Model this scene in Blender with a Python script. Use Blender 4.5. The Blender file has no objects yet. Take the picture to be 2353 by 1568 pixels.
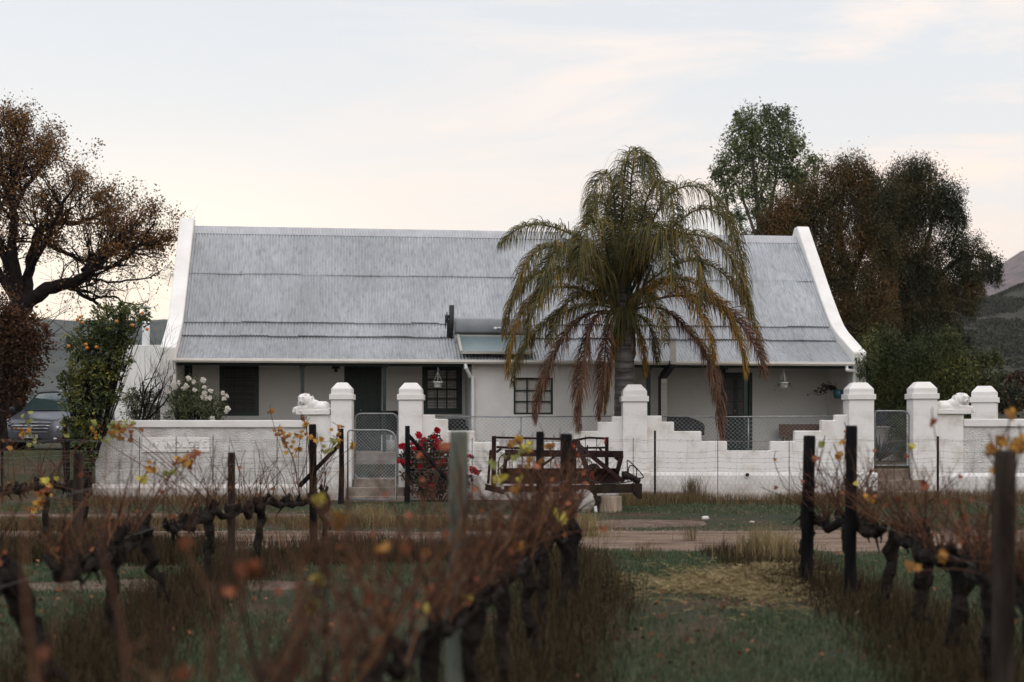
import bpy, bmesh, math, random
import numpy as np
from mathutils import Vector, Matrix
R = math.radians
S = bpy.context.scene
C = S.collection
# ------------------------------------------------------------------ camera
cam = bpy.data.objects.new("camera", bpy.data.cameras.new("camera"))
C.objects.link(cam); S.camera = cam
cam.location = (0, 0, 1.6); cam.rotation_euler = (R(90), 0, 0)
cam.data.sensor_width = 36; cam.data.lens = 50; cam.data.shift_y = 0.0854
cam.data.clip_start = 0.1; cam.data.clip_end = 20000
cam.data.dof.use_dof = True; cam.data.dof.focus_distance = 31.5; cam.data.dof.aperture_fstop = 1.5
S.view_settings.view_transform = 'Standard'; S.view_settings.look = 'None'
S.view_settings.exposure = 0.12; S.view_settings.gamma = 1
S.render.resolution_x = 1024; S.render.resolution_y = 682
# ------------------------------------------------------------------ sky
SUN_EL, SUN_AZ = 3.0, -75.0          # low, off to the left behind the added ridge
W = bpy.data.worlds.new("World"); S.world = W; W.use_nodes = True
nt = W.node_tree; N = nt.nodes; L = nt.links; N.clear()
def wn(t, **k):
    n = N.new(t)
    for a, b in k.items(): setattr(n, a, b)
    return n
def wmath(op, a, b=None, c=None, clamp=False):
    n = N.new('ShaderNodeMath'); n.operation = op; n.use_clamp = clamp
    for i, v in enumerate((a, b, c)):
        if v is None: continue
        if isinstance(v, (int, float)): n.inputs[i].default_value = v
        else: L.new(v, n.inputs[i])
    return n.outputs[0]
def wmix(f, a, b, mode='MIX'):
    n = N.new('ShaderNodeMix'); n.data_type = 'RGBA'; n.blend_type = mode
    for i, v in ((0, f), (6, a), (7, b)):
        if isinstance(v, (int, float)): n.inputs[i].default_value = v
        elif isinstance(v, tuple): n.inputs[i].default_value = (*v, 1)
        else: L.new(v, n.inputs[i])
    return n.outputs[2]
sky = wn('ShaderNodeTexSky', sky_type='NISHITA', sun_disc=False)
sky.sun_elevation = R(SUN_EL); sky.sun_rotation = R(SUN_AZ); sky.altitude = 600; sky.dust_density = 1.5
tc = wn('ShaderNodeTexCoord'); sep = wn('ShaderNodeSeparateXYZ'); L.new(tc.outputs['Generated'], sep.inputs[0])
dx, dy, dz = sep.outputs
el = wmath('MAXIMUM', dz, 0.0)
# thin cloud veil: brightness by elevation and side of the sky
el1 = wmath('DIVIDE', el, 0.30, clamp=True)
veil = wmix(el1, (0.95, 0.90, 0.85), (0.72, 0.745, 0.785))
horiz = wmath('POWER', wmath('SUBTRACT', 1.0, wmath('DIVIDE', el, 0.19, clamp=True)), 1.5)
veil = wmix(wmath('MULTIPLY', horiz, 0.6), veil, (1.14, 0.93, 0.78))
back = wmath('MULTIPLY_ADD', dy, -0.5, 0.5, clamp=True)     # 0 ahead, 1 behind the camera
# glow over the hill on the left
dist = wmath('ADD', wmath('POWER', wmath('DIVIDE', wmath('ADD', dx, 0.25), 0.20), 2.0), wmath('POWER', wmath('DIVIDE', wmath('SUBTRACT', dz, 0.085), 0.085), 2.0))
glow = wmath('MULTIPLY', wmath('POWER', 2.718, wmath('MULTIPLY', dist, -1.0)), wmath('SUBTRACT', 1.0, back))
veil = wmix(wmath('MULTIPLY', glow, 0.85), veil, (1.45, 1.18, 0.90))
# clouds: noise on a high flat layer, stretched into streaks
comb = wn('ShaderNodeCombineXYZ'); L.new(dx, comb.inputs[0]); L.new(dy, comb.inputs[1]); L.new(dz, comb.inputs[2])
mp = wn('ShaderNodeMapping'); mp.inputs['Rotation'].default_value = (0, R(13), 0); mp.inputs['Scale'].default_value = (2.2, 2.2, 11.5); mp.inputs['Location'].default_value = (2.3, 1.1, 0.35)
L.new(comb.outputs[0], mp.inputs[0])
no = wn('ShaderNodeTexNoise'); no.inputs['Scale'].default_value = 1.3; no.inputs['Detail'].default_value = 9; no.inputs['Roughness'].default_value = 0.6; no.inputs['Distortion'].default_value = 0.5
L.new(mp.outputs[0], no.inputs['Vector'])
cl = wmath('MULTIPLY', wmath('SUBTRACT', no.outputs[0], 0.44), 5.5, clamp=True)
side = wmath('MULTIPLY_ADD', dx, 2.0, 0.50, clamp=True)
cl = wmath('MULTIPLY', cl, side)
cloudcol = wmix(el1, (1.16, 0.88, 0.72), (1.10, 0.91, 0.78))
veil = wmix(wmath('MULTIPLY', cl, 0.95), veil, cloudcol)
# unseen sky behind the camera: dimmed low, boosted high, to light the facade
high = wmath('MULTIPLY_ADD', wmath('DIVIDE', wmath('SUBTRACT', el, 0.12), 0.45, clamp=True), 1.95, -0.32)
mul = wmath('MULTIPLY_ADD', wmath('MULTIPLY', back, high), 1.0, 0.99)
mul = wmath('MULTIPLY', mul, wmath('MULTIPLY_ADD', wmath('LESS_THAN', dz, 0.0), -0.6, 1.0))
bg1 = wn('ShaderNodeBackground'); L.new(sky.outputs[0], bg1.inputs[0]); bg1.inputs[1].default_value = 0.05
bg2 = wn('ShaderNodeBackground'); L.new(veil, bg2.inputs[0]); L.new(mul, bg2.inputs[1])
add = wn('ShaderNodeAddShader'); L.new(bg1.outputs[0], add.inputs[0]); L.new(bg2.outputs[0], add.inputs[1])
out = wn('ShaderNodeOutputWorld'); L.new(add.outputs[0], out.inputs[0])
# ------------------------------------------------------------------ sun, blocked from the farm by the added left ridge
sl = bpy.data.lights.new("sun", 'SUN'); sl.energy = 3.0; sl.angle = R(0.5); sl.color = (1.0, 0.55, 0.32)
so = bpy.data.objects.new("sun", sl); C.objects.link(so)
sd = Vector((math.sin(R(SUN_AZ)) * math.cos(R(SUN_EL)), math.cos(R(SUN_AZ)) * math.cos(R(SUN_EL)), math.sin(R(SUN_EL))))
so.rotation_euler = sd.to_track_quat('Z', 'Y').to_euler(); so.location = (-20, 20, 60)

# ------------------------------------------------------------------ helpers
F = 3268.0; HZ = 985.0
def P(px, py, Y): return Vector(((px - 1176.5) * Y / F, Y, 1.6 - (py - HZ) * Y / F))
def X_(px, Y): return (px - 1176.5) * Y / F
def Z_(py, Y): return 1.6 - (py - HZ) * Y / F
def tag(o, label=None, cat=None, group=None, kind=None):
    if label: o['label'] = label
    if cat: o['category'] = cat
    if group: o['group'] = group
    if kind: o['kind'] = kind
    return o
def thing(name, label, cat, loc=(0, 0, 0), rz=0, group=None):
    if len(label.split()) > 16: print("LONGLABEL", label)
    o = bpy.data.objects.new(name, None); C.objects.link(o); o.empty_display_size = 0.2
    o.location = loc; o.rotation_euler = (0, 0, rz)
    return tag(o, label, cat, group)
def link(name, me, m, parent=None, smooth=False, bevel=0, loc=None):
    if m is not None and not me.materials: me.materials.append(m)
    o = bpy.data.objects.new(name, me); C.objects.link(o)
    if parent: o.parent = parent
    if loc is not None: o.location = loc
    if smooth and len(me.polygons): me.polygons.foreach_set('use_smooth', [True] * len(me.polygons))
    if bevel:
        b = o.modifiers.new('bevel', 'BEVEL'); b.width = bevel; b.segments = 2; b.limit_method = 'ANGLE'; b.angle_limit = R(40)
    return o
class MB:
    def __init__(s): s.v = []; s.f = []
    def add(s, vs, fs):
        n = len(s.v); s.v += [tuple(v) for v in vs]; s.f += [tuple(i + n for i in f) for f in fs]; return s
    def box(s, x0, y0, z0, x1, y1, z1):
        return s.add([(x0,y0,z0),(x1,y0,z0),(x1,y1,z0),(x0,y1,z0),(x0,y0,z1),(x1,y0,z1),(x1,y1,z1),(x0,y1,z1)],
                     [(0,3,2,1),(4,5,6,7),(0,1,5,4),(1,2,6,5),(2,3,7,6),(3,0,4,7)])
    def frust(s, x0, y0, x1, y1, z0, z1, ins):
        return s.add([(x0,y0,z0),(x1,y0,z0),(x1,y1,z0),(x0,y1,z0),(x0+ins,y0+ins,z1),(x1-ins,y0+ins,z1),(x1-ins,y1-ins,z1),(x0+ins,y1-ins,z1)],
                     [(0,3,2,1),(4,5,6,7),(0,1,5,4),(1,2,6,5),(2,3,7,6),(3,0,4,7)])
    def bar(s, a, b, w, h=None):
        """square section bar from a to b"""
        h = h or w; a = Vector(a); b = Vector(b); d = (b - a).normalized()
        up = Vector((0, 1, 0)) if abs(d.y) < 0.9 else Vector((0, 0, 1))
        s1 = d.cross(up).normalized(); s2 = s1.cross(d).normalized()
        vs = []
        for p in (a, b):
            for i, j in ((-1,-1),(1,-1),(1,1),(-1,1)): vs.append(p + s1 * i * w / 2 + s2 * j * h / 2)
        return s.add(vs, [(0,1,2,3),(7,6,5,4),(0,4,5,1),(1,5,6,2),(2,6,7,3),(3,7,4,0)])
    def tube(s, pts, r, sides=6, cap=True):
        pts = [Vector(p) for p in pts]; n = len(pts)
        if not hasattr(r, '__len__'): r = [r] * n
        vs = []; prev = None
        for i, p in enumerate(pts):
            d = (pts[min(i+1, n-1)] - pts[max(i-1, 0)])
            d = d.normalized() if d.length > 1e-9 else Vector((0, 0, 1))
            if prev is None:
                u = Vector((0, 0, 1)) if abs(d.z) < 0.9 else Vector((1, 0, 0))
            else: u = prev
            a = (u - d * u.dot(d)); a = a.normalized() if a.length > 1e-6 else d.orthogonal().normalized()
            b = d.cross(a); prev = a
            for k in range(sides):
                t = 2 * math.pi * k / sides
                vs.append(p + (a * math.cos(t) + b * math.sin(t)) * r[i])
        fs = [(i*sides+k, i*sides+(k+1) % sides, (i+1)*sides+(k+1) % sides, (i+1)*sides+k) for i in range(n-1) for k in range(sides)]
        if cap: fs += [tuple(range(sides-1, -1, -1)), tuple((n-1)*sides+k for k in range(sides))]
        return s.add(vs, fs)
    def lathe(s, c, prof, sides=16):
        """prof: list of (radius, z)"""
        c = Vector(c); vs = []
        for r, z in prof:
            for k in range(sides):
                t = 2*math.pi*k/sides; vs.append(c + Vector((r*math.cos(t), r*math.sin(t), z)))
        n = len(prof)
        fs = [(i*sides+k, i*sides+(k+1) % sides, (i+1)*sides+(k+1) % sides, (i+1)*sides+k) for i in range(n-1) for k in range(sides)]
        fs += [tuple(range(sides-1, -1, -1)), tuple((n-1)*sides+k for k in range(sides))]
        return s.add(vs, fs)
    def ball(s, c, r, seg=10, rings=7, rot=None, jit=0, rnd=random):
        c = Vector(c); r = Vector(r) if hasattr(r, '__len__') else Vector((r, r, r)); vs = []
        M = rot or Matrix.Identity(3)
        for i in range(1, rings):
            a = math.pi*i/rings
            for k in range(seg):
                t = 2*math.pi*k/seg; j = 1 + rnd.uniform(-jit, jit)
                vs.append(c + M @ Vector((r.x*math.sin(a)*math.cos(t)*j, r.y*math.sin(a)*math.sin(t)*j, r.z*math.cos(a)*j)))
        top = len(vs); vs.append(c + M @ Vector((0, 0, r.z))); bot = len(vs); vs.append(c + M @ Vector((0, 0, -r.z)))
        fs = [(i*seg+k, (i+1)*seg+k, (i+1)*seg+(k+1) % seg, i*seg+(k+1) % seg) for i in range(rings-2) for k in range(seg)]
        fs += [(top, k, (k+1) % seg) for k in range(seg)] + [(bot, (rings-2)*seg+(k+1) % seg, (rings-2)*seg+k) for k in range(seg)]
        return s.add(vs, fs)
    def prism(s, poly, y0, y1):
        """poly: list of (x,z) counter-clockwise seen from -y, extruded y0..y1"""
        n = len(poly); vs = [(x, y0, z) for x, z in poly] + [(x, y1, z) for x, z in poly]
        return s.add(vs, [tuple(range(n)), tuple(range(2*n-1, n-1, -1))] + [(i, i+n, (i+1) % n+n, (i+1) % n) for i in range(n)])
    def prismx(s, poly, x0, x1):
        n = len(poly); vs = [(x0, y, z) for y, z in poly] + [(x1, y, z) for y, z in poly]
        return s.add(vs, [tuple(range(n)), tuple(range(2*n-1, n-1, -1))] + [(i, i+n, (i+1) % n+n, (i+1) % n) for i in range(n)])
    def xf(s, M, start=0):
        for i in range(start, len(s.v)): s.v[i] = tuple(M @ Vector(s.v[i]))
        return s
    def mesh(s, name):
        me = bpy.data.meshes.new(name); me.from_pydata(s.v, [], s.f)
        bm = bmesh.new(); bm.from_mesh(me); bmesh.ops.recalc_face_normals(bm, faces=bm.faces); bm.to_mesh(me); bm.free()
        return me
    def build(s, name, m, parent=None, smooth=False, bevel=0, loc=None):
        return link(name, s.mesh(name), m, parent, smooth, bevel, loc)
def npmesh(name, V, k):
    """V: (n*k,3) array; faces of k consecutive vertices"""
    me = bpy.data.meshes.new(name); n = len(V)//k
    me.vertices.add(n*k); me.vertices.foreach_set('co', np.ascontiguousarray(V, dtype=np.float32).ravel())
    me.loops.add(n*k); me.loops.foreach_set('vertex_index', np.arange(n*k, dtype=np.int32))
    me.polygons.add(n); me.polygons.foreach_set('loop_start', np.arange(0, n*k, k, dtype=np.int32))
    me.update(calc_edges=True); return me
def gridmesh(name, V, nx, ny):
    """V (ny*nx,3)"""
    me = bpy.data.meshes.new(name); me.vertices.add(nx*ny)
    me.vertices.foreach_set('co', np.ascontiguousarray(V, dtype=np.float32).ravel())
    i = np.arange(ny-1)[:, None]*nx + np.arange(nx-1)[None, :]; i = i.ravel()
    q = np.stack([i, i+1, i+1+nx, i+nx], 1).astype(np.int32); n = len(q)
    me.loops.add(n*4); me.loops.foreach_set('vertex_index', q.ravel())
    me.polygons.add(n); me.polygons.foreach_set('loop_start', np.arange(0, n*4, 4, dtype=np.int32))
    me.update(calc_edges=True); me.polygons.foreach_set('use_smooth', np.ones(n, dtype=bool)); return me
def blademesh(name, V):
    """V: (n,5,3) blade outline base-left, base-right, mid-right, tip, mid-left; a quad and a triangle sharing vertices"""
    n = len(V); me = bpy.data.meshes.new(name); me.vertices.add(n*5); me.vertices.foreach_set('co', np.ascontiguousarray(V, dtype=np.float32).ravel())
    i = (np.arange(n)*5)[:, None]; idx = (i+np.array([0, 1, 2, 4, 4, 2, 3])[None]).astype(np.int32).ravel()
    me.loops.add(n*7); me.loops.foreach_set('vertex_index', idx); me.polygons.add(n*2)
    st_ = np.stack([np.arange(n)*7, np.arange(n)*7+4], 1).astype(np.int32).ravel(); me.polygons.foreach_set('loop_start', st_); me.update(calc_edges=True); return me
def nrm(a): return a/np.maximum(np.linalg.norm(a, axis=-1, keepdims=True), 1e-9)
def leafquads(rng, cen, dirs, size, asp=0.45, bend=0.0):
    """one small leaf (pointed quad) per centre, pointing along dirs"""
    n = len(cen); d = nrm(dirs); r = rng.normal(size=(n, 3)); s = nrm(np.cross(d, r)); up = np.cross(s, d)
    L_ = (size*rng.uniform(0.65, 1.3, n))[:, None]
    a = cen; b = cen + d*L_*0.5 + s*L_*asp*0.5 + up*bend*L_; c = cen + d*L_; e = cen + d*L_*0.5 - s*L_*asp*0.5 + up*bend*L_
    return np.stack([a, b, c, e], 1).reshape(-1, 3)
def vnoise(x, y, seed=0):
    x = np.asarray(x, float); y = np.asarray(y, float)
    def h(i, j):
        t = np.sin(i*127.1 + j*311.7 + seed*74.7)*43758.5453; return t - np.floor(t)
    i = np.floor(x); j = np.floor(y); u = x-i; v = y-j; u = u*u*(3-2*u); v = v*v*(3-2*v)
    return (h(i, j)*(1-u)+h(i+1, j)*u)*(1-v) + (h(i, j+1)*(1-u)+h(i+1, j+1)*u)*v
def fbm(x, y, seed=0, o=4):
    return sum(vnoise(x*2**k, y*2**k, seed+k)/2**k for k in range(o))/(2-2/2**o)

# ------------------------------------------------------------------ materials
def mat(name, col, rough=0.8, metal=0.0, col2=None, nscale=5.0, ndetail=4, stretch=None, bump=0.0, bscale=None, ramp=(0.35, 0.65), spec=0.4, island=False, transl=0.0, coord='Object', third=None, mixn=0, splash=0):
    m = bpy.data.materials.new(name); m.use_nodes = True; t = m.node_tree; n = t.nodes; l = t.links
    b = n['Principled BSDF']; b.inputs['Roughness'].default_value = rough; b.inputs['Metallic'].default_value = metal
    b.inputs['Specular IOR Level'].default_value = spec
    b.inputs['Base Color'].default_value = (*col, 1)
    co = n.new('ShaderNodeTexCoord').outputs[coord]
    if stretch:
        mp = n.new('ShaderNodeMapping'); mp.inputs['Scale'].default_value = stretch; l.new(co, mp.inputs[0]); co2 = mp.outputs[0]
    else: co2 = co
    if col2 is not None:
        cr = n.new('ShaderNodeValToRGB'); cr.color_ramp.elements[0].color = (*col, 1); cr.color_ramp.elements[1].color = (*col2, 1)
        cr.color_ramp.elements[0].position = ramp[0]; cr.color_ramp.elements[1].position = ramp[1]
        if third is not None:
            e = cr.color_ramp.elements.new(third[0]); e.color = (*third[1], 1)
        if island:
            g = n.new('ShaderNodeNewGeometry')
            if mixn:
                x = n.new('ShaderNodeTexNoise'); x.inputs['Scale'].default_value = mixn; x.inputs['Detail'].default_value = 3; l.new(co, x.inputs['Vector'])
                a = n.new('ShaderNodeMapRange'); a.inputs[1].default_value = 0.33; a.inputs[2].default_value = 0.67; l.new(x.outputs[0], a.inputs[0])
                k = n.new('ShaderNodeMix'); k.inputs[0].default_value = 0.55; l.new(g.outputs['Random Per Island'], k.inputs[2]); l.new(a.outputs[0], k.inputs[3]); l.new(k.outputs[0], cr.inputs[0])
            else: l.new(g.outputs['Random Per Island'], cr.inputs[0])
        else:
            x = n.new('ShaderNodeTexNoise'); x.inputs['Scale'].default_value = nscale; x.inputs['Detail'].default_value = ndetail; x.inputs['Roughness'].default_value = 0.6
            l.new(co2, x.inputs['Vector']); l.new(x.outputs[0], cr.inputs[0])
        l.new(cr.outputs[0], b.inputs['Base Color'])
        if splash:     # mud splash and damp at the foot of a wall, ragged by noise
            gp = n.new('ShaderNodeNewGeometry'); sx = n.new('ShaderNodeSeparateXYZ'); l.new(gp.outputs['Position'], sx.inputs[0])
            x2 = n.new('ShaderNodeTexNoise'); x2.inputs['Scale'].default_value = 4.0; x2.inputs['Detail'].default_value = 8; l.new(gp.outputs['Position'], x2.inputs['Vector'])
            ad = n.new('ShaderNodeMath'); ad.operation = 'MULTIPLY_ADD'; l.new(x2.outputs[0], ad.inputs[0]); ad.inputs[1].default_value = -0.9*splash; l.new(sx.outputs[2], ad.inputs[2])
            rm = n.new('ShaderNodeMapRange'); rm.inputs[1].default_value = -0.45*splash; rm.inputs[2].default_value = 0.12*splash; rm.inputs[3].default_value = 0.75; rm.inputs[4].default_value = 0.0; l.new(ad.outputs[0], rm.inputs[0])
            m3 = n.new('ShaderNodeMix'); m3.data_type = 'RGBA'; l.new(rm.outputs[0], m3.inputs[0]); l.new(cr.outputs[0], m3.inputs[6]); m3.inputs[7].default_value = (0.30, 0.23, 0.18, 1); l.new(m3.outputs[2], b.inputs['Base Color'])
    if bump:
        x = n.new('ShaderNodeTexNoise'); x.inputs['Scale'].default_value = bscale or nscale*4; x.inputs['Detail'].default_value = 5
        l.new(co2, x.inputs['Vector']); bp = n.new('ShaderNodeBump'); bp.inputs['Strength'].default_value = min(bump, 1); bp.inputs['Distance'].default_value = 0.02*max(bump, 1)
        l.new(x.outputs[0], bp.inputs['Height']); l.new(bp.outputs[0], b.inputs['Normal'])
    if transl:
        tr = n.new('ShaderNodeBsdfTranslucent'); mx = n.new('ShaderNodeMixShader'); mx.inputs[0].default_value = transl
        if col2 is not None: l.new(cr.outputs[0], tr.inputs[0])
        else: tr.inputs[0].default_value = (*col, 1)
        l.new(b.outputs[0], mx.inputs[1]); l.new(tr.outputs[0], mx.inputs[2]); l.new(mx.outputs[0], n['Material Output'].inputs[0])
    return m
M = {}
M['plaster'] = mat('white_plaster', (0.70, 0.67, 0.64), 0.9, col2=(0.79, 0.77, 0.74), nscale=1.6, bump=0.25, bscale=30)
M['wallpl'] = mat('limewashed_wall', (0.60, 0.55, 0.50), 0.9, col2=(0.80, 0.775, 0.75), nscale=2.2, ndetail=8, bump=0.3, bscale=26, ramp=(0.32, 0.52), splash=0.8)
M['rough'] = mat('roughcast', (0.56, 0.53, 0.50), 0.95, col2=(0.78, 0.76, 0.73), nscale=3, ndetail=9, bump=3.0, bscale=30)
M['plinthm'] = mat('plinth_plaster', (0.62, 0.58, 0.54), 0.9, col2=(0.78, 0.76, 0.74), nscale=2, ndetail=8, bump=0.3, bscale=26, ramp=(.32, .52), splash=1.0)
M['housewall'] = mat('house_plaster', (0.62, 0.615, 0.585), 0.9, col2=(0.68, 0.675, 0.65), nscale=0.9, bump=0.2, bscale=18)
M['gutter'] = mat('cream_gutter', (0.72, 0.68, 0.61), 0.5, col2=(0.80, 0.77, 0.71), nscale=3)
M['pvc'] = mat('white_pipe', (0.78, 0.79, 0.80), 0.35)
M['green'] = mat('dark_green_paint', (0.010, 0.024, 0.020), 0.45, col2=(0.016, 0.034, 0.028), nscale=6)
M['glass'] = mat('dark_glass', (0.015, 0.018, 0.018), 0.08, spec=0.6)
M['blind'] = mat('pale_blind', (0.62, 0.60, 0.56), 0.7, col2=(0.45, 0.43, 0.40), nscale=1.5, stretch=(1, 1, 30))
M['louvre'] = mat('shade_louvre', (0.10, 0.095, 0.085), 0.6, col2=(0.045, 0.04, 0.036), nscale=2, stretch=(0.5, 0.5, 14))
M['blackfab'] = mat('black_fabric', (0.012, 0.012, 0.014), 0.7, bump=0.5, bscale=6)
M['bark'] = mat('dark_bark', (0.006, 0.005, 0.0045), 0.95, col2=(0.026, 0.020, 0.016), nscale=12, bump=1, bscale=30, spec=0.1)
M['oakbark'] = mat('oak_bark', (0.012, 0.009, 0.009), 0.95, col2=(0.028, 0.02, 0.019), nscale=8, spec=0.1)
M['cane'] = mat('red_brown_cane', (0.024, 0.013, 0.010), 0.85, col2=(0.16, 0.078, 0.042), island=True, ramp=(0.0, 1.0), spec=0.08, third=(0.55, (0.070, 0.034, 0.021)))
M['post'] = mat('tarred_post', (0.004, 0.004, 0.005), 0.9, spec=0.08, col2=(0.014, 0.012, 0.012), nscale=9, stretch=(1, 1, 0.15), bump=0.5, bscale=20)
M['greypost'] = mat('treated_grey_green_post', (0.055, 0.062, 0.048), 0.75, col2=(0.13, 0.138, 0.108), nscale=6, stretch=(1.5, 1.5, 0.2), bump=0.4, bscale=20)
M['wood'] = mat('weathered_wood', (0.018, 0.013, 0.010), 0.9, spec=0.1, col2=(0.06, 0.045, 0.036), nscale=8, stretch=(1, 1, 0.15))
M['wire'] = mat('galvanised_wire', (0.10, 0.085, 0.085), 0.5, metal=0.6)
M['galv'] = mat('galvanised_tube', (0.30, 0.31, 0.32), 0.45, metal=0.5, col2=(0.20, 0.20, 0.20), nscale=6)
M['rust'] = mat('rusty_steel', (0.009, 0.005, 0.006), 0.8, spec=0.2, col2=(0.032, 0.012, 0.009), nscale=5, ndetail=7, bump=0.4, bscale=30, metal=0.2)
M['rustb'] = mat('bare_steel', (0.035, 0.022, 0.013), 0.8, spec=0.2, col2=(0.011, 0.008, 0.007), nscale=4, ndetail=7, metal=0.2)
M['concrete'] = mat('old_concrete', (0.19, 0.15, 0.12), 0.95, col2=(0.40, 0.36, 0.32), nscale=3, ndetail=8, bump=0.4)
M['steps'] = mat('brown_steps', (0.14, 0.10, 0.075), 0.95, col2=(0.27, 0.21, 0.165), nscale=4, ndetail=8, bump=0.4)
M['steel'] = mat('bright_steel', (0.62, 0.60, 0.57), 0.32, metal=0.85, col2=(0.5, 0.49, 0.48), nscale=4)
M['black'] = mat('black_plastic', (0.010, 0.010, 0.011), 0.5)
M['soil'] = mat('soil', (0.085, 0.055, 0.042), 0.97, col2=(0.16, 0.115, 0.095), nscale=3, ndetail=8, bump=0.8, bscale=30, spec=0.1)
# ------------------------------------------------------------------ ground and hills
def sstep(a, b, x): t = np.clip((x-a)/(b-a), 0, 1); return t*t*(3-2*t)
def gz(x, y):
    x = np.asarray(x, float); y = np.asarray(y, float)
    slope = 0.92*sstep(31.0, 42.0, y)
    yard = 0.78*(y > 31.80)
    inside = (x > -9.12) & (x < 13.5)
    z = np.where(inside, np.maximum(slope, yard), slope)
    z = np.where((x > -3.9) & (x < -2.35) & (y > 30) & (y < 32.3), np.minimum(z, 0.0 + 0.45*(y > 31.8)), z)   # gateway
    z = z + 0.05*(fbm(x*0.35, y*0.35, 3)-0.5)*sstep(5, 9, y)*(y < 31.0)
    return z
def axis(a, b, st, far, n):
    mid = np.arange(a, b+1e-6, st); g = np.geomspace(1, far, n)
    return np.concatenate([a - g[::-1]+0.0, mid, b + g])
xs = axis(-22, 22, 0.35, 6000, 26)
ys = np.concatenate([-np.geomspace(1, 4000, 14)[::-1], np.arange(0, 31.5, 0.3), [31.6, 31.78, 31.84, 32.0, 32.3], np.arange(32.6, 46, 0.5), 46+np.geomspace(1, 6500, 30)])
xs = np.unique(np.concatenate([xs, [-9.13, -9.11]]))
GX, GY = np.meshgrid(xs, ys)
V = np.stack([GX.ravel(), GY.ravel(), gz(GX.ravel(), GY.ravel())], 1)
def ground_material():
    m = bpy.data.materials.new('ground_earth_and_turf'); m.use_nodes = True; t = m.node_tree; n = t.nodes; l = t.links
    b = n['Principled BSDF']; b.inputs['Roughness'].default_value = 0.97; b.inputs['Specular IOR Level'].default_value = 0.1
    g = n.new('ShaderNodeNewGeometry')
    def noise(sc, det=6, off=(0, 0, 0)):
        mp = n.new('ShaderNodeMapping'); mp.inputs['Location'].default_value = off; l.new(g.outputs['Position'], mp.inputs[0])
        x = n.new('ShaderNodeTexNoise'); x.inputs['Scale'].default_value = sc; x.inputs['Detail'].default_value = det; x.inputs['Roughness'].default_value = 0.65; l.new(mp.outputs[0], x.inputs['Vector']); return x.outputs[0]
    def ramp(src, p0, p1, c0, c1):
        r = n.new('ShaderNodeValToRGB'); r.color_ramp.elements[0].position = p0; r.color_ramp.elements[1].position = p1
        r.color_ramp.elements[0].color = (*c0, 1); r.color_ramp.elements[1].color = (*c1, 1); l.new(src, r.inputs[0]); return r.outputs[0]
    turf = ramp(noise(7), 0.3, 0.7, (0.020, 0.024, 0.013), (0.050, 0.056, 0.034))
    soil = ramp(noise(11, 6, (5, 3, 0)), 0.3, 0.7, (0.040, 0.023, 0.016), (0.105, 0.066, 0.048))
    mask = ramp(noise(0.55, 7, (9, 2, 0)), 0.47, 0.60, (0, 0, 0), (1, 1, 1))
    mx = n.new('ShaderNodeMix'); mx.data_type = 'RGBA'; l.new(mask, mx.inputs[0]); l.new(turf, mx.inputs[6]); l.new(soil, mx.inputs[7])
    l.new(mx.outputs[2], b.inputs['Base Color'])
    bp = n.new('ShaderNodeBump'); bp.inputs['Strength'].default_value = 0.8; bp.inputs['Distance'].default_value = 0.04; l.new(noise(14), bp.inputs['Height']); l.new(bp.outputs[0], b.inputs['Normal'])
    return m
M['ground'] = ground_material()
tag(link('ground', gridmesh('ground', V, len(xs), len(ys)), M['ground']), kind='structure')
# dirt track in front of the farm, with ragged edges
def strip(name, x0, x1, ya, yb, z, m, st=0.25, wob=0.35, seed=1, rows=12):
    xs_ = np.arange(x0, x1, st); e0 = ya + wob*(fbm(xs_*0.6, xs_*0+seed, seed)-0.5)*2; e1 = yb + wob*(fbm(xs_*0.6, xs_*0+seed+9, seed+3)-0.5)*2
    tap = np.clip(np.minimum(xs_-x0, x1-xs_)/1.2, 0, 1)**0.5; m0 = (e0+e1)/2; e0 = m0+(e0-m0)*tap; e1 = m0+(e1-m0)*tap
    t = np.linspace(0, 1, rows)[:, None]; Yg = e0[None]*(1-t)+e1[None]*t; Xg = np.repeat(xs_[None], rows, 0)
    Zg = gz(Xg, Yg) + z + 0.012*np.sin(t*math.pi) - 0.04*((t < 0.01)|(t > 0.99))
    return tag(link(name, gridmesh(name, np.stack([Xg.ravel(), Yg.ravel(), Zg.ravel()], 1), len(xs_), rows), m), kind='structure')
M['track'] = mat('pinkish_dirt', (0.105, 0.070, 0.050), 0.97, col2=(0.23, 0.165, 0.125), nscale=1.6, ndetail=9, bump=0.8, bscale=40, spec=0.1, stretch=(0.6, 1.6, 1))
strip('dirt_track', -20, 20, 18.4, 22.4, 0.014, M['track'])
strip('dirt_verge', -20, 1.2, 25.4, 26.3, 0.012, M['soil'], wob=0.5, seed=5)
strip('soil_strip', -5.4, -2.0, 13.9, 14.9, 0.016, M['soil'], wob=0.4, seed=8)
strip('pale_soil', 1.0, 3.4, 22.9, 25.2, 0.010, M['soil'], wob=0.4, seed=12)
# wheel ruts with darker damp earth and clods scattered over the track
for yy in (19.6, 21.3): strip('wheel_rut', -19, 19, yy-0.16, yy+0.16, 0.022, M['soil'], wob=0.12, seed=int(yy), rows=5)
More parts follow.
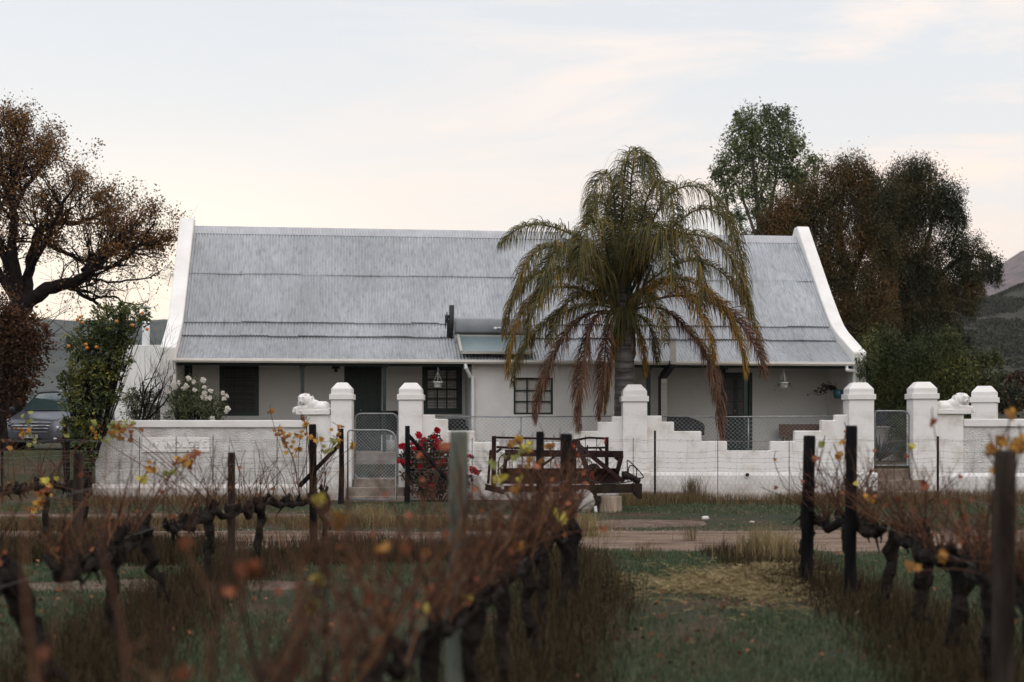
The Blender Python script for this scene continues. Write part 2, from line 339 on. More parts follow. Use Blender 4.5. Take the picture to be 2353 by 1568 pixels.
# hills: heightfields at their real distance
GR = {}
def ridge(name, Y0, depth, pts, m, base=-5, rough=6, seed=0, label=None, nx=160, back=1.0, ny=40):
    """pts: (px, py) crest as seen; the slope rises over depth metres up to the crest"""
    pts = sorted(pts); px = np.linspace(pts[0][0], pts[-1][0], nx); py = np.interp(px, [p[0] for p in pts], [p[1] for p in pts])
    Yc = Y0+depth; crestX = (px-1176.5)*Yc/F; crestZ = 1.6-(py-HZ)*Yc/F
    t = np.linspace(0, 1+back, ny)[:, None]
    Xg = np.repeat(crestX[None], ny, 0); Yg = Y0 + t*depth + Xg*0
    prof = np.where(t <= 1, np.sin(np.clip(t, 0, 1)*math.pi/2)**1.35, 1-0.7*(t-1))
    Zg = base + (crestZ[None]-base)*prof
    nz = fbm(Xg/(depth*0.28), Yg/(depth*0.28), seed, 6)-0.5
    Zg = Zg + rough*nz*np.clip(t*1.5, 0, 1)*np.where(abs(t-1) < 0.06, 0.45, 1.0)
    GR[name] = (Xg, Yg, Zg)
    return tag(link(name, gridmesh(name, np.stack([Xg.ravel(), Yg.ravel(), Zg.ravel()], 1), nx, ny), m), kind='structure')
def hillmat(name, a, b_, sc, c=None):
    m = mat(name, a, 0.98, col2=b_, nscale=sc, ndetail=10, bump=1.0, bscale=sc*3, ramp=(0.38, 0.62), spec=0.05, third=c); return m
M['hill'] = hillmat('scrub_hill', (0.028, 0.028, 0.023), (0.056, 0.053, 0.040), 0.16)
M['hillL'] = hillmat('far_hill', (0.050, 0.055, 0.050), (0.075, 0.080, 0.070), 0.02)
M['mtn'] = hillmat('rocky_mountain', (0.05, 0.045, 0.05), (0.14, 0.105, 0.10), 0.03)
ridge('hill', 260, 420, [(1700, 700), (1950, 735), (2080, 730), (2235, 700), (2353, 650), (2550, 560), (2900, 500), (3600, 480), (4200, 520)], M['hill'], rough=9, seed=4, nx=420, ny=110)
ridge('far_hill', 900, 900, [(-5200, 560), (-2500, 600), (-1400, 640), (-700, 700), (-200, 738), (60, 742), (400, 746), (700, 752), (1200, 780), (1800, 800)], M['hillL'], rough=30, seed=7, nx=420, ny=80)
ridge('mountain', 2300, 1500, [(1900, 730), (2080, 690), (2180, 650), (2262, 618), (2290, 606), (2306, 602), (2316, 594), (2330, 586), (2341, 579), (2353, 577), (2370, 568), (2450, 520), (2600, 470), (2900, 455), (3300, 480)], M['mtn'], rough=70, seed=11, nx=420, ny=110)
def scrub(name, hill, n, size, m, x0, x1, seed):
    rg_ = np.random.default_rng(seed); X, Y, Z = GR[hill]; ny, nx = X.shape; i = rg_.uniform(0, ny//2, n*4); j = rg_.uniform(0, nx-1.01, n*4); ii, jj = i.astype(int), j.astype(int); fi, fj = i-ii, j-jj
    bl = lambda A: (A[ii, jj]*(1-fi)+A[ii+1, jj]*fi)*(1-fj)+(A[ii, jj+1]*(1-fi)+A[ii+1, jj+1]*fi)*fj
    p = np.stack([bl(X), bl(Y), bl(Z)], 1); px = p[:, 0]/p[:, 1]*F+1176.5; k = (px > x0) & (px < x1) & (fbm(p[:, 0]/22, p[:, 1]/22, seed) > 0.42); p = p[k][:n]
    q = np.repeat(p, 5, 0)+rg_.normal(size=(len(p)*5, 3))*size*0.35+np.array([0, 0, size*.2]); d = rg_.normal(size=q.shape)+np.array([0, 0, .8])
    tag(link(name, npmesh(name, leafquads(rg_, q, d, size, 0.9, 0.15), 4), m), kind='stuff')
M['scrub'] = mat('hill_scrub_leaf', (0.022, 0.023, 0.018), 0.9, col2=(0.060, 0.058, 0.038), island=True, ramp=(0, 1), spec=0.1)
scrub('hill_scrub', 'hill', 30000, 0.75, M['scrub'], 1900, 2500, 3)
# unseen ridge added outside the frame at left to keep the farm in shade
sx = np.linspace(-900, 900, 40); syy = np.linspace(-1500, 6500, 120)
A, B = np.meshgrid(sx, syy); hh = (300+55*B/1000)*np.exp(-(A/520)**2)+40*(fbm(A/300, B/300, 5, 5)-0.5)
tag(link('added_shade_ridge', gridmesh('added_shade_ridge', np.stack([(-1900-0.42*B+A).ravel(), B.ravel(), (hh-3).ravel()], 1), len(sx), len(syy)), M['hillL']), kind='structure')
# ------------------------------------------------------------------ farmhouse
TH = R(7.1); OX, OY = -7.72, 32.7; HC, HS = math.cos(TH), math.sin(TH); HL = 16.15
def hp(px, py, v):
    """reference pixel on the plane at depth v of the house -> local (u, z)"""
    t = (px-1176.5)/F; u = (t*(OY+v*HC)-OX+v*HS)/(HC-t*HS); Y = OY+u*HS+v*HC
    return u, 1.6-(py-HZ)*Y/F
def hu(px, v): return hp(px, 0, v)[0]
def hz(px, py, v): return hp(px, py, v)[1]
FL = 1.05; EZ = 3.23; VB = 1.8; RV, RZ = 4.25, 6.78; EV = 0.0
house = thing('farmhouse', 'long white farmhouse with corrugated iron roof and shaded veranda behind the white garden wall', 'house', (OX, OY, 0), TH)
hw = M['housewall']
# back wall of the veranda with real openings
def wall_with_holes(u0, u1, z0, z1, v0, v1, holes, name='wall', m=hw, parent=house):
    us = sorted({u0, u1, *[h[0] for h in holes], *[h[2] for h in holes]}); b = MB()
    for a, c in zip(us[:-1], us[1:]):
        hs = sorted([(h[1], h[3]) for h in holes if h[0] <= a+1e-6 and h[2] >= c-1e-6]); z = z0
        for h0, h1 in hs:
            if h0 > z+1e-4: b.box(a, v0, z, c, v1, h0)
            z = max(z, h1)
        if z < z1-1e-4: b.box(a, v0, z, c, v1, z1)
    return b.build(name, m, parent)
def rect(pxa, pya, pxb, pyb, v):
    u0, z1 = hp(pxa, pya, v); u1, z0 = hp(pxb, pyb, v); return (u0, z0, u1, z1)
w1 = rect(504, 838, 595, 956, VB); w2 = rect(970, 838, 1062, 952, VB); d1 = rect(791, 838, 877, 1037, VB); d2 = rect(1657, 856, 1729, 1040, VB); w0 = rect(414, 838, 442, 892, VB)
d1 = (d1[0], FL, d1[2], d1[3]); d2 = (d2[0], FL, d2[2], d2[3])
top = 3.45
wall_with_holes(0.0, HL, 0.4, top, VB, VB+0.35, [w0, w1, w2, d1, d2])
# dark room behind so the openings read deep
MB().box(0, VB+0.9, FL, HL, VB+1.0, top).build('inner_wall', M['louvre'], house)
# gable end walls
profile = [(-0.05, 3.47), (0.6, 3.77), (1.15, 4.03), (1.45, 4.21), (1.75, 4.47), (2.4, 5.13), (RV, 7.08), (RV+0.28, 7.08)]
def gable(u0, u1, rz):
    top_ = [(v, z+(0.0 if v > 0.5 else 0.0)) for v, z in profile]; top_[-2] = (RV-0.06, rz); top_[-1] = (RV+0.2, rz)
    back = [(RV+0.2+(RV-v), z) for v, z in reversed(profile[:-2])]
    poly = [(-0.02, 0.3)] + top_ + back + [(2*RV+0.2, 0.3)]
    b = MB().prismx(poly, u0, u1); o = b.build('gable_wall', M['plaster'], house, bevel=0.03); return o
gable(-0.36, 0.0, 7.06); gable(HL, HL+0.34, 7.12)
# raised inner fillets where plaster laps on to the sheets
# projecting front room
bu0, bu1 = hu(1084, 0.12), hu(1432, 0.12)
bw = rect(1180, 868, 1271, 953, 0.12)
wall_with_holes(bu0, bu1, 0.4, EZ-0.02, 0.10, 0.36, [bw], m=M['plaster'])
b = MB(); b.box(bu0, 0.36, 0.4, bu0+0.25, VB, EZ+0.1); b.box(bu1-0.25, 0.36, 0.4, bu1, VB, EZ+0.1); b.build('side_wall', hw, house)
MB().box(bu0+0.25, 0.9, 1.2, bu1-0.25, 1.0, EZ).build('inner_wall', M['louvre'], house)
MB().box(bu0+0.06, 0.085, EZ-0.16, bu1, 0.10, EZ-0.03).build('plaster_band', M['plaster'], house, bevel=0.01)
# rear wall closes the house
MB().box(0, 2*RV-0.15, 0.3, HL, 2*RV+0.1, 3.4).build('wall', hw, house)
# roof sheets
def corr(name, prof, u0, u1, lift, m, amp=0.011, pitch=0.076, parent=house, sub=6):
    us = np.arange(u0, u1, pitch/sub); w = np.sin(us*2*math.pi/pitch)*amp*1.3
    rows = []
    for i, (v, z) in enumerate(prof):
        a = prof[max(i-1, 0)]; c = prof[min(i+1, len(prof)-1)]; d = Vector((c[0]-a[0], c[1]-a[1])).normalized(); nx_, nz_ = -d.y, d.x
        h = w+lift + 0.012*(fbm(us*0.8, us*0+v*2, 3)-0.5)
        sh_ = np.floor(us/0.684); jag = (np.sin(sh_*91.7+prof[0][0]*7)*43758.5 % 1.0-0.5)*0.05*(1 if i == 0 else 0); lf = (np.sin(sh_*37.3+lift*90)*9871.3 % 1.0)*0.012*(1 if i <= 1 else 0)
        h = h+lf; rows.append(np.stack([us, v+nx_*h+d.x*jag, z+nz_*h+d.y*jag], 1))
    return link(name, gridmesh(name, np.concatenate(rows), len(us), len(rows)), m, parent)
def roofmat():
    m = bpy.data.materials.new('weathered_corrugated_iron'); m.use_nodes = True; t = m.node_tree; n = t.nodes; l = t.links
    b = n['Principled BSDF']; b.inputs['Roughness'].default_value = 0.42; b.inputs['Metallic'].default_value = 0.4
    tc = n.new('ShaderNodeTexCoord').outputs['Object']
    def noise(sc, stretch, det=5):
        mp = n.new('ShaderNodeMapping'); mp.inputs['Scale'].default_value = stretch; l.new(tc, mp.inputs[0])
        x = n.new('ShaderNodeTexNoise'); x.inputs['Scale'].default_value = sc; x.inputs['Detail'].default_value = det; x.inputs['Roughness'].default_value = 0.65; l.new(mp.outputs[0], x.inputs['Vector']); return x.outputs[0]
    def ramp(src, els):
        r = n.new('ShaderNodeValToRGB'); e = r.color_ramp.elements
        e[0].position, e[0].color = els[0][0], (*els[0][1], 1); e[1].position, e[1].color = els[-1][0], (*els[-1][1], 1)
        for p, c in els[1:-1]: k = e.new(p); k.color = (*c, 1)
        l.new(src, r.inputs[0]); return r.outputs[0]
    def mix(f, a, b_, mode='MIX'):
        x = n.new('ShaderNodeMix'); x.data_type = 'RGBA'; x.blend_type = mode
        for i, v in ((0, f), (6, a), (7, b_)):
            if isinstance(v, float): x.inputs[i].default_value = v
            elif isinstance(v, tuple): x.inputs[i].default_value = (*v, 1)
            else: l.new(v, x.inputs[i])
        return x.outputs[2]
    streak = ramp(noise(5.0, (2.6, 0.7, 0.7), 8), [(0.25, (0.20, 0.205, 0.215)), (0.44, (0.33, 0.34, 0.36)), (0.72, (0.43, 0.44, 0.46))])
    patch = ramp(noise(0.5, (1.0, 0.6, 0.6), 7), [(0.34, (0.76, 0.76, 0.745)), (0.60, (1.04, 1.04, 1.03))])
    c = mix(1.0, streak, patch, 'MULTIPLY')
    fleck = ramp(noise(16, (1.4, 0.25, 0.25), 3), [(0.59, (0, 0, 0)), (0.69, (1, 1, 1))])
    fm = n.new('ShaderNodeMath'); fm.operation = 'MULTIPLY'; l.new(fleck, fm.inputs[0]); fm.inputs[1].default_value = 0.45
    c = mix(fm.outputs[0], c, (0.13, 0.125, 0.125))
    sheet = n.new('ShaderNodeTexBrick')
    mp = n.new('ShaderNodeMapping'); mp.inputs['Rotation'].default_value = (0, 0, 0); l.new(tc, mp.inputs[0]); l.new(mp.outputs[0], sheet.inputs['Vector'])
    sheet.inputs['Scale'].default_value = 1.0; sheet.inputs['Brick Width'].default_value = 0.68; sheet.inputs['Row Height'].default_value = 1.9; sheet.inputs['Mortar Size'].default_value = 0.0
    sheet.inputs['Color1'].default_value = (0.93, 0.93, 0.93, 1); sheet.inputs['Color2'].default_value = (1.06, 1.06, 1.06, 1); sheet.inputs['Bias'].default_value = 0.0
    c = mix(0.75, c, sheet.outputs[0], 'MULTIPLY')
    l.new(c, b.inputs['Base Color']); return m
M['roof'] = roofmat()
def lerp(a, b, t): return (a[0]+(b[0]-a[0])*t, a[1]+(b[1]-a[1])*t)
E0, E1, E2, E3 = (-0.10, 3.19), (1.2, 3.85), (1.72, 4.22), (RV, RZ)
mid = lerp(E2, E3, 0.50)
corr('roof', [lerp(mid, E3, t) for t in (-0.04, 0, 0.3, 0.6, 1.0)], 0.0, HL, 0.051, M['roof'])
corr('roof', [lerp(E2, mid, t) for t in (-0.05, 0.0, 0.4, 0.75, 1.03)], 0.0, HL, 0.044, M['roof'])
corr('roof', [lerp(E1, E2, t) for t in (-0.10, 0, 0.5, 1.10)], 0.0, HL, 0.006, M['roof'], amp=0.013)
corr('roof', [lerp(E0, E1, t) for t in (0, 0.5, 1.0, 1.08)], 0.0, HL, -0.030, M['roof'], amp=0.013)
corr('roof', [(2*RV-v, z) for v, z in (E3, E2, E0)], 0.0, HL, 0.0, M['roof'], sub=3)
b = MB(); b.add([(0, RV-0.22, RZ-0.14), (HL, RV-0.22, RZ-0.14), (HL, RV, RZ+0.085), (0, RV, RZ+0.085), (HL, RV+0.22, RZ-0.14), (0, RV+0.22, RZ-0.14)], [(0, 1, 2, 3), (3, 2, 4, 5)])
rc = b.build('ridge_cap', mat('ridge_flashing', (0.34, 0.34, 0.36), 0.5, metal=0.2, col2=(0.42, 0.42, 0.44), nscale=3), house)
sm = rc.modifiers.new('s', 'SOLIDIFY'); sm.thickness = 0.01
# ceiling under the veranda roof (dark timber), beam and posts
b = MB(); b.add([(0, 0.0, EZ-0.10), (HL, 0.0, EZ-0.10), (HL, VB, 3.45), (0, VB, 3.45)], [(0, 3, 2, 1)]); b.build('soffit', M['wood'], house)
b = MB(); b.box(0.0, 0.10, EZ-0.17, bu0-0.01, 0.20, EZ-0.05); b.box(bu1+0.01, 0.10, EZ-0.17, HL, 0.20, EZ-0.05); b.build('beam', M['green'], house)
for px in (695, 883, 1490, 1712):
    u = hu(px, 0.18); q = MB().box(u-0.042, 0.13, FL-0.03, u+0.042, 0.215, EZ-0.17); q.box(u-0.065, 0.11, EZ-0.21, u+0.065, 0.235, EZ-0.172)
    q.build('veranda_post', M['green'], house)
# veranda floor
MB().box(-0.02, -0.02, 0.2, bu0-0.002, VB, FL).build('veranda_floor', M['concrete'], house, bevel=0.02)
MB().box(bu1+0.002, -0.02, 0.2, HL-0.002, VB, FL).build('veranda_floor', M['concrete'], house, bevel=0.02)
# gutter and downpipes
b = MB(); g = [(-0.24, EZ-0.02), (-0.24, EZ-0.075), (-0.20, EZ-0.115), (-0.13, EZ-0.115), (-0.10, EZ-0.09), (-0.10, EZ-0.02), (-0.115, EZ-0.02), (-0.115, EZ-0.08), (-0.19, EZ-0.10), (-0.225, EZ-0.07), (-0.225, EZ-0.02)]
b.prismx(g, -0.05, HL-0.02); 
for k in range(22):
    u = 0.3+k*0.73; b.box(u, -0.246, EZ-0.085, u+0.02, -0.24, EZ-0.01)
b.build('gutter', M['gutter'], house, bevel=0.004)
def dp(pts, name='downpipe'):
    b = MB(); b.tube(pts, 0.042, 10)
    for p in pts[1:-1]: b.ball(p, 0.05, 8, 6)
    b.build(name, M['pvc'], house, smooth=True)
def hq(px, py, v): u, z = hp(px, py, v); return (u, v, z)
dp([hq(1069, 834, -0.17), hq(1071, 846, -0.17), hq(1080, 864, 0.0), hq(1086, 869, 0.02), hq(1087, 960, 0.04), hq(1087, 1040, 0.04)])
dp([hq(1945, 836, -0.17), hq(1946, 850, -0.17), hq(1962, 853, -0.05), hq(1970, 860, 0.0), hq(1973, 900, 0.0), hq(1974, 1000, 0.0)])
# windows: frame, sashes, glass, blinds
def window(r, v, cols, rows, pane, border=0.07, bars=None, label=None, sill=True, wide=0.0):
    u0, z0, u1, z1 = r; b = MB(); vf = v+0.03
    b.box(u0, vf, z0, u0+border, vf+0.08, z1); b.box(u1-border, vf, z0, u1, vf+0.08, z1); b.box(u0+border, vf, z1-border, u1-border, vf+0.08, z1); b.box(u0+border, vf, z0, u1-border, vf+0.08, z0+border)
    fr = b.build('window', M['green'], house)
    if label: fr['label'] = label
    a0, a1, c0, c1 = u0+border, u1-border, z0+border, z1-border
    q = MB(); t = 0.016
    for i in range(1, cols): x = a0+(a1-a0)*i/cols; q.box(x-t, vf+0.02, c0, x+t, vf+0.055, c1)
    for j in range(1, rows): z = c0+(c1-c0)*j/rows; tt = t*(1.7 if j == rows//2 and rows > 3 else 1); q.box(a0, vf+0.023, z-tt, a1, vf+0.058, z+tt)
    q.build('sash', M['green'], fr)
    if bars:
        q = MB(); rws = bars; 
        for j in range(rws+1):
            z = c0+(c1-c0)*j/rws; q.box(a0, vf-0.012, z-0.005, a1, vf-0.002, z+0.005)
            if j < rws:
                nn = 2 if j % 2 else 3
                for i in range(1, nn+1):
                    x = a0+(a1-a0)*(i-(0.5 if j % 2 else 0.25))/nn; q.box(x-0.005, vf-0.014, z, x+0.005, vf-0.004, c0+(c1-c0)*(j+1)/rws)
        q.build('burglar_bars', M['black'], fr)
    MB().box(a0, vf+0.06, c0, a1, vf+0.064, c1).build('blind', pane, fr)
    if sill: MB().box(u0-0.04, v-0.05, z0-0.10, u1+0.06, v+0.03, z0-0.003).build('sill', hw, fr, bevel=0.01)
    return fr
window(w1, VB, 3, 5, M['louvre'], 0.11, bars=14, label='window with dark slatted shades at the left end of the veranda')
window(w2, VB, 3, 4, M['blind'], 0.14, bars=14, label='window with pale blind behind brick pattern burglar bars', sill=False)
window(w0, VB, 1, 2, M['glass'], 0.06, sill=False)
window(bw, 0.12, 3, 3, M['blind'], 0.045, label='small square window with nine panes in the projecting room', sill=False)
# doors
def door(r, glazed):
    u0, z0, u1, z1 = r; b = MB(); v = VB+0.02; bd = 0.08
    b.box(u0, v, z0, u0+bd, v+0.09, z1); b.box(u1-bd, v, z0, u1, v+0.09, z1); b.box(u0+bd, v, z1-bd, u1-bd, v+0.09, z1)
    d = b.build('door', M['green'], house)
    mid_ = (u0+u1)/2
    for a, c in ((u0+bd+0.003, mid_-0.003), (mid_+0.003, u1-bd-0.003)):
        q = MB(); zt = z0+0.9 if glazed else z0
        if glazed:
            q.box(a, v+0.04, z0, c, v+0.08, zt); q.box(a, v+0.04, zt, a+0.05, v+0.08, z1-bd); q.box(c-0.05, v+0.04, zt, c, v+0.08, z1-bd); q.box(a+0.05, v+0.04, z1-bd-0.06, c-0.05, v+0.08, z1-bd)
            for j in (1, 2): zz = zt+(z1-bd-zt)*j/3; q.box(a+0.05, v+0.042, zz-0.012, c-0.05, v+0.075, zz+0.012)
        else:
            q.box(a, v+0.045, z0, c, v+0.08, z1-bd)
            for j in range(3): x = a+(c-a)*(j+0.5)/3; q.box(x-0.004, v+0.04, z0+0.1, x+0.004, v+0.045, z1-bd-0.1)
            q.box(a+0.03, v+0.035, z0+0.85, c-0.03, v+0.045, z0+0.95)
        q.build('door_leaf', M['green'], d)
        if glazed: MB().box(a+0.05, v+0.07, zt, c-0.05, v+0.074, z1-bd-0.06).build('pane', mat('lace_behind_glass', (0.12, 0.12, 0.11), 0.5, col2=(0.035, 0.037, 0.035), nscale=10, stretch=(6, 1, 1)), d)
    MB().ball((mid_-0.05, v+0.02, z0+1.0), 0.022, 8, 6).build('handle', M['steel'], d, smooth=True)
door(d1, False); door(d2, True)
u = hu(878, VB); MB().box(d1[2]+0.004, VB-0.03, FL, d1[2]+0.09, VB-0.001, d1[3]).build('door_trim', M['plaster'], house)
# wall lamps under the veranda
def lamp(px, py, lab):
    u, z = hp(px, py, VB-0.05); b = MB(); b.box(u-0.10, VB-0.13, z-0.05, u+0.10, VB-0.002, z+0.05); b.box(u-0.04, VB-0.10, z-0.13, u+0.04, VB-0.02, z-0.052)
    o = b.build('wall_lamp', M['black'], house, bevel=0.01); o['label'] = lab
    MB().box(u-0.07, VB-0.137, z-0.03, u+0.07, VB-0.131, z+0.03).build('lens', M['glass'], o)
lamp(772, 843, 'black wall lamp left of the front door'); lamp(1663, 845, 'black floodlight above the right veranda door')
# step in front of the house along the gateway path
SU = (hu(800, -0.1), hu(925, -0.1))
# solar water heater on the roof
def rz_at(v):
    if v <= 1.2: return E0[1]+(v-E0[0])*(E1[1]-E0[1])/(E1[0]-E0[0])
    if v <= 1.72: return E1[1]+(v-1.2)*(E2[1]-E1[1])/0.52
    return E2[1]+(v-1.72)*(E3[1]-E2[1])/(RV-1.72)
sh = thing('solar_water_heater', 'grey solar geyser with dented tank and blue green glass panel lying on the iron roof', 'water heater', (OX, OY, 0), TH)
pa = [hp(1048, 771, 0.95), hp(1210, 771, 0.95)]; pb = [hp(1060, 816, 0.06), hp(1226, 816, 0.06)]
za, zb = rz_at(0.95)+0.10, rz_at(0.04)+0.13
ua0, ua1, ub0, ub1 = pb[0][0], pb[1][0], pb[0][0], pb[1][0]
panM = mat('collector_glass', (0.10, 0.145, 0.155), 0.3, col2=(0.145, 0.19, 0.20), nscale=1.2, stretch=(1, 0.4, 0.4), spec=0.6)
alu = mat('dull_aluminium', (0.32, 0.31, 0.28), 0.5, col2=(0.42, 0.41, 0.38), nscale=4)
MB().add([(ub0, 0.04, zb), (ub1, 0.04, zb), (ua1, 0.95, za+0.02), (ua0, 0.95, za+0.02)], [(0, 1, 2, 3)]).build('glass_panel', panM, sh)
fr = MB()
for a, c in (((ub0, 0.03, zb), (ub1, 0.03, zb)), ((ub0, 0.03, zb), (ua0, 0.97, za+0.02)), ((ub1, 0.03, zb), (ua1, 0.97, za+0.02)), ((ua0, 0.97, za+0.02), (ua1, 0.97, za+0.02))): fr.bar(a, c, 0.06, 0.085)
fr.build('frame', alu, sh)
tm = mat('grey_tank', (0.23, 0.24, 0.26), 0.5, col2=(0.30, 0.31, 0.33), nscale=2, bump=1.6, bscale=2.5)
tx0 = hu(1042, 1.15); tx1 = ub1+0.10; zt = (hz(1100, 727, 1.15)+hz(1100, 771, 1.0))/2; b = MB(); tr_ = 0.225; n_ = 18
for i, (x, rr) in enumerate(((tx0, 0.6), (tx0+0.02, 0.9), (tx0+0.06, 1.0), (tx1-0.06, 1.0), (tx1-0.02, 0.9), (tx1, 0.6))):
    for k in range(n_):
        t = 2*math.pi*k/n_; sq = 1/max(abs(math.cos(t)), abs(math.sin(t)))**0.45
        b.v.append((x, 1.15+tr_*rr*math.cos(t)*sq, zt+0.215*rr*math.sin(t)*sq))
for i in range(5):
    for k in range(n_): b.f.append((i*n_+k, i*n_+(k+1) % n_, (i+1)*n_+(k+1) % n_, (i+1)*n_+k))
b.f += [tuple(range(n_)), tuple(range(5*n_, 6*n_))]
b.build('tank', tm, sh, smooth=True, bevel=0.01)
MB().box(tx0-0.004, 0.96, zt-0.10, tx1+0.004, 1.34, zt-0.085).build('seam', tm, sh)
for k, (dxx, w) in enumerate(((0.98, 0.055), (1.06, 0.03), (1.12, 0.022), (1.16, 0.03), (1.20, 0.02))):
    pass
q = MB(); q.ball((tx0+1.0, 0.905, zt-0.07), (0.045, 0.012, 0.035), 10, 6); q.tube([(tx0+1.02, 0.905, zt-0.07), (tx0+1.1, 0.905, zt-0.055), (tx0+1.17, 0.905, zt-0.08), (tx0+1.27, 0.905, zt-0.065)], 0.016, 6)
q.build('badge', M['pvc'], sh, smooth=True)
q = MB(); v = 1.15
def hv(px, py): return hq(px, py, v-0.25)
q.tube([hv(1038, 702), hv(1037, 745), hv(1035, 772)], 0.062, 10)
q.tube([hv(1028, 728), hv(1030, 728), hv(1037, 729)], 0.045, 8); q.tube([hv(1026, 724), hv(1026, 733), hv(1031, 745), hv(1030, 773), hv(1040, 775)], 0.042, 8); q.tube([hv(1024, 735), hv(1023, 756)], [0.02, 0.01], 6); q.tube([hv(1027, 718), hv(1027, 728)], 0.014, 6)
q.build('lagged_pipe', M['black'], sh, smooth=True)
MB().box(tx0+0.0, 0.93, zt-0.42, tx0+0.14, 1.02, zt-0.24).build('junction_box', alu, sh, bevel=0.01)
# dish aerial behind the left gable
da = thing('dish_aerial', 'round grid dish aerial fixed behind the left gable', 'aerial', (0, 0, 0)); dc = P(398, 634, 37.2); b = MB(); q = MB(); rr = 0.30
for k in range(1, 6): b.tube([dc+Vector((math.cos(t)*rr*k/5, (k/5)**2*-0.05, math.sin(t)*rr*k/5)) for t in np.linspace(0, 2*math.pi, 25)], 0.004, 3, False)
for k in range(24): t = 2*math.pi*k/24; b.tube([dc, dc+Vector((math.cos(t)*rr, -0.05, math.sin(t)*rr))], 0.003, 3, False)
b.build('dish', M['gutter'], da)
for t in (0.4, 2.3, 4.3): q.bar(dc+Vector((math.cos(t)*rr, -0.06, math.sin(t)*rr)), dc+Vector((0, -0.25, 0)), 0.018)
q.box(dc.x-0.03, dc.y-0.28, dc.z-0.03, dc.x+0.03, dc.y-0.22, dc.z+0.03); q.bar(dc, dc+Vector((0.4, 0.3, -0.15)), 0.04); q.build('bracket', M['gutter'], da)
# white outbuilding at the left with its own flue
ob = thing('outbuilding', 'low white plastered outbuilding with stepped parapet beside the left gable', 'building', (0, 0, 0)); Yb = 38.6
b = MB(); b.prism([(X_(263, Yb), 0.7), (X_(400, Yb), 0.7), (X_(400, Yb), Z_(793, Yb)), (X_(290, Yb), Z_(793, Yb)), (X_(286, Yb), Z_(822, Yb)), (X_(284, Yb), Z_(855, Yb)), (X_(263, Yb), Z_(858, Yb))], Yb, Yb+4)
b.build('wall', M['plaster'], ob, bevel=0.02)
b = MB(); b.box(X_(374, 36.6), 36.6, Z_(805, 36.6), X_(402, 36.6), 38.5, Z_(785, 36.6)); b.prism([(X_(300, 37.6), 0.7), (X_(392, 37.6), 0.7), (X_(392, 37.6), Z_(893, 37.6)), (X_(300, 37.6), Z_(893, 37.6))], 37.6, 38.5); b.build('annex_wall', M['plaster'], ob, bevel=0.02)
b = MB(); c_ = P(335, 793, Yb+0.5); b.tube([c_-Vector((0, 0, 0.2)), (c_.x, c_.y, Z_(712, Yb))], 0.105, 14); b.build('flue', M['pvc'], ob, smooth=True)
b = MB(); zt2 = Z_(705, Yb); b.lathe((c_.x, c_.y, zt2), [(0.14, -0.02), (0.15, 0.01), (0.02, 0.075)], 14); b.tube([(c_.x, c_.y, zt2-0.1), (c_.x, c_.y, zt2)], 0.03, 6); b.build('cowl', M['galv'], ob)
# hanging pots, planter, bench, cooker, chairs on the veranda
def hw_(u, v, z): return Vector((OX+u*HC-v*HS, OY+u*HS+v*HC, z))
M['plant'] = mat('pot_plant_leaf', (0.05, 0.07, 0.02), 0.7, col2=(0.13, 0.14, 0.06), island=True, ramp=(0, 1))
rng = np.random.default_rng(5); rnd = random.Random(5)
def hanging(px, pyh, pyp, lab, nleaf, trail):
    u, zh = hp(px, pyh, 0.15); zp = hz(px, pyp, 0.15); c = hw_(u, 0.15, zp); o = thing('hanging_basket', lab, 'plant pot', c, 0, 'hanging baskets under the veranda')
    MB().lathe((0, 0, -0.07), [(0.075, -0.06), (0.085, -0.05), (0.10, 0.05), (0.122, 0.055), (0.122, 0.075), (0.10, 0.07)], 16).build('pot', M['pvc'], o, smooth=True)
    b = MB(); h = zh-c.z
    for k in range(3): t = 2*math.pi*k/3+0.6; b.tube([(0.115*math.cos(t), 0.115*math.sin(t), 0), (0, 0, h*0.82)], 0.006, 4)
    b.tube([(0, 0, h*0.8), (0, 0, h*0.93), (0.03, 0, h*0.97), (0.0, 0, h+0.04)], 0.008, 5); b.tube([(0, 0, h*0.95), (0, 0, EZ-0.17-c.z+0.01)], 0.004, 4); b.build('hanger', M['pvc'], o)
    cen = []; dr = []
    for k in range(nleaf):
        t = rng.uniform(0, 6.28); d = Vector((math.cos(t), math.sin(t), rng.uniform(0.2, 1.2))).normalized(); L_ = rng.uniform(0.1, 0.24)*(1+trail*0.3)
        for s in np.linspace(0.1, 1, 7): p = d*L_*s + Vector((0, 0, -0.35*L_*s*s*3*(0.4+trail))); cen.append(p); dr.append(d+Vector((rng.normal()*0.6, rng.normal()*0.6, rng.normal()*0.5)))
    link('foliage', npmesh('foliage', leafquads(rng, np.array(cen), np.array(dr), 0.045, 0.4), 4), M['plant'], o)
hanging(1006, 850, 878, 'white hanging basket with sparse trailing plant in front of the barred window', 16, 1.0)
hanging(1801, 851, 879, 'white hanging basket with bushy spider plant right of the glazed door', 34, 0.7)
o = thing('wall_planter', 'teal planter with dry dark stems on the right end wall of the veranda', 'planter', hw_(HL-0.16, 0.55, hz(1935, 905, 0.5)))
MB().lathe((0, 0, -0.12), [(0.09, 0), (0.12, 0.05), (0.14, 0.22), (0.13, 0.22)], 14).build('pot', mat('teal_glaze', (0.03, 0.08, 0.10), 0.3), o, smooth=True)
b = MB(); cen = []
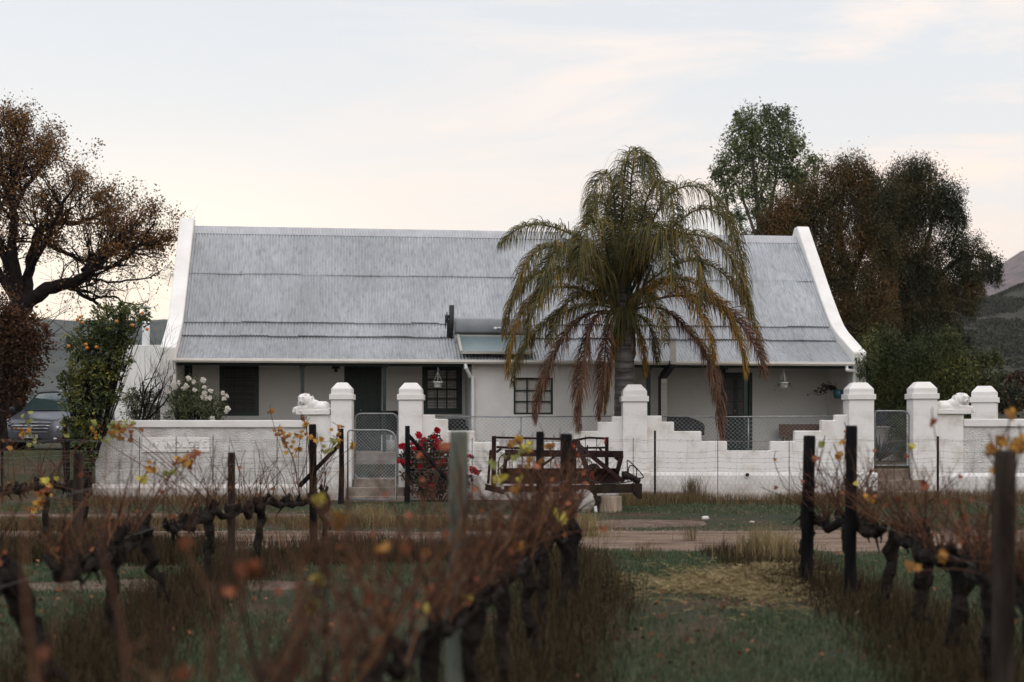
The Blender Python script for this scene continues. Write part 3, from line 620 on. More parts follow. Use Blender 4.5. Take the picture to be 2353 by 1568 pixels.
for k in range(12):
    t = rnd.uniform(2.3, 4.2); L_ = rnd.uniform(0.3, 0.62); pts = [Vector((0, 0, 0.05))]
    for s in range(4): pts.append(pts[-1]+Vector((math.cos(t)*L_/4+rnd.gauss(0, .03), rnd.gauss(0, .05), L_/4*(0.8-s*0.55)+rnd.gauss(0, .03)))); cen += [pts[-1]+Vector((rnd.gauss(0, .03), rnd.gauss(0, .03), rnd.gauss(0, .03))) for _ in range(5)]
    b.tube(pts, [0.006, 0.005, 0.004, 0.003, 0.002], 4)
b.build('stem', M['bark'], o); link('foliage', npmesh('f', leafquads(rng, np.array(cen), rng.normal(size=(len(cen), 3)), 0.05, 0.8), 4), mat('dead_leaf', (0.03, 0.012, 0.014), 0.8), o)
o = thing('bench', 'low wooden bench with black legs against the white veranda wall', 'bench', hw_(hu(1843, 1.3), 1.35, FL), TH)
bl = (hu(1886, 1.3)-hu(1800, 1.3))/2*1.1; wd = mat('brown_bench_wood', (0.10, 0.045, 0.022), 0.6, col2=(0.16, 0.08, 0.04), nscale=4, stretch=(0.3, 1, 3))
zb_ = hz(1843, 975, 1.3)-FL
MB().box(-bl, 0.12, zb_-0.30, bl, 0.16, zb_).build('backrest', wd, o, bevel=0.005); MB().box(-bl, -0.25, zb_-0.36, bl, 0.12, zb_-0.32).build('seat', wd, o, bevel=0.005)
for x in (-bl+0.08, bl-0.12):
    for y in (-0.22, 0.1): MB().box(x, y, 0, x+0.04, y+0.04, zb_-0.362).build('leg', M['black'], o)
# covered braai with its flue
cz = hz(1565, 957, 0.8)-FL; o = thing('covered_barbecue', 'black covered barbecue on the right veranda behind the stepped wall', 'barbecue', hw_(hu(1566, 0.8), 0.8, FL), TH)
bw_ = (hu(1615, 0.8)-hu(1522, 0.8))/2; b = MB(); nn = 14; secs = []
for i in range(nn+1):
    t = -1+2*i/nn; hgt = cz*(1.0-0.12*max(t, 0)**2*1.6) if t > -0.9 else cz*0.9; dd = 0.33*(1-0.25*abs(t)**3)
    secs.append([(t*bw_, -dd, cz*0.45), (t*bw_*1.02, -dd*1.02, cz*0.72), (t*bw_, -dd*0.7, hgt*0.97), (t*bw_, 0, hgt), (t*bw_, dd*0.7, hgt*0.97), (t*bw_, dd, cz*0.45)])
for s_ in secs: b.v += s_
for i in range(nn):
    for k in range(5): b.f.append((i*6+k, i*6+k+1, (i+1)*6+k+1, (i+1)*6+k))
b.f += [tuple(range(6)), tuple(range(nn*6, nn*6+6))]; b.build('cover', M['blackfab'], o, smooth=True)
MB().bar((-bw_+0.03, 0, cz*0.98), (-bw_+0.10, 0, cz+0.28), 0.03).build('handle', M['black'], o)
for x in (-bw_+0.1, bw_-0.1):
    for y in (-0.2, 0.2): MB().box(x-0.02, y-0.02, 0, x+0.02, y+0.02, cz*0.5).build('leg', M['black'], o)
o = thing('stove_flue', 'square steel flue with perforated lower half and cowl rising past the gutter', 'flue', (OX, OY, 0), TH)
fu0, fu1 = hu(1516, 0.5), hu(1530, 0.5); v0 = 0.5; ftz = hz(1523, 868, v0)
MB().box(fu0+0.02, v0-0.08, FL+0.6, fu1, v0+0.08, ftz).build('perforated_duct', mat('perforated_steel', (0.55, 0.53, 0.50), 0.4, metal=0.5), o)
b = MB(); nz_ = int((ftz-0.08-FL-0.75)/0.032)
for j in range(nz_):
    for k in range(4): x = fu0+0.032+(k+0.5*(j % 2))*0.028; z = FL+0.75+j*0.032; b.box(x, v0-0.0835, z, x+0.014, v0-0.082, z+0.017)
b.build('perforation', M['black'], o)
MB().box(fu0-0.022, v0-0.075, FL+0.6, fu0+0.018, v0+0.075, ftz+0.03).build('duct_side', M['black'], o)
tu, tz = hp(1546, 836, -0.33); MB().bar((fu0/2+fu1/2, v0, ftz+0.02), (tu, -0.33, tz), 0.14, 0.15).build('elbow_duct', M['black'], o)
t1 = hz(1546, 783, -0.33); MB().box(tu-0.065, -0.40, tz-0.02, tu+0.065, -0.26, t1).build('upper_duct', M['steel'], o, bevel=0.004)
b = MB(); b.box(tu-0.12, -0.46, t1+0.0, tu+0.12, -0.20, t1+0.02); b.frust(tu-0.10, -0.44, tu+0.10, -0.22, t1+0.04, t1+0.09, 0.05); b.build('cowl', M['galv'], o)
# chair and small items behind the gate
o = thing('garden_chair', 'dark cushioned chair on the veranda behind the gate', 'chair', hw_(hu(905, 1.1), 1.1, FL), TH+0.5)
MB().box(-0.25, 0.2, 0.42, 0.25, 0.28, 0.98).build('backrest', M['blackfab'], o, bevel=0.03); MB().box(-0.25, -0.25, 0.40, 0.25, 0.198, 0.46).build('seat', M['blackfab'], o, bevel=0.02)
for x in (-0.22, 0.2):
    for y in (-0.22, 0.2): MB().box(x, y, 0, x+0.03, y+0.03, 0.40).build('leg', M['pvc'], o)
o = tag(MB().lathe((0, 0, 0), [(0.09, 0), (0.12, 0.26), (0.125, 0.27), (0.11, 0.27), (0.08, 0.03)], 14).build('bucket', M['pvc'], None, smooth=True, loc=hw_(hu(898, 0.6), 0.6, FL)), 'small white bucket standing on the veranda floor by the dark chair', 'bucket')
o = thing('armchair', 'dark armchair on the veranda under the barred window', 'chair', hw_(hu(1040, 1.2), 1.2, FL), TH)
MB().box(-0.34, 0.25, 0.3, 0.34, 0.4, hz(1040, 962, 1.2)-FL).build('backrest', M['blackfab'], o, bevel=0.04); MB().box(-0.28, -0.3, 0.12, 0.28, 0.248, 0.42).build('seat', M['blackfab'], o, bevel=0.03)
for s_ in (-1, 1): MB().box(min(s_*0.36, s_*0.28), -0.32, 0.1, max(s_*0.36, s_*0.283), 0.25, 0.6).build('armrest', M['blackfab'], o, bevel=0.03)
for x in (-0.3, 0.26):
    for y in (-0.28, 0.2): MB().box(x, y, 0, x+0.04, y+0.04, 0.1).build('leg', M['black'], o)
# ------------------------------------------------------------------ garden wall, piers, gates
YW = 31.7
def x_(px): return X_(px, YW)
def z_(py): return Z_(py, YW)
def pier(pa, pb, parent, ptop=879.5, y0=None, top_in=0.12, rot=None, base=0.0):
    """plastered gate pier with collar and chamfered cap, between reference columns pa and pb"""
    w = (x_(pb)-x_(pa))-0.06; xc = (x_(pa)+x_(pb))/2; y0 = YW-0.15; yc = y0+w/2; k = z_(ptop); s0 = w/2
    b = MB(); b.box(-s0, -s0, base, s0, s0, k-0.385); o = b.build('pier', M['wallpl'], parent, bevel=0.015)
    c = MB(); c.box(-s0-0.035, -s0-0.035, k-0.385+0.001, s0+0.035, s0+0.035, k-0.26); c.box(-s0+0.004, -s0+0.004, k-0.2595, s0-0.004, s0-0.004, k-0.145); c.frust(-s0+0.004, -s0+0.004, s0-0.004, s0-0.004, k-0.1445, k, top_in)
    q = c.build('cap', M['plaster'], o, bevel=0.01)
    o.location = (xc, yc, 0); 
    if rot: o.rotation_euler = (0, 0, rot)
    return o
def plinth(b, x0, x1, zt, d=0.04): b.add([(x0, YW-d, -0.1), (x1, YW-d, -0.1), (x1, YW-0.002, -0.1), (x0, YW-0.002, -0.1), (x0, YW-d, zt-0.09), (x1, YW-d, zt-0.09), (x1, YW-0.002, zt), (x0, YW-0.002, zt)], [(0,3,2,1),(4,5,6,7),(0,1,5,4),(1,2,6,5),(2,3,7,6),(3,0,4,7)])
# left wall
wl = thing('garden_wall', 'white roughcast garden wall with name panel, left of the front gate', 'wall')
cop0, cop1 = z_(966), z_(983)
b = MB(); b.box(x_(219), YW, -0.1, x_(706), YW+0.24, cop1-0.002); b.box(x_(219), YW+0.242, -0.1, x_(219)+0.24, YW+4.5, cop1-0.002); b.build('wall_panel', M['rough'], wl, bevel=0.02)
b = MB(); b.box(x_(218)-0.03, YW-0.045, cop1, x_(706)-0.001, YW+0.27, cop0); b.box(x_(218)-0.03, YW+0.272, cop1, x_(218)+0.27, YW+4.5, cop0); b.build('coping', M['plaster'], wl, bevel=0.02)
b = MB(); plinth(b, x_(207), x_(706)-0.001, z_(1112), 0.10); b.box(x_(207), YW-0.001, -0.1, x_(219)-0.002, YW+3, z_(1112)-0.01); b.build('plinth', M['plinthm'], wl, bevel=0.02)
b = MB(); b.box(x_(706), YW-0.02, -0.1, x_(762), YW+0.26, z_(953.5)); b.build('pedestal', M['wallpl'], wl, bevel=0.015)
pier(759, 813, wl)
npn = MB().box(x_(327), YW-0.012, z_(1036), x_(481), YW+0.01, z_(1005)).build('name_panel', M['plaster'], wl, bevel=0.006)
MB().box(x_(327), YW-0.03, z_(1039), x_(481), YW+0.01, z_(1036)-0.002).build('panel_ledge', M['wallpl'], wl)
def text(s, size, loc, m, parent, rot=(R(90), 0, 0), ext=0.006, name='lettering', sx=1.0, bold=0.0):
    cu = bpy.data.curves.new('t', 'FONT'); cu.body = s; cu.size = size; cu.extrude = ext; cu.align_x = 'CENTER'; cu.align_y = 'CENTER'; cu.offset = bold; cu.space_character = 1.1
    t = bpy.data.objects.new('t', cu); C.objects.link(t); bpy.context.view_layer.update()
    me = bpy.data.meshes.new_from_object(t.evaluated_get(bpy.context.evaluated_depsgraph_get())); bpy.data.objects.remove(t)
    me.name = name; me.transform(Matrix.Translation(loc) @ Matrix.Rotation(rot[2], 4, 'Z') @ Matrix.Rotation(rot[0], 4, 'X') @ Matrix.Diagonal((sx, 1, 1, 1)))
    me.materials.clear(); return link(name, me, m, parent)
text('W  NOLGE S', 0.21, (x_(410), YW-0.018, z_(1022)), M['plaster'], npn, ext=0.02, sx=1.0)
# middle wall with the two stepped dips
wm = thing('garden_wall', 'white garden wall with two stepped dips running behind the rusty implement', 'wall')
def stepped(b, pts):
    """pts: list of (px_end, py_top) starting px given first"""
    x0 = x_(pts[0]); poly = [(x0, -0.1)]
    for px, py in reversed(pts[1:]): pass
    top_ = []
    for px, py in pts[1:]: top_ += [(x0, z_(py)), (x_(px), z_(py))]; x0 = x_(px)
    b.prism([(x_(pts[0]), -0.1), (x0, -0.1)]+list(reversed(top_)), YW, YW+0.22)
b = MB(); stepped(b, [968, (999, 953.5), (1029, 963), (1091, 990), (1147, 1016), (1252, 1037), (1310, 1016), (1373, 991), (1406, 970), (1434, 957)])
b.build('wall_panel', M['wallpl'], wm, bevel=0.022)
b = MB(); stepped(b, [1484, (1521, 955.5), (1549, 969.5), (1612, 991), (1671, 1014), (1770, 1036), (1826, 1014), (1887, 990), (1919, 966), (1950, 953.5)])
b.build('wall_panel', M['wallpl'], wm, bevel=0.022)
b = MB(); plinth(b, x_(930), x_(1432), z_(1084)); plinth(b, x_(1486), x_(1948), z_(1084)); b.build('plinth', M['plinthm'], wm, bevel=0.02)
b = MB(); b.box(x_(1424), YW-0.205, -0.1, x_(1492), YW+0.1, z_(1084)); b.box(x_(1940), YW-0.205, -0.1, x_(2012), YW+0.1, z_(1086)); b.build('pier_foot', M['wallpl'], wm, bevel=0.03)
pier(914, 974, wm, 880); pier(1427, 1489, wm, 884); pier(1944, 2008, wm, 879.5)
b = MB(); c0 = P(1717, 1092, YW-0.07); n_ = len(b.v); ring = []
for rr, yy in ((0.058, 0), (0.058, 0.08), (0.045, 0.08), (0.045, 0.0)): ring.append([(c0.x+rr*math.cos(t), c0.y+yy-0.01, c0.z+rr*math.sin(t)) for t in np.linspace(0, 2*math.pi, 17)[:-1]])
for rg in ring: b.v += rg
for i in range(4):
    for k in range(16): b.f.append((i*16+k, i*16+(k+1) % 16, ((i+1) % 4)*16+(k+1) % 16, ((i+1) % 4)*16+k))
b.build('drain_pipe', M['pvc'], wm); MB().tube([(c0.x, c0.y+0.005, c0.z), (c0.x, c0.y+0.06, c0.z)], 0.046, 16).build('drain_mouth', M['black'], wm)
# right wall
wr = thing('garden_wall', 'white roughcast garden wall right of the side gate, with a lion on its pedestal', 'wall')
b = MB(); b.box(x_(2214), YW, -0.1, 14.5, YW+0.24, z_(981)-0.002); b.build('wall_panel', M['rough'], wr, bevel=0.02)
MB().box(x_(2214)+0.001, YW-0.045, z_(981), 14.5, YW+0.27, z_(963)).build('coping', M['plaster'], wr, bevel=0.02)
b = MB(); b.box(x_(2150), YW-0.02, -0.1, x_(2214), YW+0.26, z_(952)); b.build('pedestal', M['wallpl'], wr, bevel=0.015)
b = MB(); plinth(b, x_(2152), 14.5, z_(1086), 0.07); b.build('plinth', M['plinthm'], wr, bevel=0.02)
pier(2091, 2153, wr, 878)
p6 = pier(2228, 2290, wr, 884); p6.location.y = YW+1.2; p6.location.x = X_(2259, YW+1.3); p6.rotation_euler = (0, 0, R(-24))
MB().box(x_(2214), YW+2.0, 0.5, 14.5, YW+2.2, 1.45).build('wall_panel', M['wallpl'], wr, bevel=0.02)
ib = thing('low_wall', 'low white wall seen through the side gate at the right behind the tree foliage', 'wall'); MB().box(X_(1990, 36.6), 36.6, 0.5, X_(2130, 36.6), 36.8, Z_(985, 36.6)).build('wall_panel', M['wallpl'], ib, bevel=0.02); MB().box(X_(1990, 36.6)-0.02, 36.57, Z_(985, 36.6)+0.001, X_(2130, 36.6)+0.02, 36.83, Z_(985, 36.6)+0.06).build('coping', M['plaster'], ib, bevel=0.02)
# lions
def make_lion():
    o = thing('lion_statue', 'white lying lion statue left of the front gate, paw hanging to the left', 'statue', (0, 0, 0), 0, 'lion statues on the garden wall')
    k = 0.00071
    def q(x, y): return (x-745)*k, (935-y)*k
    b = MB(); rd = random.Random(3)
    def e(x, y, dep, rx, ry, rz, rot=None): a, z = q(x, y); b.ball((a, dep, z), (rx, ry, rz), 18, 12, rot)
    e(950, 690, 0.0, 0.27, 0.115, 0.12); e(1150, 700, 0.0, 0.135, 0.135, 0.135); e(640, 620, 0.0, 0.17, 0.13, 0.18); e(560, 500, -0.02, 0.14, 0.13, 0.15); e(760, 620, 0.0, 0.17, 0.12, 0.125)
    e(1020, 690, 0.0, 0.2, 0.11, 0.13); e(580, 450, 0.0, 0.115, 0.11, 0.125); e(670, 530, 0.0, 0.13, 0.115, 0.125); e(800, 610, 0.0, 0.15, 0.11, 0.11); e(450, 450, -0.09, 0.088, 0.10, 0.115); e(432, 525, -0.18, 0.040, 0.055, 0.040); e(440, 582, -0.165, 0.034, 0.045, 0.022); e(428, 500, -0.235, 0.022, 0.018, 0.015); e(434, 450, -0.185, 0.017, 0.03, 0.055); e(470, 545, -0.175, 0.03, 0.03, 0.03); e(395, 545, -0.175, 0.03, 0.03, 0.03); e(480, 385, -0.17, 0.035, 0.025, 0.014); e(388, 385, -0.17, 0.035, 0.025, 0.014)
    e(388, 418, -0.172, 0.014, 0.012, 0.009); e(480, 418, -0.172, 0.014, 0.012, 0.009)
    e(1080, 740, -0.10, 0.14, 0.065, 0.10, Matrix.Rotation(0.3, 3, 'Y')); e(1050, 805, -0.14, 0.135, 0.035, 0.028); e(900, 815, -0.145, 0.045, 0.035, 0.03); e(1290, 750, -0.06, 0.055, 0.05, 0.03)
    e(590, 370, -0.06, 0.028, 0.02, 0.032); e(340, 400, -0.05, 0.022, 0.02, 0.03)
    for yy, dx_ in ((-0.075, 0), (0.075, -15)):
        a0, z0 = q(620+dx_, 720); a1, z1 = q(330+dx_, 725); a2, z2 = q(225+dx_, 760); a3, z3 = q(195+dx_, 835)
        b.tube([(a0, yy, z0), (a1, yy, z1), (a2, yy, z2), (a3, yy, z3)], [0.075, 0.052, 0.05, 0.042], 12); b.ball((a3+0.005, yy, z3), (0.045, 0.048, 0.045), 12, 8)
    for i in range(130):
        t = rd.uniform(-0.9, math.pi+0.9); r = rd.uniform(0.92, 1.05); d = rd.uniform(-0.10, 0.08); a, z = q(500+rd.uniform(-20, 140), 500)
        ax = a+math.cos(t)*0.125*r; az = z+math.sin(t)*0.145*r
        b.ball((ax, d, az), (0.020, 0.013, 0.030), 6, 5, Matrix.Rotation(rd.uniform(-0.6, 0.6)+(math.pi/2-t)*0.5, 3, 'Y'))
    me = b.mesh('body'); t = bpy.data.objects.new('t', me); C.objects.link(t)
    r = t.modifiers.new('r', 'REMESH'); r.mode = 'VOXEL'; r.voxel_size = 0.006; s = t.modifiers.new('s', 'SMOOTH'); s.iterations = 1; s.factor = 0.5
    bpy.context.view_layer.update(); m2 = bpy.data.meshes.new_from_object(t.evaluated_get(bpy.context.evaluated_depsgraph_get())); bpy.data.objects.remove(t); m2.name = 'body'
    link('body', m2, M['plaster'], o, smooth=True)
    a0, _ = q(240, 0); a1, _ = q(1335, 0); MB().box(a0+0.02, -0.17, 0, a1, 0.17, 0.112).build('slab', M['plaster'], o, bevel=0.012)
    return o
lion = make_lion(); lion.location = (x_(678.5)+0.358, YW+0.09, z_(953.5)+0.001)
def copy_tree(o, parent=None, label=None):
    c = o.copy(); C.objects.link(c)
    if parent: c.parent = parent
    if label: c['label'] = label
    for ch in list(o.children): copy_tree(ch, c)
    return c
l2 = copy_tree(lion, None, 'white lying lion statue right of the side gate, paw hanging to the right')
l2.scale = (-1, 1, 1); l2.location = (x_(2239)-0.425, YW+0.09, z_(952)+0.001)
# steps and path through the front gate
o = tag(MB().box(X_(792, 31), 31.02, -0.05, X_(930, 31), 31.32, 0.115).box(X_(794, 31.3), 31.322, -0.05, X_(928, 31.3), 31.60, 0.30).box(X_(812, 31.6), 31.602, -0.05, X_(915, 31.6), 32.1, 0.485).build('gate_steps', M['steps'], None, bevel=0.02), 'brown worn steps below the front gate between the white piers', 'steps')
b = MB(); b.add([(x_(800), 32.1, 0.485), (x_(930), 32.1, 0.485), (x_(930), 32.68, 0.70), (x_(800), 32.68, 0.70), (x_(800), 32.1, 0.1), (x_(930), 32.1, 0.1), (x_(930), 32.68, 0.1), (x_(800), 32.68, 0.1)], [(0,1,2,3), (0,4,5,1), (1,5,6,2), (3,7,4,0), (2,6,7,3)])
b.box(x_(795), 32.682, 0.1, x_(935), 32.95, 0.88); tag(b.build('garden_path', M['concrete'], None), kind='structure')
tag(MB().box(x_(2003), 31.30, -0.1, x_(2150), 31.52, 0.22).box(x_(2009), 31.522, -0.1, x_(2120), 31.75, 0.46).box(x_(2009), 31.752, -0.1, x_(2092), 32.1, 0.70).build('gate_steps', M['steps'], None, bevel=0.03), 'brown stone steps below the side gate at the right', 'steps')
# chain link helpers
def clipline(p, d, x0, z0, x1, z1):
    t0, t1 = -1e9, 1e9
    for a, da, lo, hi in ((p[0], d[0], x0, x1), (p[1], d[1], z0, z1)):
        u, v = (lo-a)/da, (hi-a)/da; t0 = max(t0, min(u, v)); t1 = min(t1, max(u, v))
    return (p[0]+d[0]*t0, p[1]+d[1]*t0), (p[0]+d[0]*t1, p[1]+d[1]*t1), t1 > t0+0.005
def chainlink(b, x0, z0, x1, z1, y, cw=0.075, ch=0.075, r=0.0022):
    n = int((x1-x0)/cw)+int((z1-z0)/ch)+2
    for s in (1, -1):
        for k in range(-int((z1-z0)/ch)-1, int((x1-x0)/cw)+2):
            p = (x0+k*cw, z0) if s == 1 else (x0+k*cw, z1)
            a, c, ok = clipline(p, (cw, ch*s), x0, z0, x1, z1)
            if ok: 
                m_ = ((a[0]+c[0])/2, (a[1]+c[1])/2); b.tube([(a[0], y+0.002*s, a[1]), (m_[0], y+0.002*s, m_[1]), (c[0], y+0.002*s, c[1])], r, 3, False)
def rounded(x0, z0, x1, z1, rads):
    """closed outline, radii for bl, br, tr, tl"""
    pts = []
    for (cx_, cz_, a0), r in zip(((x0, z0, 180), (x1, z0, 270), (x1, z1, 0), (x0, z1, 90)), rads):
        sx_ = 1 if cx_ == x0 else -1; sz_ = 1 if cz_ == z0 else -1
        if r < 0.01: pts.append((cx_, cz_)); continue
        for t in np.linspace(R(a0), R(a0+90), 6): pts.append((cx_+sx_*r+r*math.cos(t), cz_+sz_*r+r*math.sin(t)))
    return pts+[pts[0]]
def gate(name, lab, pa, pya, pb, pyb, Y, rads):
    x0, x1, z0, z1 = X_(pa, Y), X_(pb, Y), Z_(pyb, Y), Z_(pya, Y); o = thing(name, lab, 'gate', (0, 0, 0), 0)
    MB().tube([(a, Y, c) for a, c in rounded(x0, z0, x1, z1, rads)], 0.019, 8).build('frame', M['galv'], o, smooth=True)
    b = MB(); chainlink(b, x0+0.02, z0+0.02, x1-0.02, z1-0.02, Y); b.build('chain_link', M['galv'], o)
    b = MB(); b.box(x1, Y-0.03, z0+0.28, x1+0.05, Y+0.03, z0+0.31); b.box(x1, Y-0.03, z1-0.38, x1+0.05, Y+0.03, z1-0.35); b.build('hinge', M['galv'], o); MB().tube([(x0-0.03, Y, z1-0.35), (x0+0.06, Y-0.02, z1-0.35), (x0+0.055, Y-0.02, z1-0.43)], 0.008, 5).build('latch', M['galv'], o)
gate('wire_gate', 'grey tubular chain link gate hung between the two white piers at the front steps', 816, 951, 914, 1100, 31.8, (0.10, 0.10, 0.13, 0.13))
gate('wire_gate', 'lower grey chain link gate in the wire fence, in front of the pier gate', 799, 989, 910, 1148, 30.0, (0, 0, 0.22, 0.06))
gate('wire_gate', 'grey chain link gate between the piers at the right, foliage behind it', 2011, 945, 2089, 1070, 31.85, (0.02, 0.02, 0.14, 0.05))
def railfence(lab, pa, pb, py0, posts, bottom):
    o = thing('chain_link_fence', lab, 'fence', (0, 0, 0), 0); Y = YW+0.30; x0, x1 = X_(pa, Y), X_(pb, Y); zt = Z_(py0, Y)
    MB().tube([(x0, Y, zt), (x0*0.6+x1*0.4, Y, zt-0.012), (x1, Y, zt)], 0.015, 8).build('rail', M['galv'], o, smooth=True)
    for p in posts: MB().tube([(X_(p, Y), Y+0.02, bottom), (X_(p, Y), Y+0.02, zt)], 0.016, 8).build('post', M['galv'], o, smooth=True)
    b = MB(); chainlink(b, x0, bottom, x1, zt, Y, 0.10, 0.09, 0.0024); b.build('chain_link', M['galv'], o)
railfence('chain link infill fence above the stepped dip left of the palm', 998, 1412, 957, (1197, 1000, 1408), 0.85)
railfence('chain link infill fence above the stepped dip in front of the glazed door', 1519, 1925, 957, (1720, 1521, 1922), 0.85)

# ------------------------------------------------------------------ wire fence along the verge
YF = 30.0; rd = random.Random(11)
def fence(lab, xa, xb, standards, droppers, strainers, stays):
    o = thing('wire_fence', lab, 'fence'); 
    for px, py in strainers:
        b = MB(); x = X_(px, YF); b.tube([(x, YF, -0.1), (x+0.02, YF, 0.7), (x+0.01, YF, Z_(py, YF))], [0.062, 0.056, 0.05], 10); b.build('strainer_post', M['post'], o, smooth=False)
    for (pa, pya, pb_, pyb) in stays: MB().tube([P(pa, pya, YF), P(pb_, pyb, YF-0.02)], [0.042, 0.05], 8).build('stay', M['post'], o)
    for px, py in standards: MB().box(X_(px, YF)-0.02, YF-0.02, -0.05, X_(px, YF)+0.02, YF+0.02, Z_(py, YF)).build('standard', M['post'], o)
    for px in droppers: x = X_(px, YF); MB().box(x-0.007, YF-0.02, 0.03, x+0.007, YF-0.008, 1.42+rd.uniform(-0.05, 0.05)).build('dropper', M['wire'], o)
    b = MB(); x0, x1 = X_(xa, YF), X_(xb, YF)
    sup = sorted([x0, x1]+[X_(p, YF) for p, _ in standards]+[X_(p, YF) for p in droppers])
    for z, barb in ((1.37, 1), (1.13, 1), (0.99, 1), (0.90, 1), (0.775, 1), (0.70, 0), (0.06, 0), (1.34, 0)):
        pts = []
        for a, c in zip(sup[:-1], sup[1:]):
            n = max(2, int((c-a)/0.25)); sag = rd.uniform(0.01, 0.045)
            for i in range(n): t = i/n; pts.append((a+(c-a)*t, YF-0.022, z-sag*4*t*(1-t)+rd.uniform(-0.006, 0.006)))
        pts.append((x1, YF-0.022, z)); b.tube(pts, 0.0028, 3, False)
        if barb:
            for i in range(len(pts)-1):
                p = pts[i]; b.tube([(p[0]-0.02, p[1], p[2]-0.02), (p[0]+0.02, p[1], p[2]+0.02)], 0.003, 3, False)
    x = x0
    while x < x1:
        pts = [(x+0.03*math.sin(z*3+x), YF-0.026, z) for z in np.linspace(0.06, 1.37, 6)]; b.tube(pts, 0.0018, 3, False); x += rd.uniform(0.4, 0.75)
    b.build('barbed_wire', M['wire'], o)
    b = MB(); cw, ch = 0.11, 0.095; nx = int((x1-x0)/cw); hz_ = [0.06+ch*k for k in range(8)]
    wv = lambda i, k: (0.012*math.sin(i*0.7+k*1.3), 0.010*math.sin(i*0.43+k*2.1))
    for k in range(7):
        for i in range(nx):
            xx = x0+(i+(0.5 if k % 2 else 0))*cw; j = wv(i, k); z = hz_[k]
            n0 = Vector((xx+j[0], YF-0.03, z+j[1])); n1 = Vector((xx+j[0], YF-0.03, z+ch*0.42+j[1]))
            b.tube([n0, n1], 0.0022, 3, False)
            if k < 6:
                for s in (-0.5, 0.5):
                    i2 = i+(0 if s < 0 else 1) if k % 2 else i+(-1 if s < 0 else 0); j2 = wv(i2, k+1); b.tube([n1, (xx+s*cw+j2[0], YF-0.03, hz_[k+1]+j2[1])], 0.0018, 3, False)
    b.build('wire_netting', M['wire'], o)
fence('barbed wire and netting fence in front of the roughcast wall at the left', -60, 790, [(158, 1000), (5, 1010)], [321, 405, 490, 637, 705], [(783, 985)], [(780, 1022, 688, 1118)])
fence('barbed wire and netting fence running right of the geranium past the implement', 930, 2500, [(1505, 990), (2155, 1003)], [1085, 1200, 1345, 1455, 1649, 1813, 1965, 2290, 2420], [(935, 979)], [(938, 1000, 1038, 1112)])

# ------------------------------------------------------------------ rusty implement
def c4(x, y): return 1091.5+.1758*x, 976.7+.1758*y
YI = 27.6
im = thing('farm_implement', 'rusty steel blade implement with bent frame and hydraulic hoses, propped on a log', 'farm implement')
def I(x, y, d=0.0): px, py = c4(x, y); return P(px, py, YI+d)
def bars(name, lst, m=M['rust'], w=0.09):
    b = MB()
    for it in lst:
        (x0, y0, x1, y1, d0, d1) = it[:6]; ww = it[6] if len(it) > 6 else w; b.bar(I(x0, y0, d0), I(x1, y1, d1), ww, ww*(it[7] if len(it) > 7 else 1))
    return b.build(name, m, im, bevel=0.004)
bars('rear_frame', [(248, 145, 243, 800, .5, .5, .088), (1722, 160, 1722, 620, .5, .5, .072), (278, 165, 1130, 185, .5, .5, .042), (1290, 205, 1480, 168, .5, .5, .045), (1480, 168, 1700, 178, .5, .5, .045), (205, 330, 170, 770, .55, .55, .05), (280, 290, 700, 312, .5, .5, .045), (1430, 302, 1700, 298, .5, .5, .04), (1295, 220, 1295, 700, .5, .5, .09)])
bars('gusset', [(280, 360, 340, 310, .5, .5, .05), (1620, 300, 1660, 345, .5, .5, .04), (400, 470, 470, 415, .2, .2, .06), (1830, 420, 1890, 470, .2, .2, .06)])
bars('lift_beam', [(390, 368, 1935, 384, .2, .2, .13), (410, 390, 388, 570, .2, .2, .075), (1915, 400, 1862, 605, .2, .2, .085)])
bars('a_frame', [(1275, 205, 1940, 745, .1, -.25, .085), (1060, 400, 640, 705, .15, -.3, .05), (1330, 200, 1540, 800, .1, -.35, .10), (1150, 330, 1060, 400, .2, .15, .05)])
b = MB(); a0 = I(330, 570); a1 = I(1900, 575); a2 = I(1900, 775); prof = []
for t in np.linspace(0, 1, 9): prof.append((YI+0.15+0.16*math.sin(t*math.pi), a0.z+(a2.z-a0.z)*t))
prof2 = [(y+0.02, z) for y, z in reversed(prof)]
b.prismx(prof+prof2, a0.x, a1.x); b.build('blade', M['rust'], im)
bars('cross_beam', [(140, 820, 380, 880, -.2, -.3, .09), (380, 835, 1250, 845, -.3, -.3, .11), (1250, 845, 2062, 828, -.3, -.3, .165), (130, 780, 340, 830, -.25, -.3, .03)], M['rustb'])
b = MB(); q = I(2062, 768, -.35); r_ = I(2180, 970, -.35)
b.prism([(q.x, q.z), (q.x, I(0, 880).z), (r_.x-0.06, r_.z), (r_.x, r_.z+0.01), (r_.x, q.z)], YI-0.42, YI-0.1); b.build('end_plate', M['rustb'], im, bevel=0.004)
b = MB(); b.tube([I(1960, 640, 0), I(2140, 740, -.2)], 0.065, 10); b.ball(I(2125, 735, -.25), 0.055); b.box(*I(1930, 720, -.1), I(2000, 600).x, YI+0.2, I(1930, 610).z); b.build('hydraulic_ram', M['rustb'], im, smooth=True); MB().ball(I(1550, 575, .3), (0.13, 0.13, 0.11), 14, 9).build('round_housing', M['rustb'], im, smooth=True)
MB().tube([I(290, 620, -.2), I(385, 710, -.2)], [0.03, 0.055], 10).build('cylinder', M['steel'], im, smooth=True)
def smooth_path(pts, n=6):
    pts = [Vector(p) for p in pts]; out_ = []
    for i in range(len(pts)-1):
        p0, p1, p2, p3 = pts[max(i-1, 0)], pts[i], pts[i+1], pts[min(i+2, len(pts)-1)]
        for k in range(n):
            t = k/n; out_.append(0.5*((2*p1)+(p2-p0)*t+(2*p0-5*p1+4*p2-p3)*t*t+(3*p1-p0-3*p2+p3)*t**3))
    return out_+[pts[-1]]
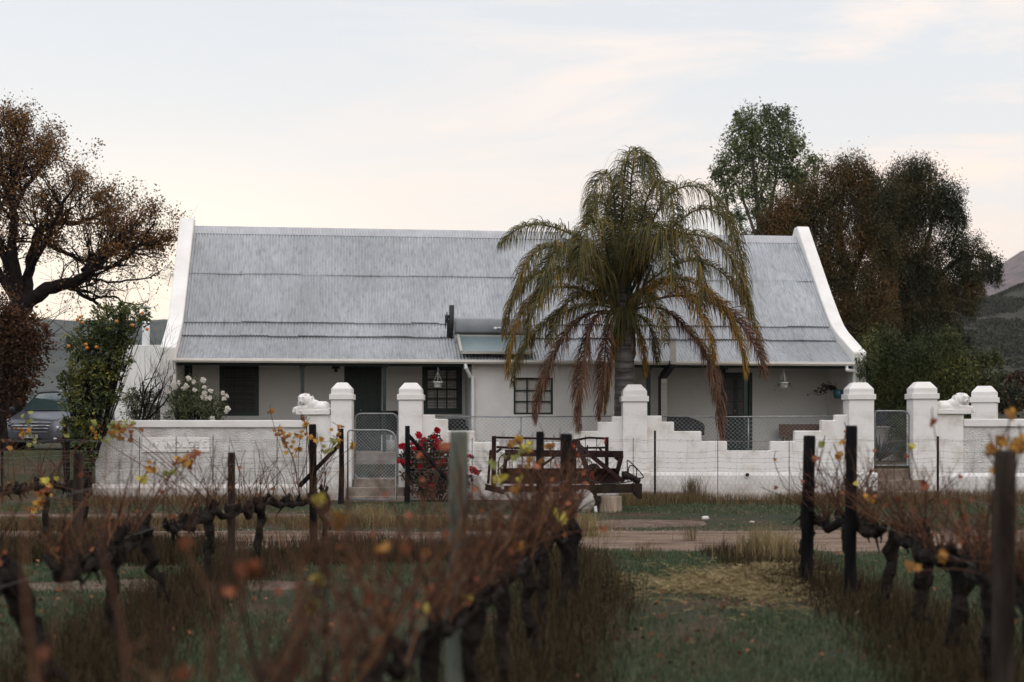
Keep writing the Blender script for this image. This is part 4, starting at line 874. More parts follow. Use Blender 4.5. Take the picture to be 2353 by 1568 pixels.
for pts in ([(2000, 700), (1990, 520), (2010, 470), (2200, 670), (2130, 695)], [(2000, 740), (2010, 560), (2060, 535), (2110, 580), (2110, 690)], [(310, 660), (315, 450), (400, 370), (435, 385), (370, 520), (290, 600)], [(1330, 400), (1310, 310), (1350, 275), (1460, 350), (1470, 385), (1270, 440)], [(1370, 420), (1500, 470), (1530, 530), (1500, 590), (1340, 620), (1280, 690)], [(1255, 720), (1450, 710), (1660, 770), (1850, 765), (2070, 735)], [(290, 620), (330, 690), (360, 720)]):
    MB().tube(smooth_path([I(x, y, -.38) for x, y in pts]), 0.011, 6).build('hose', M['black'], im, smooth=True)
b = MB()
for cxp in (485, 985, 1470):
    for k in range(9): y = 430+k*17; b.tube([I(cxp-5+5*(k % 2), y, .2), I(cxp+6-5*(k % 2), y+14, .2)], 0.008, 4)
    b.tube([I(cxp, 265, .2), I(cxp, 330, .2)], 0.014, 6); b.box(I(cxp-10, 0).x, YI+0.16, I(0, 325).z, I(cxp+10, 0).x, YI+0.24, I(0, 300).z)
for cxp in (712, 1590): b.tube([I(cxp, 180, .45), I(cxp, 570, .3)], 0.008, 5)
b.build('chain', M['rust'], im)
bt = mat('orange_twine', (0.45, 0.07, 0.02), 0.8); b = MB()
for (x, y, s) in ((1700, 200, 40), (1540, 640, 45), (1340, 420, 60), (1420, 610, 40), (1300, 270, 50)):
    for k in range(7): b.tube([I(x, y, -.42), I(x+rd.uniform(-s, s)*0.5, y+rd.uniform(-s, s), -.45), I(x+rd.uniform(-s, s), y+rd.uniform(-s, s*1.6), -.42)], 0.004, 3)
b.build('twine', bt, im)
b = MB(); b.bar(I(1540, 800, -.4), I(1562, 1010, -.4), 0.12); b.box(I(1505, 0).x, YI-0.5, I(0, 985).z, I(1620, 0).x, YI-0.3, I(0, 915).z); b.bar(I(1570, 1000, -.4), I(1585, 1190, -.45), 0.075); b.build('jack_leg', M['rustb'], im)
MB().bar(I(1572, 1060, -.47), I(1582, 1140, -.47), 0.055, 0.01).build('reflector', M['pvc'], im)
b = MB(); b.tube([I(1660, 1165, -.1), I(1800, 1165, -.1)], 0.045, 10); b.build('pipe_stub', M['galv'], im)
# log and rock under it
lc = P(1401, 1176, 27.3); lr = 0.23; b = MB(); n_ = 28; lv = []
for z, s in ((0, 1.02), (0.02, 1.03), (0.17, 0.99), (0.29, 1.0), (0.302, 0.97)): b.v += [(lr*s*(1+0.03*math.sin(3*t+1)+0.015*math.sin(7*t))*math.cos(t), lr*s*(1+0.03*math.sin(3*t+1))*math.sin(t), z) for t in np.linspace(0, 2*math.pi, n_+1)[:-1]]
for i in range(4):
    for k in range(n_): b.f.append((i*n_+k, i*n_+(k+1) % n_, (i+1)*n_+(k+1) % n_, (i+1)*n_+k))
b.f += [tuple(range(n_-1, -1, -1)), tuple(range(4*n_, 5*n_))]
tag(b.build('log', mat('cut_log', (0.17, 0.12, 0.08), 0.9, col2=(0.36, 0.29, 0.22), nscale=6, stretch=(2, 2, 0.25), bump=0.6, bscale=20), None, loc=(lc.x, lc.y, 0)), 'short pale sawn log standing on the grass under the rusty implement', 'log')
def rock(px, py, Y, r, lab, m, seed=1, name='rock'):
    c = P(px, py, Y); b = MB(); b.ball((0, 0, 0), (1, 1, 1), 16, 11); rr = random.Random(seed); ph = [(Vector((rr.gauss(0, 1), rr.gauss(0, 1), rr.gauss(0, 1))).normalized(), rr.uniform(0.75, 0.97)) for _ in range(16)]
    vs = []
    for v in b.v:
        v = Vector(v)
        for n__, d in ph:
            if v.dot(n__) > d: v -= n__*(v.dot(n__)-d)
        vs.append((v.x*r[0], v.y*r[1], v.z*r[2]))
    b.v = vs; o = b.build(name, m, None, smooth=(r[0] < .1), loc=(c.x, c.y, gz(c.x, c.y)+r[2]*0.75)); return tag(o, lab, 'rock')
M['stone'] = mat('pale_stone', (0.20, 0.175, 0.155), 0.95, col2=(0.40, 0.37, 0.34), nscale=5, ndetail=9, bump=1, bscale=14)
rock(1338, 1185, 27.2, (0.27, 0.24, 0.26), 'large pale boulder left of the sawn log under the implement', M['stone'], 3)
rock(1621, 1196, 24.9, (0.075, 0.06, 0.045), 'small white stone on the grass right of the implement', mat('white_stone', (0.42, 0.38, 0.34), 0.9, col2=(0.60, 0.57, 0.53), nscale=9, bump=.8, bscale=20), 5)
rock(2000, 1060+134, 24.9, (0.06, 0.05, 0.035), 'small pale stone beside the track at the right', M['stone'], 7)
rock(1728, 1214, 24.0, (0.05, 0.05, 0.03), 'dull stone lying at the edge of the dirt track', M['stone'], 8)
# ------------------------------------------------------------------ van
vn = thing('van', 'silver grey people carrier parked on the lawn at the left, facing the vineyard', 'van', (X_(98, 45.5), 44.4, gz(X_(88, 45.5), 45)), R(-9))
K = 1.07
paint = mat('silver_grey_paint', (0.115, 0.12, 0.14), 0.3, metal=0.5, spec=0.5)
# stations along the length: y, half width low, half width at shoulder, half width roof, z bottom, z shoulder, z top
st = [(-0.06, 0.70, 0.72, 0.55, 0.24, 0.55, 0.78), (0.02, 0.84, 0.84, 0.70, 0.21, 0.62, 0.86), (0.14, 0.92, 0.92, 0.78, 0.20, 0.74, 0.93), (0.45, 0.95, 0.955, 0.84, 0.20, 0.88, 1.02), (0.86, 0.955, 0.96, 0.84, 0.20, 0.98, 1.13), (1.25, 0.955, 0.96, 0.78, 0.22, 1.02, 1.35), (1.62, 0.955, 0.96, 0.74, 0.22, 1.04, 1.60), (1.90, 0.955, 0.96, 0.74, 0.22, 1.05, 1.77), (3.0, 0.955, 0.96, 0.76, 0.22, 1.05, 1.84), (4.4, 0.955, 0.96, 0.76, 0.22, 1.05, 1.83), (4.95, 0.94, 0.94, 0.72, 0.25, 1.03, 1.76), (5.08, 0.88, 0.88, 0.62, 0.30, 1.0, 1.60)]
b = MB(); NP = None
def sect(s):
    y, wl, ws, wr_, z0, zs, zt = s
    h = [(wl*0.80, z0), (wl*0.97, z0+0.07), (wl, z0+0.18), (ws, (z0+zs)/2), (ws*0.995, zs-0.02), (ws*0.97, zs+0.03), (ws*0.93+(wr_-ws*0.93)*0.45, zs+(zt-zs)*0.5), (wr_+0.02, zt-(zt-zs)*0.16), (wr_*0.90, zt-0.025), (wr_*0.6, zt), (0, zt+0.012)]
    return [(x*K, y*K, z*K) for x, z in h]+[(-x*K, y*K, z*K) for x, z in reversed(h[:-1])]
for s in st: r_ = sect(s); NP = len(r_); b.v += r_
for i in range(len(st)-1):
    for k in range(NP): b.f.append((i*NP+k, i*NP+(k+1) % NP, (i+1)*NP+(k+1) % NP, (i+1)*NP+k))
b.f += [tuple(range(NP)), tuple(range((len(st)-1)*NP, len(st)*NP))]
bo = b.build('body', paint, vn, smooth=True); sb = bo.modifiers.new('s', 'SUBSURF'); sb.levels = 1; sb.render_levels = 2
dg = mat('tinted_glass', (0.035, 0.055, 0.055), 0.06, spec=0.8)
def vq(pts): return [(x*K, y*K, z*K) for x, y, z in pts]
wp = []
for j, t in enumerate(np.linspace(0, 1, 7)):
    y = 0.93+(1.70-0.93)*t; z = 1.155+(1.715-1.155)*t+0.03*math.sin(t*math.pi); w = 0.80+(0.66-0.80)*t
    for s in np.linspace(-1, 1, 9): wp.append((s*w*K, (y+0.10*s*s)*K, (z-0.055*s*s*0.6)*K))
b = MB(); b.v = wp; b.f = [(j*9+i, j*9+i+1, (j+1)*9+i+1, (j+1)*9+i) for j in range(6) for i in range(8)]
b.v = [(x, y-0.05, z+0.03) for x, y, z in b.v]; ws_ = b.build('windscreen', dg, vn, smooth=True)
b = MB()
for j in (0, 6): b.tube([(x, y-0.055, z+0.032) for x, y, z in wp[j*9:(j+1)*9]], 0.028, 6)
for i in (0, 8): b.tube([(wp[j*9+i][0], wp[j*9+i][1]-0.055, wp[j*9+i][2]+0.032) for j in range(7)], 0.02, 6)
b.build('windscreen_seal', M['black'], vn, smooth=True)
b = MB(); b.tube(vq([(-0.1, 0.84, 1.175), (0.55, 0.92, 1.185)]), 0.012, 5); b.tube(vq([(-0.65, 0.86, 1.175), (-0.05, 0.88, 1.19)]), 0.012, 5); b.build('wiper', M['black'], vn)
def nose(x): return -0.075+0.16*abs(x/0.75)**2.4
def patch(name, outline, m, parent, dy=0.0, th=0.03):
    b = MB(); n = len(outline); a = [(x*K, (nose(x)-dy)*K, z*K) for x, z in outline]; c = [(x*K, (nose(x)-dy+th)*K, z*K) for x, z in outline]
    b.v = a+c; b.f = [tuple(range(n))]+[(i, (i+1) % n, (i+1) % n+n, i+n) for i in range(n)]; return b.build(name, m, parent)
gr = patch('grille', [(-0.50, 0.55), (0.50, 0.55), (0.66, 0.78), (0.6, 0.795), (0, 0.80), (-0.6, 0.795), (-0.66, 0.78)], M['black'], vn, 0.02, 0.09)
b = MB()
for z, w in ((0.635, 0.54), (0.715, 0.60)): b.tube([(x*K, (nose(x)-0.035)*K, z*K) for x in np.linspace(-w, w, 11)], 0.018*K, 6)
b.tube([(x*K, (nose(x)-0.03)*K, z*K) for x, z in [(-0.52, 0.535), (0, 0.53), (0.52, 0.535), (0.69, 0.79), (0.6, 0.81), (0, 0.815), (-0.6, 0.81), (-0.69, 0.79), (-0.52, 0.535)]], 0.012*K, 6)
b.build('grille_bar', M['steel'], gr, smooth=True)
b = MB(); ring = [(0.11*math.cos(t)*K, (nose(0)-0.055)*K, (0.675+0.05*math.sin(t))*K) for t in np.linspace(0, 2*math.pi, 25)]; b.tube(ring, 0.008, 5)
for s in (-1, 1): b.bar(((s*0.04-0.015)*K, -0.145, 0.645*K), ((s*0.04+0.02)*K, -0.145, 0.705*K), 0.02, 0.008)
b.tube([(-0.05*K, -0.145, 0.668*K), (0.0, -0.147, 0.682*K), (0.05*K, -0.145, 0.685*K)], 0.008, 5); b.build('badge', M['steel'], vn)
pl = MB().box(-0.26*K, -0.135, 0.355*K, 0.26*K, -0.115, 0.455*K).build('number_plate', mat('plate_white', (0.55, 0.56, 0.50), 0.5), vn, bevel=0.004)
text('CEY 95381', 0.105*K, (0, -0.138, 0.405*K), M['black'], pl, ext=0.002, name='plate_lettering', sx=0.95, bold=0.002)
patch('lower_grille', [(-0.62, 0.235), (0.62, 0.235), (0.84, 0.29), (0.86, 0.43), (0.62, 0.40), (0.3, 0.345), (-0.3, 0.345), (-0.62, 0.40), (-0.86, 0.43), (-0.84, 0.29)], M['black'], vn, 0.01, 0.12)
lens = mat('headlight_lens', (0.45, 0.47, 0.50), 0.15, spec=0.8, col2=(0.12, 0.12, 0.13), nscale=6)
for s in (1, -1):
    pts = [(0.72, 0.56), (0.87, 0.60), (0.93, 0.72), (0.90, 0.90), (0.84, 0.92), (0.74, 0.74)]
    b = MB(); a = [(s*x*K, (nose(x)*0.0+(-0.005 if x < 0.8 else 0.06 if x < 0.88 else 0.14)+(z-0.55)*0.25)*K, z*K) for x, z in pts]; c = [(x, y+0.12, z) for x, y, z in a]; n = 6
    b.v = a+c; b.f = [tuple(range(n))]+[(i, (i+1) % n, (i+1) % n+n, i+n) for i in range(n)]; hl = b.build('headlight', lens, vn); MB().ball((s*0.80*K, 0.03, 0.66*K), (0.05, 0.03, 0.05), 12, 8).build('bulb', M['pvc'], hl, smooth=True)
    MB().ball((s*0.72*K, 0.02*K, 0.345*K), (0.085, 0.05, 0.045), 12, 8).build('fog_lamp', M['pvc'], vn, smooth=True)
    mr = MB(); mr.ball((s*1.10*K, 0.95*K, 1.18*K), (0.10, 0.06, 0.13), 10, 8); mr.bar((s*0.95*K, 1.0*K, 1.10*K), (s*1.08*K, 0.97*K, 1.12*K), 0.05); mr.build('wing_mirror', M['black'], vn, smooth=True)
    for y0, y1 in ((1.15, 2.0), (2.1, 3.3), (3.4, 4.6)):
        b = MB(); x0, x1 = 0.925, 0.80; a = [(s*(x0+0.012)*K, y0*K, 1.08*K), (s*(x0+0.012)*K, y1*K, 1.08*K), (s*(x1+0.012)*K, (y1-0.05)*K, 1.55*K), (s*(x1+0.012)*K, (y0+(0.55 if y0 < 1.5 else 0.05))*K, 1.55*K)]
        b.v = a+[(x-s*0.05, y, z) for x, y, z in a]; b.f = [(0, 1, 2, 3)]+[(i, (i+1) % 4, (i+1) % 4+4, i+4) for i in range(4)]; b.build('side_window', dg, vn)
    for y in (0.85, 4.05):
        b = MB(); 
        for rr, w in ((0.33, 0.11),): b.tube([(s*0.72*K, y*K, 0.33*K), (s*0.97*K, y*K, 0.33*K)], rr*K, 24)
        wh = b.build('wheel', M['black'], vn, bevel=0.03); MB().tube([(s*0.90*K, y*K, 0.33*K), (s*0.975*K, y*K, 0.33*K)], 0.20*K, 18).build('rim', M['steel'], wh, bevel=0.01)
# ------------------------------------------------------------------ bushes in the garden
def bush(name, lab, cat, blobs, nleaf, lsize, leafm, stemm, seed, base, flowers=None, fl_m=None, fname='flower', fsize=0.055, frng=None, asp=0.6, stems=8, group=None):
    """blobs: (px, py, Y, rpx)"""
    rg = np.random.default_rng(seed); rr = random.Random(seed); bx_ = Vector(base); o = thing(name, lab, cat, bx_, 0, group); cen = []; dr = []; tot = sum(b_[3]**2 for b_ in blobs); b = MB()
    for (px, py, Y, rp) in blobs:
        c = P(px, py, Y)-bx_; r = rp*Y/F*(1.15 if 'rose' in name else 1.0); n = int(nleaf*rp*rp/tot)
        nc = max(3, n//14); cc = rg.normal(size=(nc, 3)); cc = nrm(cc)*(rg.uniform(0.25, 1.0, (nc, 1))**0.5)*r*np.array([1, 0.8, 1])
        for q in cc:
            k = 14; p = q+rg.normal(size=(k, 3))*r*0.13; cen.append(p+np.array(c)); dr.append(nrm(rg.normal(size=(k, 3)))+nrm(q)*0.6+np.array([0, 0, 0.25]))
            if rr.random() < 0.35: m_ = Vector(q)*0.4+c; b.tube([c*0.35, m_*0.7+Vector((rr.gauss(0, .03), rr.gauss(0, .03), 0)), Vector(q)+c], [0.007, 0.005, 0.003], 4)
        b.tube([Vector((c.x*0.35+rr.gauss(0, .05), rr.gauss(0, .05), -0.05 if c.z < 1.2 else c.z*0.35)), Vector((c.x*0.6, c.y, c.z*0.65))+Vector((rr.gauss(0, .05), 0, 0)), c], [0.018, 0.013, 0.008], 5)
    link('foliage', npmesh('foliage', leafquads(rg, np.concatenate(cen), np.concatenate(dr), lsize, asp, 0.08), 4), leafm, o); b.build('stem', stemm, o)
    if flowers:
        rf = random.Random(seed+1); npt = 120; dd = nrm(rg.normal(size=(npt, 3))); rad = rg.uniform(0.35, 1.0, (npt, 1))
        me = npmesh(fname, leafquads(rg, dd*rad*fsize*0.75*np.array([1, 1, .8]), dd*0.5+rg.normal(size=(npt, 3))*0.6, fsize*0.55, 0.9, 0.2), 4)
        for i, (px, py, Y, s) in enumerate(flowers):
            f = link(fname, me, fl_m, o); f.location = P(px, py, Y)-bx_; f.scale = (s, s, s*0.9); f.rotation_euler = (rf.uniform(0, 3), rf.uniform(0, 3), rf.uniform(0, 3))
    return o
M['geran'] = mat('geranium_leaf', (0.022, 0.030, 0.016), 0.7, col2=(0.060, 0.068, 0.034), island=True, ramp=(0, 1), third=(0.85, (0.10, 0.05, 0.03)))
M['red'] = mat('geranium_red', (0.60, 0.008, 0.025), 0.65, col2=(0.30, 0.004, 0.020), island=True, ramp=(0, 1))
M['rosel'] = mat('rose_leaf', (0.034, 0.055, 0.022), 0.65, col2=(0.15, 0.16, 0.07), island=True, ramp=(0, 1))
M['white'] = mat('rose_white', (0.84, 0.80, 0.74), 0.7, transl=0.2)
gf = [(1005, 990, 1), (997, 1007, .9), (963, 1001, 1), (974, 1012, .9), (927, 1026, 1.0), (920, 1026, .8), (946, 1020, .5), (955, 1030, .8), (966, 1028, 1.1), (969, 1044, .9), (1005, 1020, 1.1), (1015, 1028, .8), (1030, 1026, 1.1), (1007, 1031, .6), (928, 1062, .9), (940, 1061, .8), (965, 1072, .8), (1003, 1068, 1.0), (998, 1078, .6), (1022, 1090, .8), (992, 1098, .6), (975, 1118, .6), (995, 1118, 1.0), (915, 1060, .7), (1085, 1079, 1.0), (1092, 1084, .9), (1080, 1048, .5), (1018, 1062, .8)]
bush('geranium_bush', 'large geranium bush with red flower heads growing against the white wall by the front gate', 'bush', [(950, 1050, 31.1, 28), (985, 1040, 31.1, 30), (1012, 1052, 31.1, 30), (960, 1085, 31.0, 34), (1000, 1090, 31.0, 36), (1025, 1080, 31.1, 30), (1000, 1120, 31.0, 28), (960, 1118, 31.1, 24), (928, 1050, 31.1, 15), (1003, 1008, 31.1, 13), (1045, 1100, 31.1, 26), (1078, 1055, 31.2, 8), (1088, 1092, 31.2, 12), (1062, 1105, 31.2, 20)], 6500, 0.062, M['geran'], M['bark'], 21, (X_(990, 31.1), 31.1, 0.0), [(a, c, 30.88, s*1.25) for a, c, s in gf], M['red'], 'flower_head', 0.072, asp=0.9)
wf = [(433, 870), (445, 878), (467, 874), (396, 884), (403, 890), (423, 893), (428, 888), (447, 897), (470, 890), (484, 899), (466, 914), (474, 916), (482, 915), (515, 916), (521, 910), (524, 940), (520, 946), (488, 962), (512, 904), (375, 928), (262, 920), (284, 910), (330, 893), (470, 905), (385, 900), (410, 880)]
bush('rose_bush', 'tall white rose bush in full bloom behind the wall in front of the dark window', 'bush', [(440, 915, 32.6, 34), (415, 930, 32.6, 34), (465, 925, 32.6, 36), (490, 935, 32.6, 26), (440, 890, 32.6, 22), (455, 950, 32.6, 34), (505, 920, 32.6, 18), (490, 955, 32.6, 24), (400, 950, 32.6, 28), (425, 900, 32.6, 26), (395, 905, 32.6, 20)], 6500, 0.050, M['rosel'], M['bark'], 31, (X_(450, 32.6), 32.6, 0.75), [(a, c, 32.35, random.Random(i).uniform(.8, 1.15)) for i, (a, c) in enumerate(wf) if a > 380], M['white'], 'rose', 0.065, asp=0.55)
bush('rose_bush', 'sparser rose bush behind the left end of the wall, with a few white blooms', 'bush', [(330, 925, 33.0, 36), (300, 930, 33.0, 28), (365, 930, 33.0, 30), (345, 950, 33.0, 34), (300, 905, 33.0, 20), (380, 905, 33.0, 20)], 3600, 0.050, M['rosel'], M['bark'], 33, (X_(340, 33), 33.0, 0.75), [(a, c, 32.75, .9) for i, (a, c) in enumerate(wf) if a <= 380], M['white'], 'rose', 0.06, asp=0.55)
# bare branched shrub beside the gable
def branchy(b, p, d, L_, r, depth, rr, spread=0.6, tips=None, up=0.15, nb=3, seg=4):
    pts = [Vector(p)]; d = Vector(d).normalized(); rs = [r]
    for i in range(seg):
        d = (d+Vector((rr.gauss(0, .16), rr.gauss(0, .16), rr.gauss(up*0.3, .14)))).normalized(); pts.append(pts[-1]+d*L_/seg); rs.append(r*(1-0.45*(i+1)/seg))
    b.tube(pts, rs, 6 if r > 0.02 else 4, False)
    if tips is not None and depth <= 1: tips += [(pts[k], d) for k in range(1, len(pts))]
    if depth > 0:
        for k in range(nb):
            i = rr.randint(max(1, seg//2), seg); nd = (d+Vector((rr.gauss(0, spread), rr.gauss(0, spread), rr.gauss(up, spread*0.8)))).normalized(); branchy(b, pts[i], nd, L_*rr.uniform(0.55, 0.85), rs[i]*0.7, depth-1, rr, spread, tips, up, nb, seg)
o = thing('bare_shrub', 'leafless dark branched shrub in front of the white gable end', 'shrub', P(325, 960, 32.4)); rr = random.Random(8); b = MB()
for tgt in ((395, 890), (375, 850), (350, 870), (335, 880), (400, 880)):
    p0 = Vector((rr.gauss(0, .05), 0, -0.15)); p1 = P(tgt[0], tgt[1], 32.4)-o.location; branchy(b, p0, p1-p0, (p1-p0).length*0.8, 0.026, 3, rr, 0.45, None, 0.2, 3)
b.build('branches', M['bark'], o)
# orange tree at the left end of the wall
M['orangel'] = mat('orange_tree_leaf', (0.022, 0.034, 0.011), 0.6, col2=(0.32, 0.28, 0.055), island=True, ramp=(0.05, 1.0), third=(0.58, (0.075, 0.095, 0.026)), mixn=2.0, transl=.15)
bt_ = bush('orange_tree', 'leafy orange tree with ripe oranges at the left end of the garden wall', 'tree', [(250, 745, 31.2, 46), (300, 735, 31.2, 36), (205, 770, 31.2, 38), (180, 800, 31.2, 32), (240, 800, 31.2, 44), (230, 850, 31.2, 40), (190, 850, 31.2, 38), (165, 890, 31.2, 30), (210, 900, 31.2, 50), (240, 920, 31.2, 30), (180, 940, 31.2, 36), (215, 960, 31.2, 36), (150, 870, 31.2, 22), (190, 1010, 31.0, 30), (200, 1060, 31.0, 22), (330, 725, 31.2, 16), (165, 990, 31.1, 24), (260, 780, 31.2, 34), (270, 715, 31.2, 22), (290, 775, 31.2, 22), (285, 820, 31.2, 24), (268, 855, 31.2, 24), (262, 895, 31.2, 20)], 11500, 0.095, M['orangel'], M['bark'], 41, (X_(195, 31.2), 31.2, 0.0), asp=0.42)
orm = mat('orange_peel', (0.50, 0.17, 0.02), 0.6); om = MB().ball((0, 0, 0), 0.038, 14, 10).mesh('orange')
for (px, py) in ((178, 735), (184, 729), (190, 742), (268, 739), (305, 748), (158, 796), (198, 792), (200, 800), (327, 720), (338, 757), (222, 798)):
    f = link('orange', om, orm, bt_, smooth=True); f.location = P(px, py, 30.85)-bt_.location
b = MB()
for pts in ([(185, 1190), (190, 1100), (180, 1000), (200, 900), (240, 800)], [(210, 1185), (205, 1080), (215, 960), (225, 860)], [(165, 1180), (150, 1060), (150, 960)]): b.tube(smooth_path([P(x, y, 31.2)-bt_.location for x, y in pts], 4), [0.075-0.0035*i for i in range(len(smooth_path([P(x, y, 31.2) for x, y in pts], 4)))], 8)
b.build('trunk', M['bark'], bt_)
# aloe behind the side gate
o = thing('aloe', 'spiky aloe behind the chain link gate at the right', 'plant', P(2022, 1062, 32.6)); b = MB(); rr = random.Random(4)
for k in range(60):
    t = rr.uniform(0, 6.28); L_ = rr.uniform(0.35, 0.7); e = rr.uniform(0.6, 1.4); d = Vector((math.cos(t)*math.cos(e), math.sin(t)*math.cos(e), math.sin(e))); b.tube([(0, 0, 0.05), d*L_*0.5+Vector((0, 0, 0.02)), d*L_], [0.03, 0.022, 0.002], 5)
b.build('leaves', mat('aloe_leaf', (0.03, 0.045, 0.035), 0.6), o)
# ------------------------------------------------------------------ palm
YP = 32.6; PB = Vector((X_(1432, YP), YP, 0.7))
palm = thing('palm_tree', 'tall feather palm with drooping fronds, some dead and brown, in front of the iron roof', 'palm tree', PB)
b = MB(); pts = []; rs = []
for i, t in enumerate(np.linspace(0, 1, 40)):
    z = (Z_(640, YP)-0.6)*t; px = 1432+3*math.sin(t*3); pts.append((X_(px, YP)-PB.x, 0, z-0.1)); rs.append((0.235-0.03*t)*(1+0.05*(i % 2))*(1.0 if t < 0.75 else 1-0.45*(t-0.75)/0.25))
b.tube(pts, rs, 20)
b.build('trunk', mat('palm_trunk', (0.035, 0.031, 0.030), 0.9, col2=(0.17, 0.155, 0.145), nscale=2.2, ndetail=9, stretch=(0.7, 0.7, 7), bump=0.8, bscale=8), palm, smooth=True)
b = MB(); rr = random.Random(2); fibm = mat('palm_boot', (0.045, 0.028, 0.018), 0.95, col2=(0.14, 0.095, 0.065), nscale=7, stretch=(2, 2, 0.4), bump=1, bscale=20)
for k in range(38):
    t = rr.uniform(0, 6.28); z = Z_(rr.uniform(760, 830), YP)-PB.z; d = Vector((math.cos(t), math.sin(t), 0)); b.tube([d*0.19+Vector((0, 0, z)), d*0.25+Vector((0, 0, z+0.14)), d*0.27+Vector((0, 0, z+0.28+rr.uniform(0, .1)))], [0.06, 0.05, 0.012], 6)
b.build('old_frond_boots', fibm, palm)
def pm(n, a, b_, c=None, tr=0.28): return mat(n, a, 0.6, col2=b_, island=True, ramp=(0, 1), third=c, transl=tr, spec=0.25)
PG = pm('palm_leaflet_green', (0.036, 0.044, 0.015), (0.24, 0.165, 0.042), (0.55, (0.095, 0.090, 0.028))); PO = pm('palm_leaflet_olive', (0.036, 0.042, 0.014), (0.27, 0.16, 0.035), (0.5, (0.095, 0.084, 0.024)))
PY = pm('palm_leaflet_golden', (0.055, 0.045, 0.012), (0.42, 0.20, 0.03), (0.45, (0.19, 0.12, 0.024))); PD = pm('palm_leaflet_dead', (0.050, 0.026, 0.018), (0.30, 0.155, 0.090), (0.5, (0.15, 0.078, 0.045)))
rach = mat('palm_rachis', (0.035, 0.045, 0.02), 0.6); rachd = mat('palm_rachis_dry', (0.075, 0.035, 0.026), 0.7)
def frond(pts, m, seed, n=105, L_=0.55, droop=1.0, open_=0.9, dead=False, start=0.16):
    """pts: (px, py, depth offset)"""
    rg = np.random.default_rng(seed); cp = smooth_path([P(px, py, YP+d)-PB for px, py, d in pts], 8); A = np.array([list(p) for p in cp]); seg = np.linalg.norm(np.diff(A, axis=0), axis=1); cum = np.concatenate([[0], np.cumsum(seg)]); tot = cum[-1]
    N_ = len(cp); b = MB(); b.tube(cp, [0.030*(1-0.88*i/N_) for i in range(N_)], 6, False); fo = b.build('frond', rachd if dead else rach, palm, smooth=True)
    out_ = []
    tt = np.linspace(start, 1.0, n); n3 = 6
    for side in (-1, 1):
        t = np.clip(tt+rg.normal(size=n)*0.004, start, 0.999); s = t*tot; base = np.stack([np.interp(s, cum, A[:, k]) for k in range(3)], 1); tan = nrm(np.stack([np.interp(np.clip(s+0.05, 0, tot), cum, A[:, k])-np.interp(np.clip(s-0.05, 0, tot), cum, A[:, k]) for k in range(3)], 1))
        up = np.array([0, 0, 1.0]); lat = np.cross(tan, up); lat = nrm(lat+1e-4*rg.normal(size=lat.shape))*side; vert = np.cross(lat, tan)*side
        vert = np.where(vert[:, 2:3] < 0, -vert, vert)
        d0 = nrm(lat*open_+tan*0.55+vert*rg.uniform(-0.3, 1.3, (n, 1))+rg.normal(size=(n, 3))*0.12)
        ln = (L_*np.sin(np.clip((t-start)/(1-start), 0.0, 1)*2.4+0.55)**0.7*rg.uniform(0.8, 1.2, n))[:, None]
        p = base.copy(); d = d0; w = nrm(np.cross(d, rg.normal(size=(n, 3))))*0.0100; strip_ = [(p-w*0.6, p+w*0.6)]
        for k in range(n3):
            p = p+d*ln/n3; d = nrm(d+np.array([0, 0, -1.0])*droop*rg.uniform(0.35, 0.75, (n, 1))+rg.normal(size=(n, 3))*0.04); ww = w*(1.0-0.8*((k+1)/n3)**2); strip_.append((p-ww, p+ww))
        for k in range(n3): a, c = strip_[k], strip_[k+1]; out_.append(np.stack([a[0], a[1], c[1], c[0]], 1).reshape(-1, 3))
    # connected strips so that each leaflet gets one tone
    m_ = len(out_)//2; allv = []; 
    me = bpy.data.meshes.new('leaflets'); V_ = []; Q = []; off = 0
    for sd in range(2):
        S_ = out_[sd*m_:(sd+1)*m_]; rows = [S_[0].reshape(n, 4, 3)[:, 0], S_[0].reshape(n, 4, 3)[:, 1]]
        for k in range(m_): q = S_[k].reshape(n, 4, 3); rows += [q[:, 3], q[:, 2]]
        V_.append(np.stack(rows, 1).reshape(-1, 3)); i = np.arange(n)*(2*(m_+1))+off
        for k in range(m_): Q.append(np.stack([i+2*k, i+2*k+1, i+2*k+3, i+2*k+2], 1))
        off += n*2*(m_+1)
    V_ = np.concatenate(V_); Q = np.concatenate(Q).astype(np.int32)
    me.vertices.add(len(V_)); me.vertices.foreach_set('co', V_.astype(np.float32).ravel()); me.loops.add(len(Q)*4); me.loops.foreach_set('vertex_index', Q.ravel()); me.polygons.add(len(Q)); me.polygons.foreach_set('loop_start', np.arange(0, len(Q)*4, 4, dtype=np.int32)); me.update(calc_edges=True)
    link('leaflets', me, m, fo)
c0_ = (1432, 700)
